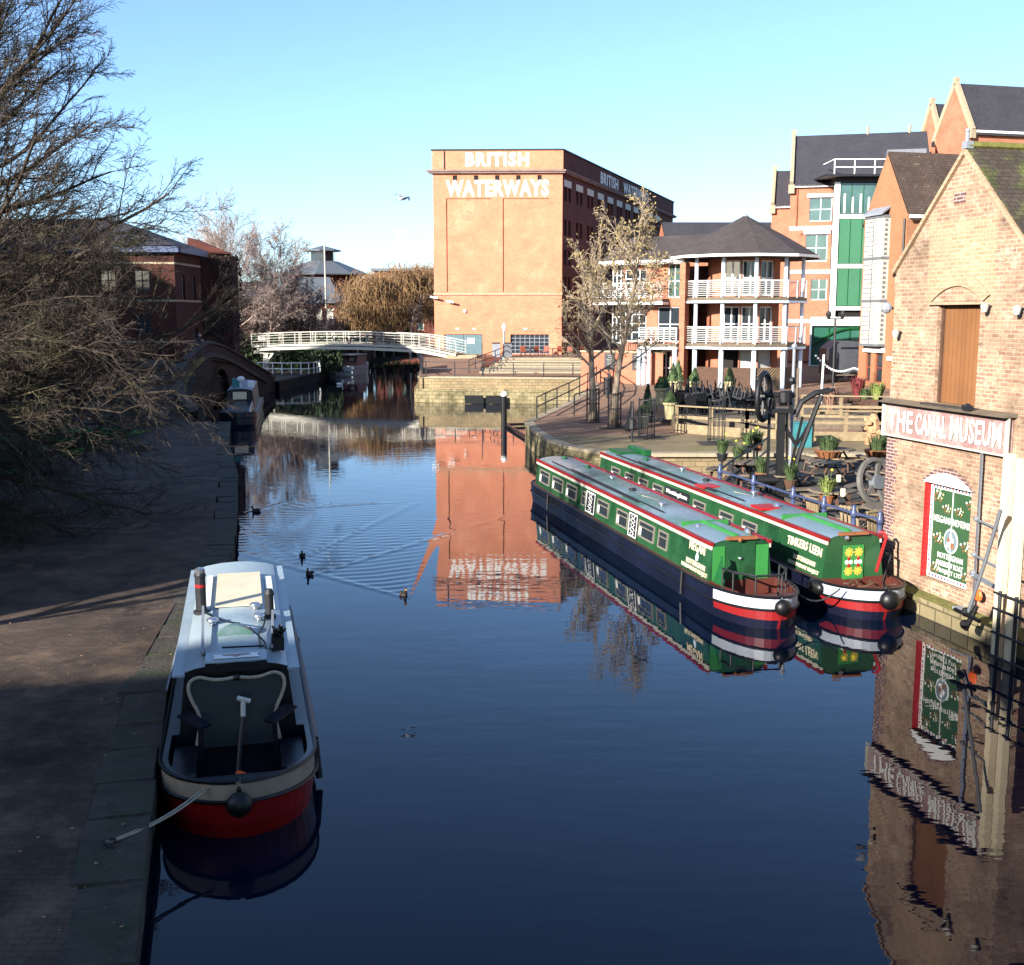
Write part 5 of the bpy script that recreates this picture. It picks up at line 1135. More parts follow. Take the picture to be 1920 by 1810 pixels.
# background trees
PF = dict(n=[22, 9, 8, 4], seg=[6, 4, 3, 2], up=[.05, .03, .02, 0], wob=[.10, .14, .18, .2], sides=[4, 3, 3, 3], ang=[.6, .7, .8], ratio=[.48, .48, .45], rr=[.5, .55, .6], rmin=.022, first=.22, el=(.2, 1.3), len=6.2, taper=.45, tip=.35)
PF['from'] = [.2, .15, .1]
for i, (px, Y_, hh, ln, lb) in enumerate(((448, 112, 15.6, 6.6, 'tallest bare pale tree, behind the humpback bridge'), (392, 116, 14, 5.8, 'bare tree just left of the tallest pale one'), (508, 118, 14.8, 6.0, 'bare tree just right of the tallest pale one'), (556, 124, 12, 4.6, 'bare tree left of the pagoda roof'), (585, 126, 8.5, 4.0, 'small bare tree below the pagoda roof'))):
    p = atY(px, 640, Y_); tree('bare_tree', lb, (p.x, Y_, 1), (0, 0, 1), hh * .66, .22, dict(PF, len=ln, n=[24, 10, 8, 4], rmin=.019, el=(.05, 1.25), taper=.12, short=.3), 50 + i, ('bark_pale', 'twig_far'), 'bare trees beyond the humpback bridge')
for i, (px, Y_, hh) in enumerate(((412, 106, 9), (470, 114, 8.5), (530, 118, 8), (565, 123, 6.5))):
    p = atY(px, 660, Y_); tree('dark_tree', ('shaded scrubby tree nearest the humpback bridge', 'shaded scrubby tree behind the left end of the footbridge', 'shaded scrubby tree above the left third of the footbridge', 'shaded scrubby tree before the canalside house', 'smallest shaded scrubby tree left of the willow')[i], (p.x, Y_, .9), (0, 0, 1), hh * .6, .14, dict(PF, len=hh * .42, first=.08, n=[20, 9, 7, 3]), 70 + i, ('bark', 'twig_dark'), 'shaded trees behind the footbridge')
# orange willows: curtains of hanging shoots
def willow(lb, x, y, hh, w_, seed, n=900, m='willow'):
    o = thing('willow_tree', lb, 'tree', (x, y, 1), 'orange willows left of the warehouse'); rg = random.Random(seed)
    mb = MB(); mb.tube([(x, y, .8), (x + .3, y, hh * .35), (x - .2, y, hh * .7), (x + .1, y, hh * .95)], [.45, .34, .2, .06], 7)
    limbs = []
    for i in range(22):
        a = rg.random() * 6.283; q0 = Vector((x, y, hh * rg.uniform(.3, .75))); q1 = q0 + Vector((math.cos(a) * w_ * rg.uniform(.4, .95), math.sin(a) * w_ * rg.uniform(.4, .95), hh * rg.uniform(.12, .3))); md = (q0 + q1) / 2 + Vector((0, 0, .9)); mb.tube([q0, md, q1], [.14, .09, .03], 5, cap=False); limbs.append((q0, md, q1))
    mb.build('trunk', 'bark', o)
    mb = MB()
    for i in range(n):
        q0, md, q1 = rg.choice(limbs); f = rg.random() ** .6; p = (q0.lerp(md, f * 2) if f < .5 else md.lerp(q1, f * 2 - 1)); p = p + Vector((rg.gauss(0, .9), rg.gauss(0, .9), rg.gauss(0, .5)))
        a = rg.random() * 6.283; e = rg.uniform(.4, 1.6); L = rg.uniform(.4, 2.6); P_ = [p]
        P_.append(p + Vector((math.cos(a) * e * .6, math.sin(a) * e * .6, rg.uniform(.1, 1.1)))); P_.append(P_[-1] + Vector((math.cos(a) * e * .5, math.sin(a) * e * .5, -L * .3))); P_.append(P_[-1] + Vector((rg.gauss(0, .12), rg.gauss(0, .12), -L * .4))); P_.append(P_[-1] + Vector((rg.gauss(0, .12), rg.gauss(0, .12), -L * .3)))
        mb.tube(P_, [.035, .032, .028, .022, .014], 3, cap=False)
    mb.build('crown', m, o)
willow('broad orange willow right beside the warehouse wall', -14.0, 150, 12.2, 5.0, 1, 3000); willow('orange willow behind and left of the broad one', -17.6, 138, 10.4, 4.0, 2, 2400); willow('orange willow partly hidden by the warehouse edge', -11.5, 172, 13.4, 4.5, 3, 2000)
for i, px in enumerate((555, 672, 690, 702, 720, 737, 770, 784)):
    Y_ = 138 + (i * 37 % 17); p = atY(px, 650, Y_); hh = (8, 9, 11, 8.5, 10, 9, 7, 8.5)[i]; o = thing('birch_sapling', 'slender pale birch stem, number %s from the left along the far bank' % ('one two three four five six seven eight'.split()[i]), 'tree', (p.x, Y_, 1), 'pale birches on the far bank')
    rg = random.Random(90 + i); mb = MB(); P_ = [(p.x, Y_, .8), (p.x + rg.uniform(-.3, .3), Y_, hh * .5), (p.x + rg.uniform(-.6, .6), Y_, hh)]; mb.tube(P_, [.13, .09, .02], 5); mb.build('trunk', 'birch', o)
    mb = MB()
    for k in range(60):
        f = rg.uniform(.25, 1); q = Vector(P_[0]).lerp(Vector(P_[2]), f); a = rg.random() * 6.28; mb.tube([q, q + Vector((math.cos(a) * .7, math.sin(a) * .7, .6)), q + Vector((math.cos(a) * 1.2, math.sin(a) * 1.2, .5))], [.03, .02, .012], 3, cap=False)
    mb.build('crown', 'twig_far', o)
# scrub masses along the far bank and under the trees
rg = random.Random(77); mb = MB()
for i in range(15000):
    px = rg.uniform(395, 800); Y_ = rg.uniform(112, 122) if px < 640 else rg.uniform(150, 175); p = atY(px, 650, Y_); z = .7 + rg.random() ** 1.6 * (3.6 if px < 640 else 3.0); s = rg.uniform(.15, .4); a = rg.random() * 6.28
    q = Vector((p.x, Y_, z)); mb.add([q, q + Vector((s * math.cos(a), s * math.sin(a), rg.uniform(-.2, .3))), q + Vector((rg.uniform(-.2, .2), rg.uniform(-.2, .2), s))], [(0, 1, 2)])
tag(mb.build('undergrowth', 'leaf_dk'), 'dark tangled scrub along the far canal bank', 'undergrowth', kind='stuff')

# ================================================================== BOATS
def hull_parts(o, L, hw0, bow, stern, zgf, band, mats, well, fore=.45, deckm='red_dk', lowm=0, well_z=.28, redk=(2,)):
    """a narrowboat hull along +x (bow forward), waterline at z = 0; band = length of the painted bow bands"""
    xs = sorted({0, .15, .4, .8, 1.3, 2, 3} | {L * i / 20 for i in range(3, 18)} | {L - bow * f for f in (1.2, 1, .85, .7, .55, .42, .3, .2, .12, .05, .015, 0)} | {L - band, well[0], well[1]})
    xs = [x for x in xs if 0 <= x <= L]
    def hw(x):
        v = hw0
        if x < stern: v = hw0 * math.sqrt(max(0, 1 - ((stern - x) / stern) ** 2)) * .9 + hw0 * .1
        if x > L - bow: v = hw0 * (max(0, 1 - ((x - (L - bow)) / bow) ** 2.3)) ** .55 * .97 + .03
        return v
    lev = [(-.35, .86, -.25), (.0, .93, -.08), (.20, .97, -.02), (.38, 1.0, .0), (1., 1.0, .0)]           # height, width factor, rake at the bow
    def pt(x, sgn, k):
        z, f, rk = lev[k]; zz = zgf(x) if k == 4 else (z if k < 3 else zgf(x) - .26); t_ = max(0, (x - (L - bow)) / bow); return (x + rk * t_ * t_, sgn * hw(x) * f, zz)
    mb = MB()
    for sgn in (-1, 1):
        for x0, x1 in zip(xs, xs[1:]):
            for k in range(4):
                m = lowm
                if x1 > L - band + .01: m = 1 if k == 3 else (2 if k in redk else lowm)
                mb.add([pt(x0, sgn, k), pt(x1, sgn, k), pt(x1, sgn, k + 1), pt(x0, sgn, k + 1)], [(0, 1, 2, 3)], m)
    for k in range(4): mb.add([pt(0, -1, k), pt(0, 1, k), pt(0, 1, k + 1), pt(0, -1, k + 1)], [(0, 1, 2, 3)], lowm)
    for k in range(4): mb.add([pt(L, -1, k), pt(L, 1, k), pt(L, 1, k + 1), pt(L, -1, k + 1)], [(0, 1, 2, 3)], 1 if k == 3 else 2)
    mb.build('hull', mats, o)
    mb = MB()
    for sgn in (-1, 1):
        P1 = [(x, sgn * (hw(x) + .015), zgf(x) - .26) for x in xs]; mb.tube(P1, .028, 5)
        P1 = [(x, sgn * hw(x), zgf(x)) for x in xs]; mb.tube(P1, .03, 5)
    mb.build('rubbing_strake', 'black', o)
    mb = MB(); a, b_ = well
    for x0, x1 in zip(xs, xs[1:]):
        xm = (x0 + x1) / 2
        if a < xm < b_:
            for sgn in (-1, 1):
                mb.add([(x0, sgn * max(.02, hw(x0) - .1), zgf(x0)), (x1, sgn * max(.02, hw(x1) - .1), zgf(x1)), (x1, sgn * max(.02, hw(x1) - .1), well_z), (x0, sgn * max(.02, hw(x0) - .1), well_z)], [(0, 1, 2, 3)])
                mb.add([(x0, sgn * max(.02, hw(x0) - .1), zgf(x0)), (x1, sgn * max(.02, hw(x1) - .1), zgf(x1)), (x1, sgn * hw(x1), zgf(x1)), (x0, sgn * hw(x0), zgf(x0))], [(0, 1, 2, 3)])
            mb.add([(x0, -hw(x0) + .1, well_z), (x1, -hw(x1) + .1, well_z), (x1, hw(x1) - .1, well_z), (x0, hw(x0) - .1, well_z)], [(0, 1, 2, 3)])
        else: mb.add([(x0, -hw(x0), zgf(x0) - .004), (x1, -hw(x1), zgf(x1) - .004), (x1, hw(x1), zgf(x1) - .004), (x0, hw(x0), zgf(x0) - .004)], [(0, 1, 2, 3)])
    for x in (a, b_): mb.add([(x, -hw(x) + .09, well_z), (x, hw(x) - .09, well_z), (x, hw(x) - .09, zgf(x)), (x, -hw(x) + .09, zgf(x))], [(0, 1, 2, 3)])
    mb.build('deck', deckm, o)
    return hw
def cabin_parts(o, x0, x1, wb, wt, zb, zt, cam_, sm, rm, fm=None, rake=.0):
    S = [(-wb, zb), (-wt, zt)]; T = [(-wt, zt), (-wt * .8, zt + cam_ * .45), (-wt * .4, zt + cam_ * .88), (0, zt + cam_), (wt * .4, zt + cam_ * .88), (wt * .8, zt + cam_ * .45), (wt, zt)]
    mb = MB()
    for sgn in (-1, 1): mb.add([(x0, sgn * wb, zb), (x1, sgn * wb, zb), (x1 - rake, sgn * wt, zt), (x0, sgn * wt, zt)], [(0, 1, 2, 3)])
    mb.add([(x0, -wb, zb), (x0, wb, zb)] + [(x0, y, z) for y, z in reversed(T)], [tuple(range(9))])
    mb.build('cabin_side', sm, o)
    mb = MB(); mb.add([(x1, -wb, zb), (x1, wb, zb)] + [(x1 - rake, y, z) for y, z in reversed(T)], [tuple(range(9))]); fr = mb.build('cabin_front', fm or sm, o)
    mb = MB(); n_ = 16; rows = []
    for i in range(n_ + 1):
        x = x0 - .04 + (x1 - rake + .06 - x0) * i / n_; rows.append([(x, y, z + .012) for y, z in T])
    mb.sheet(rows); mb.build('roof', rm, o, True)
    return T
def sideM(sgn, wb, wt, zb, zt):
    """frame on a cabin side seen from outside: x along, z up the slope"""
    up = Vector((0, sgn * (wt - wb), zt - zb)).normalized(); xa = Vector((1, 0, 0)) if sgn < 0 else Vector((-1, 0, 0)); ya = up.cross(xa)
    if ya.y * sgn > 0: ya = -ya
    return Matrix(((xa.x, ya.x, up.x, 0), (xa.y, ya.y, up.y, sgn * wb), (xa.z, ya.z, up.z, zb), (0, 0, 0, 1)))
def place(o, bow_mid, fwd):
    """put a boat so that its local point bow_mid=(x along, world X, world Y) lands there, bow along fwd"""
    a = math.atan2(fwd[1], fwd[0]); o.rotation_euler = (0, 0, a); x = bow_mid[0]; o.location = (bow_mid[1] - x * math.cos(a), bow_mid[2] - x * math.sin(a), 0)
def fender(o, c, r, nm='bow_fender'):
    mb = MB(); mb.ball(c, r, 12, sc3=(.8, 1, .95)); mb.tube([(c[0] - .1, c[1], c[2] + r * .8), (c[0] - .25, c[1], c[2] + r * 1.4)], .03, 5); return mb.build(nm, 'black', o, True)

# ---- the two green trip boats at the museum
FW = (.236, -.972)
def trip_boat(nm, lb, L, zt, wb, wt, gl):                # gl = length of the open bow
    o = thing('narrowboat', lb, 'narrowboat', (0, 0, 0), 'green narrowboats moored beside the museum')
    zgf = lambda x: .60 + .08 * max(0, (x - (L - 3.2)) / 3.2) ** 1.6 + .05 * max(0, (1.5 - x) / 1.5)
    xf = L - gl
    hw = hull_parts(o, L, .92, gl - .05, 1.1, zgf, min(1.35, gl - .25), ['hull_blue', 'bow_white', 'red_trim'], (xf + .02, L - .42))
    cabin_parts(o, .9, xf, wb, wt, .58, zt, .12, 'green', 'roof_paint', 'green')
    for sgn in (-1, 1):
        mb = MB(); mb.box(.85, xf + .03, sgn * wt - .02, sgn * wt + .06 if sgn > 0 else sgn * wt + .02, zt - .02, zt + .06) if sgn > 0 else mb.box(.85, xf + .03, sgn * wt - .06, sgn * wt + .02, zt - .02, zt + .06)
        hr = mb.build('handrail', 'red_trim', o); mb = MB(); mb.box(.85, xf + .03, min(sgn * (wt + .008), sgn * (wt + .04)), max(sgn * (wt + .008), sgn * (wt + .04)), zt - .11, zt - .024); mb.build('white_line', 'off_white', hr)
    return o, xf, zgf
def side_window(o, M, a, b_, z0=.18, z1=.62):
    f = MB(M); f.box(a, b_, -.03, .0, z0, z0 + .04); f.box(a, b_, -.03, 0, z1 - .04, z1); f.box(a, a + .04, -.03, 0, z0 + .04, z1 - .04); f.box(b_ - .04, b_, -.03, 0, z0 + .04, z1 - .04); f.box(a + .04, b_ - .04, -.024, -.004, z1 - .17, z1 - .145)
    w_ = f.build('window', 'frame_grey', o); g = MB(M); g.box(a + .04, b_ - .04, -.012, -.002, z0 + .04, z1 - .04); g.build('pane', 'glass', w_)
    if b_ - a > .8:
        c = MB(M); c.box(a + .05, a + .2, -.02, -.013, z0 + .05, z1 - .18); c.build('curtain', 'white', w_)
Lm = 17.6; zt = 1.42; wb, wt = .75, .67
meg, xf, zgf = trip_boat('narrowboat', 'nearer green narrowboat moored on the outside, open bow deck with a black rail', Lm, zt, wb, wt, 1.95)
M = sideM(-1, wb, wt, .58, zt)                           # x along the boat; distances t measured back from the cabin front
for a, b_ in ((14.3, 13.1), (12.7, 11.5), (11.1, 10.0), (9.45, 9.05), (7.95, 6.95), (6.25, 5.35), (4.5, 3.4), (3.1, 2.5)): side_window(meg, M, xf - a, xf - b_)
for a, b_ in ((9.0, 8.15), (5.25, 4.6)):
    mb = MB(M); x0, x1 = xf - a, xf - b_; mb.box(x0, x1, -.022, -.002, .05, .70); p = mb.build('side_hatch', 'iron', meg)
    mb = MB(M); ring(x0 + .02, x1 - .02, .07, .68, .03, -.03, -.0225); c = (x0 + x1) / 2
    for q in range(5):
        z = .15 + q * .115; mb.tube([(c + (.12 + .05 * (q % 2)) * math.cos(t_), -.028, z + .045 * math.sin(t_)) for t_ in [i * .7 for i in range(10)]], .010, 3)
    mb.build('painted_scrolls', 'white', p)
M2_ = sideM(1, wb, wt, .58, zt)
for a in (2, 4.5, 7, 9.5, 12): side_window(meg, M2_, -(xf - a), -(xf - a) + 1.0)
mb = MB(M); mb.text('MEGAN', xf - .75, .54, .2, .86, y=-.02, ext=.012, off=.006, curve=-.06); mb.text('NOTTINGHAM', xf - .75, .2, .12, 1.05, y=-.02, ext=.012, off=.006); mb.text('NARROWBOAT PROJECT', xf - .8, .05, .12, 1.45, y=-.02, ext=.012, off=.006)
mb.build('lettering', 'cream', meg)
mb = MB(M); P = [(xf - .72 + .07 * math.sin(a) * (1 + .3 * math.cos(a)), -.012, .43 - .1 * math.cos(a)) for a in [i * math.pi / 7 for i in range(14)]]; mb.ext(P, (0, .008, 0)); mb.build('emblem', 'blue_white', meg)
mb = MB()
for y0, y1, m in ((-.5, -.02, 0), (-.01, .47, 0)): mb.box(xf + .005, xf + .03, y0 * .72, y1 * .72, .62, zt + .02, m)
mb.box(xf + .004, xf + .02, -.66, -.38, .6, zt - .04, 1); mb.box(xf + .004, xf + .02, .36, .66, .6, zt - .04, 1)
dr = mb.build('door', ['green', 'green_lt'], meg)
mb = MB(); mb.ball((xf + .06, -.03, 1.1), .035, 8); mb.tube([(xf + .03, -.03, 1.1), (xf + .06, -.03, 1.1)], .015, 5); mb.build('handle', 'chrome', dr)
mb = MB(); mb.box(xf + .0, xf + .08, -.36, .36, zt + .10, zt + .17); mb.ball((xf + .09, -.06, zt + .1), .05, 8); mb.build('head_beam', 'terracotta', meg)
mb = MB(); mb.add([(xf + .5, -.6, .3), (xf + .55, -.6, .3), (xf + .35, -.58, 1.22), (xf + .25, -.58, 1.22)], [(0, 1, 2, 3)]); mb.ext([(xf + .05, -.66, .6), (xf + .5, -.6, .6), (xf + .3, -.6, 1.15)], (0, .03, 0)); mb.build('side_panel', 'green_dk', meg)
mb = MB()
xA, xB = xf + .55, Lm - .55
for x, y in ((xA, -.66), (xA + .4, -.6), (xB, -.3), (xB, .3), (xA + .4, .62), (xA, .66)): mb.tube([(x, y, .3), (x, y, 1.02)], .022, 6)
for z in (1.02,): mb.tube([(xA, -.66, z), (xA + .4, -.6, z), (xB, -.3, z), (xB, .3, z), (xA + .4, .62, z), (xA, .66, z)], .026, 6)
mb.build('bow_rail', 'iron', meg)
fender(meg, (Lm + .1, .0, .50), .18)
mb = MB(); mb.box(Lm - 1.0, Lm - .75, .1, .3, .29, .45, 1); mb.ball((Lm - .8, .15, .38), .13, 8, 1); mb.tube([(Lm - .9 + .2 * math.cos(a), -.15 + .2 * math.sin(a), .31 + a * .006) for a in [i * .6 for i in range(30)]], .02, 5, 0); mb.build('coiled_rope', ['rope', 'red_dk'], meg)
def roof_kit(o, xf, zt, rg, hatch):
    for k, x in enumerate((1.6, 4.0, 6.4, 8.8, 11.2)):
        mb = MB(); y = rg.uniform(-.12, .3); mb.cyl((x, y, zt + .1), .07, .05, 10); mb.ball((x, y, zt + .17), .12, 10, sc3=(1, 1, .38)); mb.build('roof_vent', ('green_dk', 'green_dk', 'chrome', 'iron', 'chrome')[k], o, True)
    mb = MB(); x = xf - hatch; mb.box(x, x + .07, -.58, .58, zt + .05, zt + .17); mb.box(x + .07, xf - .1, -.1, -.03, zt + .11, zt + .2); mb.box(x + .1, xf - .1, .28, .34, zt + .08, zt + .14); mb.build('hatch_runner', 'green_lt', o)
    mb = MB(); mb.box(x + .1, xf - .12, -.01, .27, zt + .125, zt + .15); mb.build('sliding_hatch', 'roof_paint', o)
    mb = MB(); mb.tube([(xf - 6 + i * .35, -.1 + .3 * math.sin(i * .8) * .3 + .35 * i / 15, zt + .13 - .05 * i / 15) for i in range(15)], .014, 4); mb.build('roof_cable', 'rope', o)
    mb = MB(); mb.bar((2.2, -.52, zt + .12), (10.5, -.54, zt + .12), .035); mb.bar((4.2, -.44, zt + .13), (12.2, -.48, zt + .13), .03); mb.build('boat_pole', 'iron', o)
rg = random.Random(12); roof_kit(meg, xf, zt, rg, 2.0)
mb = MB(); mb.lathe((xf - .8, .52, zt + .03), [(.10, 0), (.1, .02), (.06, .12), (.03, .14)], 8); mb.lathe((xf - 1.6, -.35, zt + .06), [(.1, 0), (.05, .1), (.02, .12)], 8); mb.build('roof_lamp', 'chrome', meg)
for x in (3.2, xf - 1.0):
    mb = MB(); mb.tube([(x, -.95, .62), (x, -.97, .1)], .035, 6); mb.build('side_fender', 'black', meg)
mb = MB(); mb.tube([(.1, -.3, .62), (.1, .3, .62), (.1, .3, 1.1)], .04, 6); mb.ball((-.15, 0, .4), .22, 10); mb.build('stern_gear', 'black', meg)
place(meg, (xf, 5.03, 24.15), FW)

Lt = 18.2; zt2 = 1.5; wb2, wt2 = .76, .63
tin, xt, zgf2 = trip_boat('narrowboat', 'second green narrowboat moored inside beside the museum wall, yellow flowers painted on its front', Lt, zt2, wb2, wt2, 1.4)
Mt = sideM(-1, wb2, wt2, .58, zt2)
for a in (14.6, 13.2, 11.9, 10.6, 7.4, 5.6, 4.2): side_window(tin, Mt, xt - a, xt - a + .85, .3, .66)
mb = MB(Mt); mb.box(xt - 9.6, xt - 7.7, -.02, -.002, .44, .72); b_ = mb.build('name_board', 'iron', tin); mb = MB(Mt); mb.text('Nottingham', xt - 8.65, .5, .16, 1.6, y=-.03, off=.02); mb.build('lettering', 'letter', b_)
mb = MB(Mt); mb.text('TINKERS LEEN', xt - .95, .52, .2, 1.6, y=-.02, ext=.012, off=.02, curve=-.03); mb.text('NOTTINGHAM', xt - .85, .24, .11, 1.0, y=-.02, ext=.012, off=.02); mb.text('NARROWBOAT PROJECT', xt - .85, .07, .11, 1.4, y=-.02, ext=.012, off=.02)
mb.build('lettering', 'cream', tin)
mb = MB(); mb.box(xt + .004, xt + .03, -.26, .24, .6, 1.36); pn = mb.build('flower_panel', 'green_lt', tin)
mb = MB()
for y in (-.12, .11):
    for z, m, r_ in ((1.2, 0, .06), (1.06, 2, .04), (.98, 1, .05), (.9, 2, .04), (.78, 0, .06)):
        for q in (-1, 1) if m == 1 else (0,): mb.ball((xt + .034, y + q * .05, z), r_, 8, m, sc3=(.2, 1, 1))
        for q in range(8):
            if m == 0: a = q * math.pi / 4; mb.ball((xt + .03, y + .085 * math.cos(a), z + .085 * math.sin(a)), .028, 6, 3, sc3=(.2, 1, 1))
mb.build('painted_flowers', ['yellow', 'white', 'red', 'gold'], pn)
mb = MB(); mb.tube([(xt + .5, .28, .85), (xt + .15, .66, 1.38), (xt + .1, .74, 1.52), (xt + .05, .68, 1.62), (xt, .6, 1.62)], .035, 8); mb.build('red_boathook', 'red', tin)
mb = MB(); mb.box(xt + .0, xt + .1, -.4, .3, zt2 + .1, zt2 + .16); mb.build('head_beam', 'terracotta', tin)
mb = MB(); mb.ball((xt + .06, -.22, zt2 + .04), .06, 8); mb.lathe((xt - 3.5, -.1, zt2 + .1), [(.12, 0), (.06, .12), (.03, .14)], 8); mb.build('roof_lamp', 'chrome', tin)
rg = random.Random(15); roof_kit(tin, xt, zt2, rg, 2.3)
mb = MB(); mb.box(1.0, 2.2, -.4, .5, zt2 + .12, zt2 + .2); mb.box(.9, 2.6, .35, .6, zt2 + .1, zt2 + .28); mb.build('stern_hatch', 'green_dk', tin)
for x in (xt - 7.5, xt - 3.9): mb = MB(); mb.box(x, x + .6, -.62, -.1, zt2 + .09, zt2 + .15); mb.build('red_box', 'red', tin)
fender(tin, (Lt + .10, .0, .48), .22); mb = MB(); mb.ball((Lt - 1.3, -.95, .5), .22, 10, sc3=(1.5, .6, .8)); mb.build('side_fender', 'black', tin, True)
mb = MB(); rg = random.Random(3)
for i in range(26): c = Vector((Lt - 1.1 + rg.random() * .6, rg.uniform(-.4, .4), .3 + rg.random() * .35)); mb.bar(c, c + Vector((rg.uniform(-.3, .3), rg.uniform(-.3, .3), rg.uniform(-.05, .12))), .03)
mb.build('bow_clutter', 'timber_dk', tin)
place(tin, (xt, 7.56, 24.3), FW)
mb = MB(); a = Vector((5.9, 22.9, .68)); b_ = Vector((6.9, 22.95, .7)); mb.tube([a.lerp(b_, i / 8) - Vector((0, 0, .25 * math.sin(math.pi * i / 8))) for i in range(9)], .02, 5); tag(mb.build('mooring_rope', 'iron'), 'dark slack rope tying the two green narrowboats together', 'rope')

# ---- the pale-roofed boat by the towpath
Ln = 9.6
nb = thing('narrowboat', 'pale-roofed narrowboat with cream and red bow bands moored at the left towpath', 'narrowboat', (0, 0, 0))
zgn = lambda x: .62 + .14 * max(0, (x - (Ln - 2.6)) / 2.6) ** 1.5
xw = Ln - 2.15
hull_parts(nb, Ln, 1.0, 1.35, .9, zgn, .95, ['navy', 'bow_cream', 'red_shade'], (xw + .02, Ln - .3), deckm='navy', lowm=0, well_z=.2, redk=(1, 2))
cabin_parts(nb, .9, xw, .8, .70, .62, 1.5, .10, 'navy', 'roof_pale', 'black')
mb = MB()
for sgn in (-1, 1): mb.bar((.85, sgn * .78, 1.47), (xw + .03, sgn * .78, 1.47), .17, .03)
mb.build('roof_edge', 'roof_pale', nb)
mb = MB(); P = []
for t_ in range(41):
    a = -1 + 2 * t_ / 40
    P.append(a)
# scalloped cratch board: shouldered shape trimmed with white rope
half = [(.0, 1.44), (.18, 1.42), (.34, 1.43), (.5, 1.47), (.62, 1.42), (.645, 1.3), (.60, 1.15), (.53, 1.0), (.5, .85), (.53, .7), (.56, .55)]
out = [(-y, z) for y, z in reversed(half)] + half[1:]
mb = MB(); mb.ext([(xw + .10 + (1.47 - z) * .14, y, z) for y, z in out] + [(xw + .24, .5, .5), (xw + .24, -.5, .5)], (.03, 0, .0)); cb = mb.build('cratch_board', 'slate_teal', nb)
mb = MB(); D_ = dens([(xw + .145 + (1.47 - z) * .14, y, z) for y, z in out], 3); mb.tube(D_, .024, 6); mb.ball((xw + .16, 0, 1.44), .05, 8, 1); mb.build('rope_trim', ['rope', 'black'], cb)
mb = MB(); mb.box(xw - .05, xw + .06, -.42, .42, 1.50, 1.60, 1); mb.ext([(xw - .42, -.42, 1.625), (xw + .02, -.42, 1.615), (xw + .02, .42, 1.615), (xw - .42, .42, 1.625)], (0, 0, .02), 0); nbd = mb.build('name_plank', ['roof_pale', 'black'], nb)
mb = MB()
P = [(-.33, .06), (.33, .06), (.29, -.02), (.33, -.12), (-.33, -.12), (-.29, -.02)]; mb.ext([(xw - .2 - x * 1.1, y, 1.648) for y, x in P], (0, 0, .004), 0)
P = [(-.2, .03), (.18, .03), (.2, .0), (.06, -.03), (0, -.09), (-.06, -.03), (-.18, -.0)]; mb.ext([(xw - .2 - x * 1.1, y, 1.654) for y, x in P], (0, 0, .003), 1); mb.build('painted_scroll', ['white', 'sign_red'], nbd)
mb = MB(); mb.box(2.0, 4.4, -.34, .42, 1.622, 1.645); mb.build('solar_panel', 'cream', nb)
mb = MB(); mb.box(2.0, 4.4, -.52, -.42, 1.6, 1.62); mb.box(2.2, 4.5, .5, .62, 1.57, 1.6); mb.build('roof_board', 'white', nb)
for nm, x, y, hh, r_ in (('stove_chimney', 4.45, -.56, .62, .085), ('stove_chimney', 5.0, .52, .38, .07)):
    mb = MB(); mb.lathe((x, y, 1.55), [(r_ * 1.5, 0), (r_ * 1.5, .05), (r_, .07), (r_, hh), (r_ * 1.12, hh), (r_ * 1.12, hh + .03), (r_ * .8, hh + .1)], 12, 0)
    if y < 0: mb.lathe((x, y, 1.55 + hh * .72), [(r_ * 1.03, 0), (r_ * 1.03, .05)], 12, 1); mb.lathe((x, y, 1.55 + hh + .05), [(r_ * .95, 0), (r_ * .95, .08), (.03, .1)], 12, 2)
    mb.build(nm, ['iron', 'red', 'chrome'], nb)
for x, y in ((4.55, .3), (5.35, -.36), (5.25, .35)):
    mb = MB(); mb.cyl((x, y, 1.58), .05, .07, 10); mb.ball((x, y, 1.67), .1, 10, sc3=(1, 1, .45)); mb.build('roof_vent', 'chrome', nb, True)
for y, a, b_ in ((-.46, 4.5, 7.1), (.5, 4.9, 7.0)):
    mb = MB(); mb.bar((a, y * 1.15, 1.68), (b_, y, 1.66), .04); mb.bar((b_ - .3, y, 1.56), (b_ - .05, y, 1.66), .05, m=1); mb.build('boat_pole', ['lead', 'navy'], nb)
mb = MB(); P = [(y, 1.60 + .16 * math.cos(y / .26 * 1.3)) for y in [-.26 + .052 * i for i in range(11)]]; mb.ext([(5.95, y - .02, z) for y, z in P] + [(5.95, .24, 1.6), (5.95, -.28, 1.6)], (.14, 0, 0)); mb.build('roof_bridge_piece', 'roof_paint', nb)
mb = MB(); mb.box(xw - .75, xw - .5, .5, .68, 1.58, 1.78); 
rg = random.Random(6)
for i in range(14): c = Vector((xw - .62, .59, 1.78)); mb.bar(c + Vector((rg.uniform(-.1, .1), rg.uniform(-.08, .08), 0)), c + Vector((rg.uniform(-.16, .16), rg.uniform(-.12, .12), .12)), .03)
mb.build('plant_tub', 'black', nb)
for P in ([(4.6, -.5, 1.6), (5.4, -.2, 1.66), (5.9, .05, 1.74)], [(6.1, .2, 1.72), (6.6, .4, 1.63), (6.9, .42, 1.62)], [(4.9, .45, 1.62), (5.6, .42, 1.62), (6.2, .33, 1.64), (6.9, .36, 1.64)], [(6.85, .4, 1.64), (6.8, -.2, 1.64)]):
    mb = MB(); mb.tube([p[:3] for p in dens([tuple(q) for q in P], 4)], .014, 5); mb.build('roof_cable', 'black', nb)
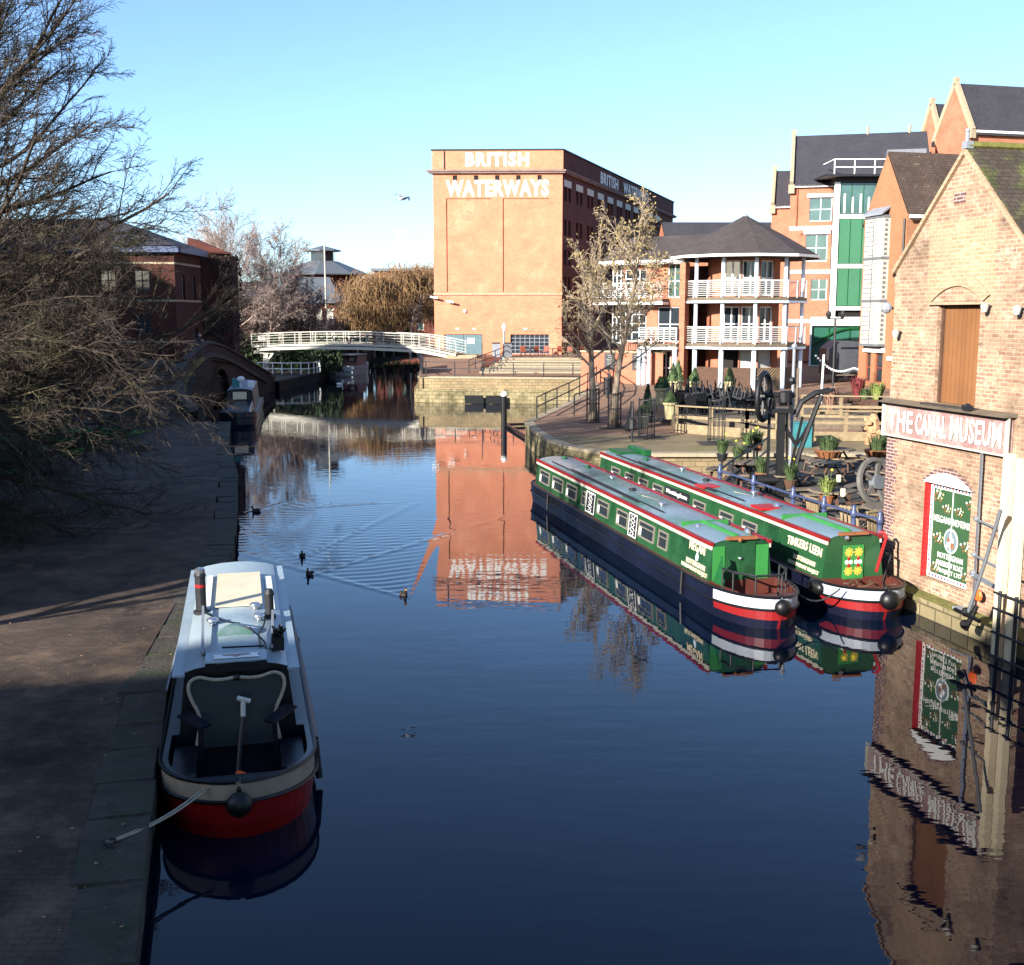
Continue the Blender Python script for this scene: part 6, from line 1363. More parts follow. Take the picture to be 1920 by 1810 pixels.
mb = MB(); mb.tube([(xw + .8, -.02, .3), (xw + .6, .03, .75), (xw + .48, .07, .98)], .035, 8, 0); mb.tube([(xw + .48, .07, .98), (xw + .42, .08, 1.2)], .034, 8, 1); mb.tube([(xw + .42, .0, 1.23), (xw + .42, .17, 1.17)], .035, 8, 1); mb.tube([(xw + .8, -.02, .3), (xw + .92, .08, .3), (xw + 1.05, .14, .3), (xw + 1.2, .12, .28)], .055, 8, 2); mb.build('mop', ['black', 'blind', 'orange'], nb)
for sgn in (-1, 1):
    mb = MB(); mb.bar((xw + .7, sgn * .5, .2), (xw + .7, sgn * .48, .95), .07); mb.bar((xw + .68, sgn * .42, .95), (xw + .3, sgn * .72, 1.02), .2, .03); mb.build('well_post', 'navy', nb)
    mb = MB(); mb.box(xw + .15, xw + 1.2, min(sgn * .55, sgn * .86), max(sgn * .55, sgn * .86), .2, .5); mb.build('locker', 'navy', nb)
mb = MB()
for i in range(5): mb.bar((xw + 1.42 + i * .035, -.45 + .05 * i, .44 + .01 * i), (xw + 1.40 + i * .03, .5 - .04 * i, .46 + .012 * i), .03, m=i % 2)
mb.ball((xw + 1.45, -.42, .48), .05, 8, 2); mb.ball((xw + 1.45, .5, .48), .05, 8, 2); mb.build('poles_in_well', ['timber_grey', 'iron', 'red'], nb)
fender(nb, (Ln + .13, .0, .52), .165)
mb = MB()
for y in (-.62, .62): mb.box(Ln - .62, Ln - .5, y - .02, y + .1, .6, .66); 
mb.build('fairlead', 'black', nb)
mb = MB()
for x in (Ln - 1.5, 3.0): mb.tube([(x, 1.02, .62), (x + .05, 1.06, .1)], .05, 6)
mb.tube([(2.5, 1.0, .62), (6, 1.04, .56), (Ln - 1.6, 1.03, .6)], .045, 6); mb.build('side_fender', 'black', nb)
mb = MB(); mb.bar((1.2, -.9, 1.0), (6.0, -1.05, .8), .03); mb.build('side_pole', 'lead', nb)
place(nb, (Ln, -3.34, 12.98), (.235, -.972))
a = Vector((-3.61, 13.18, .72)); b_ = G(205, 1580, .66)
mb = MB()
for e in (0, .05): mb.tube([a.lerp(b_, i / 10) - Vector((e, 0, .1 * math.sin(math.pi * i / 10))) for i in range(11)], .013, 5)
mb.tube([b_ + Vector((.06 * math.cos(t_), .06 * math.sin(t_), .03 * math.sin(t_ * 2))) for t_ in [i * .5 for i in range(13)]], .02, 5, 1)
tag(mb.build('mooring_rope', ['rope', 'iron']), 'double pale mooring rope from the pale-roofed boat to a ring in the coping', 'rope')

# ---- the dark navy boat by the humpback bridge
na = thing('narrowboat', 'dark navy narrowboat with a square cream front window near the humpback bridge', 'narrowboat', (0, 0, 0))
Lv = 15.0; zv = lambda x: .75 + .15 * max(0, (x - (Lv - 2)) / 2)
hull_parts(na, Lv, 1.08, 1.0, .8, zv, .02, ['navy', 'navy', 'navy'], (1, 1.5), deckm='navy')
cabin_parts(na, 2, Lv - 3.6, .85, .74, .75, 1.9, .12, 'navy', 'lead', 'navy')
mb = MB(); mb.ext([(Lv - 3.58, -.8, .8), (Lv - .8, -.75, .82), (Lv - .8, .75, .82), (Lv - 3.58, .8, .8)], (0, 0, .02)); mb.add([(Lv - 3.55, -.72, 1.35), (Lv - .8, -.6, .95), (Lv - .8, .6, .95), (Lv - 3.55, .72, 1.35), (Lv - 3.55, -.85, .8), (Lv - .7, -.72, .82), (Lv - .7, .72, .82), (Lv - 3.55, .85, .8)], [(0, 1, 2, 3), (0, 1, 5, 4), (3, 2, 6, 7), (1, 2, 6, 5)]); mb.build('bow_cover', 'navy', na)
mb = MB(); mb.box(Lv - 3.58, Lv - 3.54, -.5, .5, 1.35, 1.88); o = mb.build('window', 'black', na); mb = MB(); mb.box(Lv - 3.539, Lv - 3.52, -.4, .4, 1.4, 1.84); mb.build('blind', 'cream', o)
mb = MB(); mb.box(Lv - .45, Lv - .38, -.7, .7, .86, .92); mb.build('bow_trim', 'lead', na)
mb = MB(); mb.cyl((Lv - 4.6, .05, 2.0), .03, .5, 6); mb.ball((Lv - 4.6, .05, 2.55), .24, 10, sc3=(1, 1, .7)); mb.build('roof_lamp', 'white', na)
mb = MB(); mb.box(Lv - 5.5, Lv - 5, -.5, -.1, 2.0, 2.55); mb.build('roof_box', 'teal', na)
mb = MB(); mb.box(Lv - 7, Lv - 5.5, .4, .75, 1.95, 2.3); mb.build('roof_cover', 'white', na)
place(na, (Lv, -15.55, 63.3), (.19, -.98))
# ---- white cabin cruiser under the footbridge
cc = thing('cabin_cruiser', 'small white and pink cabin cruiser moored beneath the footbridge', 'boat', (0, 0, 0))
mb = MB(); rows = []
for x, w_, zt_ in ((0, 1.15, .95), (1.5, 1.25, .95), (3.5, 1.2, 1.05), (5, .8, 1.15), (5.9, .05, 1.3)): rows.append([(x, -w_, zt_), (x, -w_ * .85, -.2), (x, w_ * .85, -.2), (x, w_, zt_)])
mb.sheet(rows); mb.add([rows[0][0], rows[0][1], rows[0][2], rows[0][3]], [(0, 1, 2, 3)]); mb.build('hull', 'white', cc)
mb = MB(); mb.sheet([[(r_[0][0], r_[0][1] * .98, r_[0][2] - .05), (r_[3][0], r_[3][1] * .98, r_[3][2] - .05)] for r_ in rows]); mb.build('deck', 'blind', cc)
mb = MB(); mb.box(1.6, 3.9, -.95, .95, .9, 2.05); mb.build('cabin', 'pinkish', cc); mb = MB(); mb.box(.3, 4.0, -1.05, 1.05, 2.05, 2.15); mb.build('cabin_roof', 'blind', cc)
mb = MB(); mb.box(1.57, 1.598, -.7, .25, 1.3, 1.95); w_ = mb.build('window', 'navy', cc); mb = MB(); mb.box(1.55, 1.569, -.55, .1, 1.4, 1.85); mb.build('pane', 'blind', w_)
mb = MB()
for y in (-1, 1): mb.bar((.35, y, .95), (.35, y, 2.05), .05)
mb.bar((-.05, -.8, .3), (-.05, .8, .3), .08); mb.build('canopy_frame', 'mid_grey', cc)
a = math.atan2(10, 2.6); cc.rotation_euler = (0, 0, a); cc.location = (-18.0, 120.8, 0)

# ================================================================== PUB GARDEN AND TERRACE
# blue railing along the moored boats
GP = [(6.3, 33.6), (6.85, 31.4), (7.4, 29.1), (7.8, 27.6), (8.15, 26.3), (8.5, 25.45)]
o = thing('garden_railing', 'blue iron railing with knobbed posts between the boats and the beer garden', 'railing', (7.4, 29, .72))
mb = MB()
for (a, b_), (c, d) in zip(GP, GP[1:]):
    for h in (1.0, .5): mb.bar((a, b_, .72 + h), (c, d, .72 + h), .05)
mb.build('rail', 'bluepaint', o)
for x, y in GP:
    mb = MB(); mb.cyl((x, y, .68), .055, .98, 8); mb.cyl((x, y, .68), .09, .12, 8); mb.lathe((x, y, 1.6), [(.055, 0), (.085, .06), (.085, .16), (.05, .2), (.065, .26), (.02, .33)], 10); mb.build('post', 'bluepaint', o, True)
railing([(6.3, 33.7), (7.2, 36.2), (8.6, 39.5), (10, 43.3)], [.72] * 4, 1.0, 'garden_back_railing', 'black railing turning away from the boats towards the pale retaining wall', rails=(1, .5))
# round picnic tables with fixed benches
def picnic(x, y, z, rz, lb):
    o = thing('picnic_table', lb, 'picnic table', (0, 0, 0), 'round picnic tables in the beer garden')
    mb = MB(); n_ = 20; 
    for i in range(8):
        y0 = -.62 + i * .155; h = math.sqrt(max(.02, .64 ** 2 - (y0 + .077) ** 2)); mb.box(-h, h, y0, y0 + .148, .72, .765)
    mb.build('table_top', 'timber_grey', o)
    for k in range(4):
        a = k * math.pi / 2 + math.pi / 4; u = Vector((math.cos(a), math.sin(a), 0)); v = Vector((-math.sin(a), math.cos(a), 0))
        mb = MB(); c = u * 1.12
        P = [c + v * t_ * .52 + u * (-.13 - .08 * (1 - t_ * t_)) for t_ in (-1, -.5, 0, .5, 1)] + [c + v * t_ * .6 + u * (.14 - .1 * t_ * t_ + .05) for t_ in (1, .5, 0, -.5, -1)]
        mb.ext([p + Vector((0, 0, .43)) for p in P], (0, 0, .045)); mb.build('bench', 'timber_grey', o)
        mb = MB(); mb.bar(u * .25 + Vector((0, 0, .7)), u * .75, .09, .05); mb.bar(u * 1.15 + Vector((0, 0, .42)), u * .35 + Vector((0, 0, .36)), .08, .05); mb.bar(u * 1.12 + Vector((0, 0, .42)), u * 1.2, .09, .05); mb.build('leg', 'timber_dk', o)
    o.location = (x, y, z); o.rotation_euler = (0, 0, rz); return o
pt0 = picnic(9.75, 28.6, .72, .35, 'round grey picnic table nearest the museum corner')
for x, y, rz, lb in ((9.1, 31.4, .8, 'round grey picnic table behind the middle of the blue railing'), (11.4, 33.5, .2, 'round grey picnic table in the second row below the stone wheel'), (8.6, 34.6, 1.0, 'round grey picnic table at the foot of the crane'), (10.6, 37.5, .5, 'round grey picnic table behind the crane legs near the retaining wall'), (13.2, 38.0, .1, 'round grey picnic table farthest right, near the hanging flower basket'), (12.6, 30.6, .6, 'round grey picnic table hidden mostly behind the museum corner'), (7.9, 37.6, .4, 'round grey picnic table in the far corner by the black back railing'), (12.0, 41.2, .9, 'round grey picnic table hard against the retaining wall')): dup(pt0, (x, y, .72), rz, lb)
def gchair(x, y, rz, lb):
    o = thing('garden_chair', lb, 'chair', (0, 0, 0), 'orange timber garden chairs by the museum corner')
    mb = MB(); [mb.box(-.25, .25, -.25 + i * .1, -.165 + i * .1, .42, .45) for i in range(5)]; mb.build('seat', 'timber', o)
    mb = MB(); [mb.bar((-.22 + i * .11, .24, .45), (-.22 + i * .11, .32, .98), .07, .025) for i in range(5)]; mb.bar((-.26, .32, .95), (.26, .32, .95), .09, .03); mb.build('backrest', 'timber', o)
    for sx in (-.23, .23):
        for sy in (-.22, .24): mb = MB(); mb.bar((sx, sy, 0), (sx, sy, .42), .06); mb.build('leg', 'timber_dk', o)
    o.location = (x, y, .72); o.rotation_euler = (0, 0, rz); return o
c0_ = gchair(8.95, 26.5, .5, 'orange timber chair hard against the last blue railing bay')
for x, y, rz, lb in ((8.6, 27.6, 2.3, 'orange timber chair with its back to the blue railing'), (9.35, 26.2, -.8, 'orange timber chair tucked beside the museum quoins'), (8.1, 28.9, 1.9, 'orange timber chair behind the red edge of the inner narrowboat')): dup(c0_, (x, y, .72), rz, lb)
for px, py, lb in ((1572, 903, 'small pale paper menu stand on the picnic table behind'), (1611, 905, 'small white menu stand beside the stone wheel'), (1580, 930, 'small white menu stand on the front picnic table')):
    p = G(px, py, 1.5); mb = MB(); mb.box(p.x - .06, p.x + .06, p.y - .02, p.y + .02, 1.49, 1.70); mb.box(p.x - .03, p.x + .03, p.y - .03, p.y + .03, 1.485, 1.5); tag(mb.build('menu_stand', 'cream'), lb, 'menu stand')
# grass-like daffodil tubs and baskets
def spiky(mb, c, n, r, h, rg, fl=None, m=0, droop=.35, w_=.03):
    for i in range(n):
        a = rg.random() * 6.283; e = r * math.sqrt(rg.random()); hh = h * rg.uniform(.55, 1.1); k = droop * rg.uniform(.3, 1.2); u = Vector((math.cos(a), math.sin(a), 0)); b_ = Vector(c) + u * e * .4; v = Vector((-u.y, u.x, 0)) * w_ * .5
        p1 = b_ + u * k * hh * .35 + Vector((0, 0, hh * .7)); p2 = b_ + u * k * hh + Vector((0, 0, hh * (1 - k * .35)))
        mb.add([b_ - v, b_ + v, p1 + v * .8, p1 - v * .8, p2], [(0, 1, 2, 3), (3, 2, 4)], m)
def tub(x, y, z, lb, seed, h=.5, fl=2, pot='terracotta', pr=.16, ph=.26, leaf='leaf', nm='flower_tub', n=90, stand=0., grp='daffodil tubs round the beer garden', basket=False):
    h *= 1.15; n = int(n * 1.7)
    o = thing(nm, lb, 'planter', (x, y, z), grp); rg = random.Random(seed); zb = z + stand
    if stand: mb = MB(); mb.cyl((x, y, z), .04, stand, 8); mb.build('stand', 'iron', o)
    mb = MB(); mb.lathe((x, y, zb), [(pr * .7, 0), (pr, ph), (pr * 1.08, ph), (pr * 1.08, ph * 1.1), (pr * .85, ph * 1.1)], 12)
    if basket:
        for i in range(14): a = i * math.pi / 7; mb.bar((x + pr * .72 * math.cos(a), y + pr * .72 * math.sin(a), zb), (x + pr * 1.05 * math.cos(a), y + pr * 1.05 * math.sin(a), zb + ph), .03, m=1)
    mb.build('pot', [pot, 'timber_dk'], o); mb = MB(); spiky(mb, (x, y, zb + ph), n, pr * 1.5, h, rg, w_=.03, droop=.7); mb.build('foliage', leaf, o)
    if fl:
        for i in range(min(fl, 1 + seed % 2)):
            q = Vector((x + rg.uniform(-pr, pr), y + rg.uniform(-pr, pr), zb + ph + h * rg.uniform(.85, 1.15))); mb = MB(); mb.tube([(x, y, zb + ph), q], .008, 3, 0); mb.ball(q, .04, 6, 1); mb.build('flower', ['leaf', 'yellow'], o)
for i, (px, py, z, st, nm) in enumerate(((1347, 895, .72, .55, 'daffodil tub at the far end of the blue railing'), (1377, 905, .72, .5, 'daffodil tub just right of the far railing end'), (1395, 885, .72, .7, 'daffodil tub hanging on the black back railing, leftmost'), (1413, 882, .72, .7, 'second daffodil tub on the black back railing'), (1420, 930, .72, .45, 'grey leafless tub behind the inner narrowboat roof'), (1474, 945, .72, .45, 'bushy daffodil tub on the third blue post'), (1543, 975, .72, .4, 'large pale daffodil tub between the last two blue posts'))):
    p = G(px, py, z); tub(p.x + .15, p.y + .2, .72, nm, 30 + i, .55, 0 if i == 4 else 2, ('iron', 'iron', 'iron', 'terracotta', 'terracotta', 'timber_dk', 'terracotta')[i], .2, .24, 'leaf' if i != 6 else 'leaf_lime', stand=st)
p = atY(1553, 858, 41); tub(p.x, 41, .72, 'wide slatted basket of spiky leaves on a stand before the retaining wall', 51, .55, 0, 'terracotta', .5, .25, 'leaf', stand=p.z - .72, basket=True, n=150)
p = atY(1645, 858, 40); tub(p.x, 40, .72, 'slatted basket of daffodils half hidden by the museum corner', 52, .6, 3, 'terracotta', .45, .25, 'leaf', stand=p.z - .72, basket=True, n=110)
# stone wheel leaning by the museum corner
o = thing('mill_wheel', 'grey weathered spoked wheel leaning beside the museum corner', 'wheel', (0, 0, 0)); mb = MB(); c = atY(1643, 905, 30.5)
mb.tube([(0, .62 * math.cos(a), .62 * math.sin(a)) for a in [i * math.pi / 14 for i in range(29)]], .09, 6); mb.build('rim', 'cope_grey', o); mb = MB()
for k in range(5): a = k * 1.2566; mb.bar((0, 0, 0), (0, .6 * math.cos(a), .6 * math.sin(a)), .11, .09, up=(1, 0, 0))
mb.build('spoke', 'cope_grey', o); mb = MB(); mb.tube([(-.12, 0, 0), (.12, 0, 0)], .2, 12); mb.build('hub', 'mid_grey', o); o.location = (c.x, c.y, c.z); o.rotation_euler = (0, R(-14), R(-62))
# the old black crane
cr = thing('canal_crane', 'old black iron canal crane with a large spoked hand wheel', 'crane', (8.3, 34.2, .72)); bx, by = 8.32, 34.3
mb = MB(); mb.bar((bx - .05, by, .7), (bx - .05, by, 3.55), .2, .24, up=(0, 1, 0)); mb.bar((bx - .42, by, .7), (bx - .42, by, 3.4), .08); mb.bar((bx + .2, by, .9), (bx + .12, by, 3.4), .06); mb.build('mast', 'crane_black', cr)
mb = MB(); mb.box(bx - .38, bx + .3, by - .16, by + .16, 3.42, 3.54); mb.bar((bx - .3, by, 3.5), (bx - .25, by, 4.05), .09); mb.bar((bx + .22, by, 3.5), (bx + .2, by, 4.1), .09); mb.tube([(bx - .12, by, 3.8), (bx + .1, by, 3.8)], .16, 12); mb.tube([(bx - .7, by, 3.95), (bx + .35, by, 3.95)], .07, 8); mb.lathe((bx + .05, by, 3.75), [(.22, 0), (.22, .3), (.1, .34)], 10); mb.ball((bx + .2, by - .1, 4.4), .13, 8); mb.build('winch_head', 'crane_black', cr)
wx, wy, wz = bx - .62, by - .05, 3.92
WMx = Matrix.Translation((wx, wy, wz)) @ Matrix.Rotation(R(62), 4, 'Z')
mb = MB(WMx); mb.tube([(.72 * math.cos(a), 0, .72 * math.sin(a)) for a in [i * math.pi / 16 for i in range(33)]], .085, 6); wl_ = mb.build('hand_wheel', 'crane_black', cr, True)
mb = MB(WMx)
for k in range(6): a = k * math.pi / 3 + .3; mb.bar((0, 0, 0), (.71 * math.cos(a), 0, .71 * math.sin(a)), .07, .06, up=(0, 1, 0))
mb.tube([(0, -.1, 0), (0, .12, 0)], .12, 10); mb.build('spoke', 'crane_black', wl_)
mb = MB(); mb.tube([(bx + .3, by, 1.1), (bx + .55, by, 2.2), (bx + .95, by, 3.4), (bx + 1.15, by, 3.95)], .075, 6); mb.tube([(bx + .35, by, 3.3), (bx + .55, by, 3.75), (bx + .95, by, 4.02), (bx + 1.4, by, 4.12)], .085, 6); mb.bar((bx + 1.05, by, 4.03), (bx + 1.55, by, 4.13), .15, .1); mb.bar((bx, by, 3.1), (bx + .45, by, 2.4), .1); mb.bar((bx + .45, by, 2.4), (bx + .95, by, 3.35), .07); mb.bar((bx + .15, by, 1.0), (bx + .6, by, 3.3), .07); mb.build('jib', 'crane_black', cr)
mb = MB(); mb.tube([(bx - .85, by, 1.35), (bx - .1, by, 1.35)], .15, 10); mb.tube([(bx - .9, by, 1.35), (bx - .84, by, 1.35)], .24, 12); mb.tube([(bx + .15, by, 1.35), (bx + .25, by, 1.35)], .3, 12); mb.box(bx - .4, bx + .5, by - .35, by + .35, .7, .95); mb.build('drum', 'crane_black', cr)
mb = MB(); p = atY(1484, 800, 36); q_ = atY(1484, 650, 36); mb.cyl((p.x, 36, .72), .05, q_.z - .72, 8); mb.ball((p.x, 36, q_.z), .1, 8); tag(mb.build('flagpole', 'lead'), 'thin blue-grey pole standing just behind the crane', 'pole')
for px, top, lb in ((1574, 690, 'thin pale pole leaning right of the pavilion columns'), ): pass
for px, py0, py1, Y_, m_, lb in ((1497, 690, 800, 47, 'timber_grey', 'slim grey pole right of the crane'), (1545, 665, 755, 60, 'white', 'white pole carrying the string of bulbs')):
    p, q_ = atY(px, py0, Y_), atY(px - 6, py1, Y_); mb = MB(); mb.tube([(q_.x, Y_, zg(Y_)), (p.x, Y_, p.z)], .06, 6); tag(mb.build('garden_pole', m_), lb, 'pole')
# teal cabinet, timber fence, deck
o = thing('cabinet', 'teal metal cabinet behind the crane', 'cabinet', (12, 46.3, 1)); p, q_ = atY(1488, 793, 46.3), atY(1518, 838, 46.3); mb = MB(); mb.box(p.x, q_.x, 46.0, 46.5, .96, p.z); mb.build('body', 'teal', o); mb = MB(); mb.box(p.x - .03, q_.x + .03, 45.96, 46.54, p.z, p.z + .05); mb.bar(((p.x + q_.x) / 2, 45.98, 1.05), ((p.x + q_.x) / 2, 45.98, p.z - .05), .02); mb.build('lid', 'teal', o)
def timber_fence(P, z0, hh, lb, board=None, nr=3, m='timber'):
    o = thing('timber_fence', lb, 'fence', (P[0][0], P[0][1], z0), 'weathered timber rails round the pub terrace')
    for (a, b_), (c, d) in zip(P, P[1:]):
        L = math.hypot(c - a, d - b_); n_ = max(1, round(L / 1.7)); u = unit((a, b_), (c, d))
        for i in range(n_ + 1):
            x, y = a + u.x * L * i / n_, b_ + u.y * L * i / n_; mb = MB(); mb.bar((x, y, z0 - .05), (x, y, z0 + hh), .14); mb.build('post', m, o)
        mb = MB()
        for k in range(nr): zz = z0 + hh * (1 - k * .36) - (.0 if k == 0 else .05); mb.bar((a + u.y * .08, b_ - u.x * .08, zz), (c + u.y * .08, d - u.x * .08, zz), (.06 if k else .15), (.13 if k else .06))
        if board: mb.bar((a + u.y * .09, b_ - u.x * .09, z0 + board / 2), (c + u.y * .09, d - u.x * .09, z0 + board / 2), .05, board)
        mb.build('rail', m, o)
timber_fence([(7.6, 51.6), (10.4, 49.4), (11.6, 48.9)], 1.0, 1.25, 'weathered timber rail fence in front of the black terrace chairs', .42)
timber_fence([(13.0, 48.3), (15.8, 48.0), (17.5, 47.8)], 1.0, 1.3, 'weathered timber rail fence right of the teal cabinet', .4)
timber_fence([(14.0, 54), (17.5, 53.2), (21, 52.5)], 1.25, 1.3, 'second timber rail fence behind, along the raised deck')
mb = MB(); mb.box(7.7, 12.2, 51.9, 66, 1.0, 1.62); d0 = mb; tag(d0.build('terrace_deck', 'timber_grey'), 'grey timber terrace deck carrying the black chairs', 'deck')
mb = MB(); mb.box(13.0, 22, 52.6, 60, 1.0, 1.5); tag(mb.build('raised_deck', 'timber_grey'), 'raised grey timber deck with benches beside the museum', 'deck')
# stacked black terrace chairs and tables
rg = random.Random(19); kb = cafe_chair(8.5, 53, 1.62, 0, 'black', 'black metal terrace chair crowded behind the timber fence below the pavilion', 'black chairs crowded on the pub terrace', 'terrace_chair')
for i in range(52):
    x = 8.3 + rg.random() * 3.7; y = 52.6 + rg.random() * 7.5; c = dup(kb, (x, y, 1.62), rg.random() * 6.28)
    if i % 4 == 0: c.rotation_euler = (R(165), 0, rg.random() * 6); c.location.z = 2.95
for i, (x, y) in enumerate(((8.8, 54.5), (10.4, 55.8), (11.5, 53.8), (9.5, 57.5), (11.2, 58.6))):
    o = thing('terrace_table', ('black terrace table nearest the fence, leftmost', 'black terrace table in the middle of the crowded chairs', 'black terrace table nearest the crane wheel', 'black terrace table far left under the pavilion', 'black terrace table far right under the pavilion')[i], 'table', (x, y, 1.62), 'black tables on the pub terrace'); mb = MB(); mb.cyl((x, y, 2.34), .45, .04, 14); mb.build('table_top', 'black', o); mb = MB(); mb.cyl((x, y, 1.62), .05, .72, 6); mb.cyl((x, y, 1.62), .28, .03, 10); mb.build('base', 'iron', o)
# topiary in stone pots
def topiary(x, y, z, lb, seed, ph=.75, th=.7, pw=.3, dark=False):
    o = thing('topiary_planter', lb, 'planter', (x, y, z), 'clipped bushes in pots on the terrace'); mb = MB(); mb.lathe((x, y, z), [(pw * .75, 0), (pw * .85, ph * .8), (pw * 1.1, ph * .9), (pw * 1.1, ph)], 4 if seed % 2 else 12); mb.build('pot', 'stone_pot' if not dark else 'black', o)
    rg = random.Random(seed); mb = MB()
    for i in range(420):
        t_ = rg.random(); r_ = pw * 1.0 * (1 - t_) ** .7 * (1 if not dark else .8); a = rg.random() * 6.28; q = Vector((x + r_ * math.cos(a), y + r_ * math.sin(a), z + ph + t_ * th)); s = .07; mb.add([q, q + Vector((rg.uniform(-s, s), rg.uniform(-s, s), s)), q + Vector((rg.uniform(-s, s), rg.uniform(-s, s), -s * .5))], [(0, 1, 2)])
    mb.lathe((x, y, z + ph), [(pw * .85, 0), (pw * .6, th * .5), (.03, th * .95)], 8); mb.build('bush', 'leaf' if not dark else 'leaf_dk', o)
for i, (px, py, Y_, lb, ph, th, dk) in enumerate(((1262, 722, 64, 'clipped cone in a square stone pot, beside the brick pier', .9, 1.0, 0), (1272, 712, 66, 'tallest clipped cone against the brick pier', 1.1, 1.1, 0), (1302, 712, 66, 'clipped cone in a pale pot left of the boarded screens', 1.0, .8, 0), (1368, 716, 67, 'clipped cone in a wide pale pot before the boarded screens', .9, .8, 0), (1238, 745, 60, 'round clipped bush in a pale pot, lower left of the cones', .9, .6, 0), (1246, 745, 60.4, 'round clipped bush beside the lower left one', .9, .6, 0), (1214, 775, 55, 'dark pointed conifer inside the iron guard', .6, 1.3, 1), (1206, 800, 53, 'pale pot of low shrubs left of the dark conifer', .7, .4, 0), (1256, 790, 54, 'pale stone pot with a small green bush beside the timber fence', .8, .5, 0))):
    p = atY(px, py, Y_); topiary(p.x, Y_, zg(Y_) + (.3 if p.x > 7.6 and 52 < Y_ < 66 else 0), lb, 60 + i, ph, th, .32, dk)
for i, (px, py, Y_) in enumerate(((1250, 780, 55), (1262, 775, 55.4), (1291, 745, 57), (1185, 800, 52))):
    p = atY(px, py, Y_); mb = MB(); z = zg(Y_) + (.62 if i in (1, 2) else 0); mb.bar((p.x - .3, Y_, z), (p.x, Y_ + .25, z + 1.25), .7, .06, up=(1, 0, 0)); mb.bar((p.x + .1, Y_ + .6, z), (p.x, Y_ + .3, z + 1.25), .7, .06, up=(1, 0, 0)); tag(mb.build('pavement_board', 'iron'), ('black A-board left of the timber fence', 'black A-board beside the pale stone pot', 'black A-board among the crowded chairs', 'black signboard near the right street tree')[i], 'sign board', 'black boards round the terrace')
o = thing('bollard', 'slim black bollard with a white band left of the dark conifer', 'bollard', (0, 0, 0)); p = G(1185, 828, 1.0); mb = MB(); mb.lathe((p.x, p.y, 1.0), [(.05, 0), (.05, .5), (.17, .55), (.17, .95), (.05, 1.0), (.05, 1.7), (.02, 1.75)], 8); mb.build('body', 'iron', o)
o = thing('litter_bin', 'black litter bin behind the two street trees', 'bin', (0, 0, 0)); p = G(1140, 742, 1.5); mb = MB(); mb.cyl((p.x, p.y, zg(p.y)), .28, .95, 12); mb.build('body', 'black', o); mb = MB(); mb.cyl((p.x, p.y, zg(p.y) + .95), .31, .06, 12); mb.build('lid', 'iron', o)
# sword-leaved plants on the raised deck
for i, (px, py, Y_, m_, h, n_, lb) in enumerate(((1557, 758, 56, 'leaf_pink', 1.3, 110, 'pinkish sword-leaved plant in a wooden trough'), (1608, 735, 58, 'leaf_red', 1.2, 110, 'dark red spiky plant behind the deck'), (1645, 738, 57, 'leaf_lime', 1.0, 130, 'lime green spiky plant beside the museum edge'), (1622, 742, 57.5, 'leaf', .8, 90, 'mid green spiky plant between the red and lime ones'))):
    p = atY(px, py, Y_); z = p.z - .3; o = thing('spiky_plant', lb, 'plant', (p.x, Y_, 1.5), 'spiky plants on the raised deck'); mb = MB(); mb.box(p.x - .7, p.x + .7, Y_ - .35, Y_ + .35, 1.5, z); mb.build('trough', 'timber_dk' if i else 'timber', o); mb = MB(); spiky(mb, (p.x, Y_, z), n_, .5, h, random.Random(i), w_=.08, droop=.6); mb.build('foliage', m_, o)
for i, (x, y, lb) in enumerate(((16.4, 49.6, 'low timber bench just behind the right timber fence'), (18.6, 55.2, 'timber bench on the raised deck below the lime green plant'), (16.2, 56.4, 'timber bench on the raised deck below the pinkish plant'))):
    z = 1.0 if i == 0 else 1.5; o = thing('bench', lb, 'bench', (x, y, z)); mb = MB(); [mb.box(x - .85, x + .85, y - .22 + k * .15, y - .1 + k * .15, z + .42, z + .46) for k in range(3)]; mb.build('seat', 'timber_grey', o)
    for e in (-.7, .7): mb = MB(); mb.box(x + e - .05, x + e + .05, y - .2, y + .22, z, z + .42); mb.build('leg', 'timber_dk', o)
o = thing('carved_figure', 'pale brown rough wood carving beside the museum corner', 'carving', (0, 0, 0)); p = G(1630, 832, 1.0); mb = MB(); rg = random.Random(1)
mb.lathe((p.x, p.y - .4, 1.0), [(.3, 0), (.34, .25), (.22, .5), (.3, .7), (.2, .95), (.22, 1.1), (.1, 1.3)], 9)
for i in range(26): mb.ball((p.x + rg.uniform(-.3, .3), p.y - .4 + rg.uniform(-.3, .2), 1.0 + rg.uniform(.1, 1.1)), rg.uniform(.08, .16), 6)
mb.build('carving', 'wood_carve', o)
# grey food trailer in the shade under the stair tower, lamps and bulbs
tr = thing('food_trailer', 'rounded grey food trailer parked under the green stair tower', 'trailer', (0, 0, 0)); p = atY(1556, 700, 78); x0, x1 = p.x - .4, atY(1606, 700, 78).x; zb, zt_ = 2.3, atY(1580, 640, 78).z
mb = MB(); P = [(x0, zb), (x1, zb), (x1, zt_ - .4), (x1 - .3, zt_), (x0 + .6, zt_), (x0, zt_ - .5)]; mb.ext([(x, 77, z) for x, z in P], (0, 2.4, 0)); mb.build('body', 'iron_grey', tr)
mb = MB(); mb.box(x0 + .65, x1 - .1, 76.96, 77, zb + .35, zt_ - .25); mb.build('serving_panel', 'iron_grey', tr); mb = MB(); mb.box(x0 + .8, x1 - .3, 76.93, 76.96, zt_ - .5, zt_ - .38); mb.build('stripe', 'navy', tr)
for x in (x0 + .7, x1 - .5): mb = MB(); mb.tube([(x, 76.95, zb - .1), (x, 77.2, zb - .1)], .36, 14); mb.build('wheel', 'black', tr)
mb = MB(); mb.box(x0 + .4, x1, 76.6, 77, zb - .02, zb + .04); mb.build('step', 'timber_grey', tr)
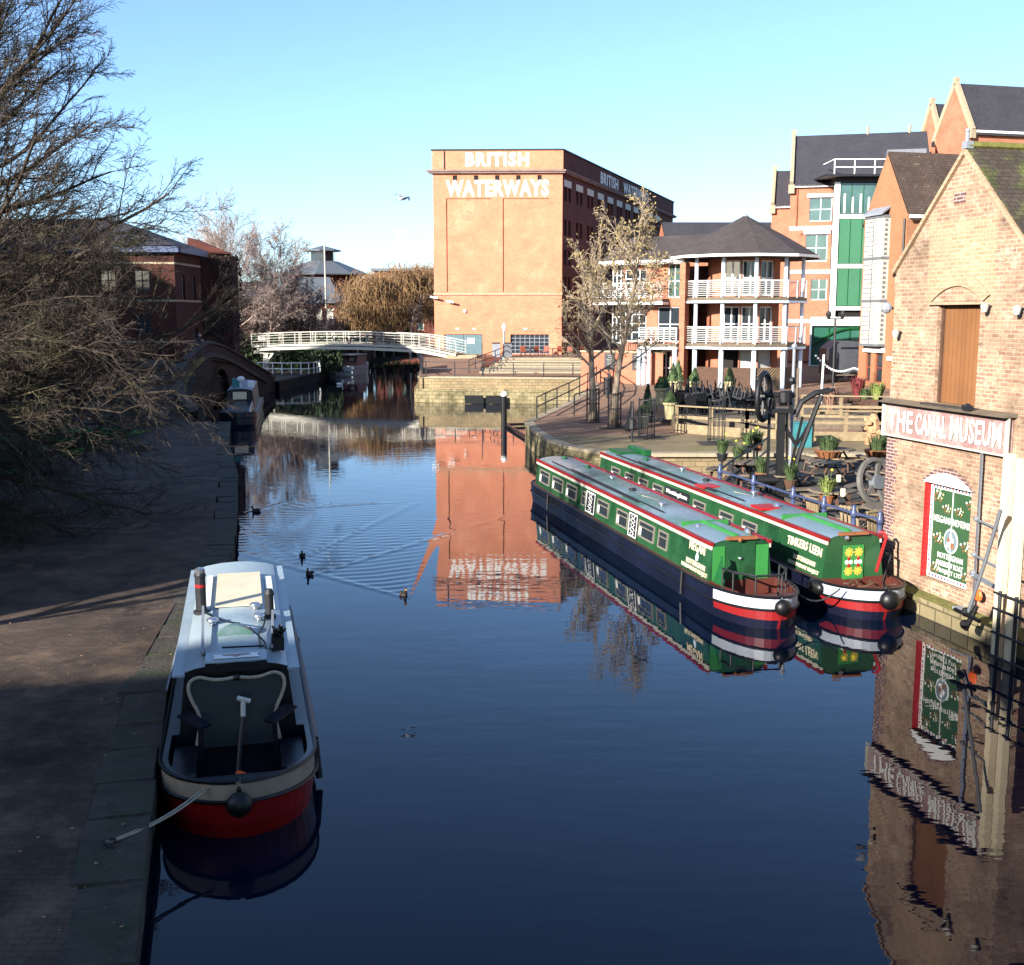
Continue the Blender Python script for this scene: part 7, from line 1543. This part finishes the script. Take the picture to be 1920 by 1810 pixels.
o = thing('lamp_post', 'black heritage lamp post in front of the grey trailer', 'street lamp', (0, 0, 0)); p, q_ = atY(1562, 705, 74), atY(1563, 598, 74); mb = MB(); mb.cyl((p.x, 74, zg(74)), .08, q_.z - zg(74), 8); mb.bar((p.x - .5, 74, q_.z), (p.x + .5, 74, q_.z), .08); mb.build('post', 'iron', o)
for e in (-.45, .45): mb = MB(); mb.lathe((p.x + e, 74, q_.z), [(.1, 0), (.2, .3), (.1, .5)], 8); mb.build('lantern', 'iron', o)
mb = MB(); rg = random.Random(5); A_ = atY(1530, 665, 66); B_ = atY(1608, 690, 66); Pq = []
for i in range(19):
    t_ = i / 18; c = A_.lerp(B_, t_) - Vector((0, 0, .5 * math.sin(math.pi * min(1, t_ * 1.1)))); Pq.append(c); mb.ball(c - Vector((0, 0, .08)), .075, 6, 1)
mb.tube(Pq, .015, 4); tag(mb.build('festoon_lights', ['iron', 'white']), 'string of white bulbs hung before the grey trailer', 'festoon lights')

# ================================================================== SLUICE POSTS AND SCAFFOLD AT THE MUSEUM'S WATER EDGE
Mm = WM((8.6, 25.5), (.2425, -.970))
def mp(x, y, z): return Mm @ Vector((x, y, z))
for i, (x, y, zt_, lb) in enumerate(((4.95, -.75, 3.87, 'tall pale squared timber post against the museum wall, left of the pair'), (5.27, -.72, 3.82, 'tall pale squared timber post, right of the pair'))):
    mb = MB(Mm); mb.box(x, x + .15, y, y + .15, -.6, zt_); tag(mb.build('timber_post', 'cream'), lb, 'post')
o = thing('scaffold', 'steel scaffold tube frame clamped beside the timber posts', 'scaffold', tuple(mp(3.5, -.2, .4)))
mb = MB(Mm); mb.tube([(3.52, -.12, .4), (3.5, -.12, 3.7)], .03, 8); mb.tube([(4.75, -.5, 2.2), (4.75, -.5, 3.8)], .03, 8); mb.build('upright', 'chrome', o)
for z in (2.35, 1.62, 1.25, 1.2):
    mb = MB(Mm); mb.tube([(3.4, -.14, z), (5.2, -.5, z - .06)], .026, 6); mb.ball((3.52, -.16, z), .06, 8); mb.build('crossbar', 'grey_metal', o)
mb = MB(Mm); mb.box(3.1, 3.6, -.3, -.1, .42, .47); mb.build('foot_plate', 'lead', o)
o = thing('sluice_bar', 'dark diagonal iron bar with black clamps below the scaffold', 'sluice gear', tuple(mp(4, -.9, .4)))
mb = MB(Mm); mb.tube([(4.55, -1.0, .75), (5.0, -1.05, 1.8), (5.42, -1.1, 2.9)], .035, 6); mb.build('bar', 'mid_grey', o)
mb = MB(Mm); mb.tube([(4.15, -1.0, .72), (4.9, -1.0, .68)], .04, 6); mb.ball((4.5, -1.0, .75), .1, 8); mb.ball((4.48, -1.0, .5), .1, 8); mb.tube([(4.5, -1, .4), (4.65, -.9, .9)], .05, 6); mb.build('clamp', 'black', o)
o = thing('gate_frame', 'dark steel ladder-like gate frame at the lower right water edge', 'gate', tuple(mp(5.4, -.9, 0)))
mb = MB(Mm)
for x in (5.3, 5.75, 6.3): mb.tube([(x, -.9, -.4), (x, -.9, 1.35)], .035, 6)
for z in (.1, .55, 1.0, 1.3): mb.tube([(5.15, -.92, z), (6.6, -.92, z)], .026, 6)
mb.build('bars', 'iron', o)
for x, z in ((3.75, .85), (4.5, .95), (4.45, 1.35)):
    mb = MB(Mm); mb.ball((x, -.2, z), .14, 8, sc3=(1, .4, .9)); tag(mb.build('orange_float', 'orange'), {3.75: 'orange float lying at the foot of the scaffold tube', 4.5: 'orange float between the two timber posts'}.get(x, 'orange float hung behind the left timber post'), 'float')
mb = MB(Mm); mb.tube([(.95, -.34, .1), (.95, -.55, .5), (1.05, -.5, .95), (1.0, -.42, 1.08), (.78, -.4, 1.1)], .022, 6); tag(mb.build('bent_hook', 'iron'), 'bent black iron hook bar on the stone ledge by the boats', 'hook')
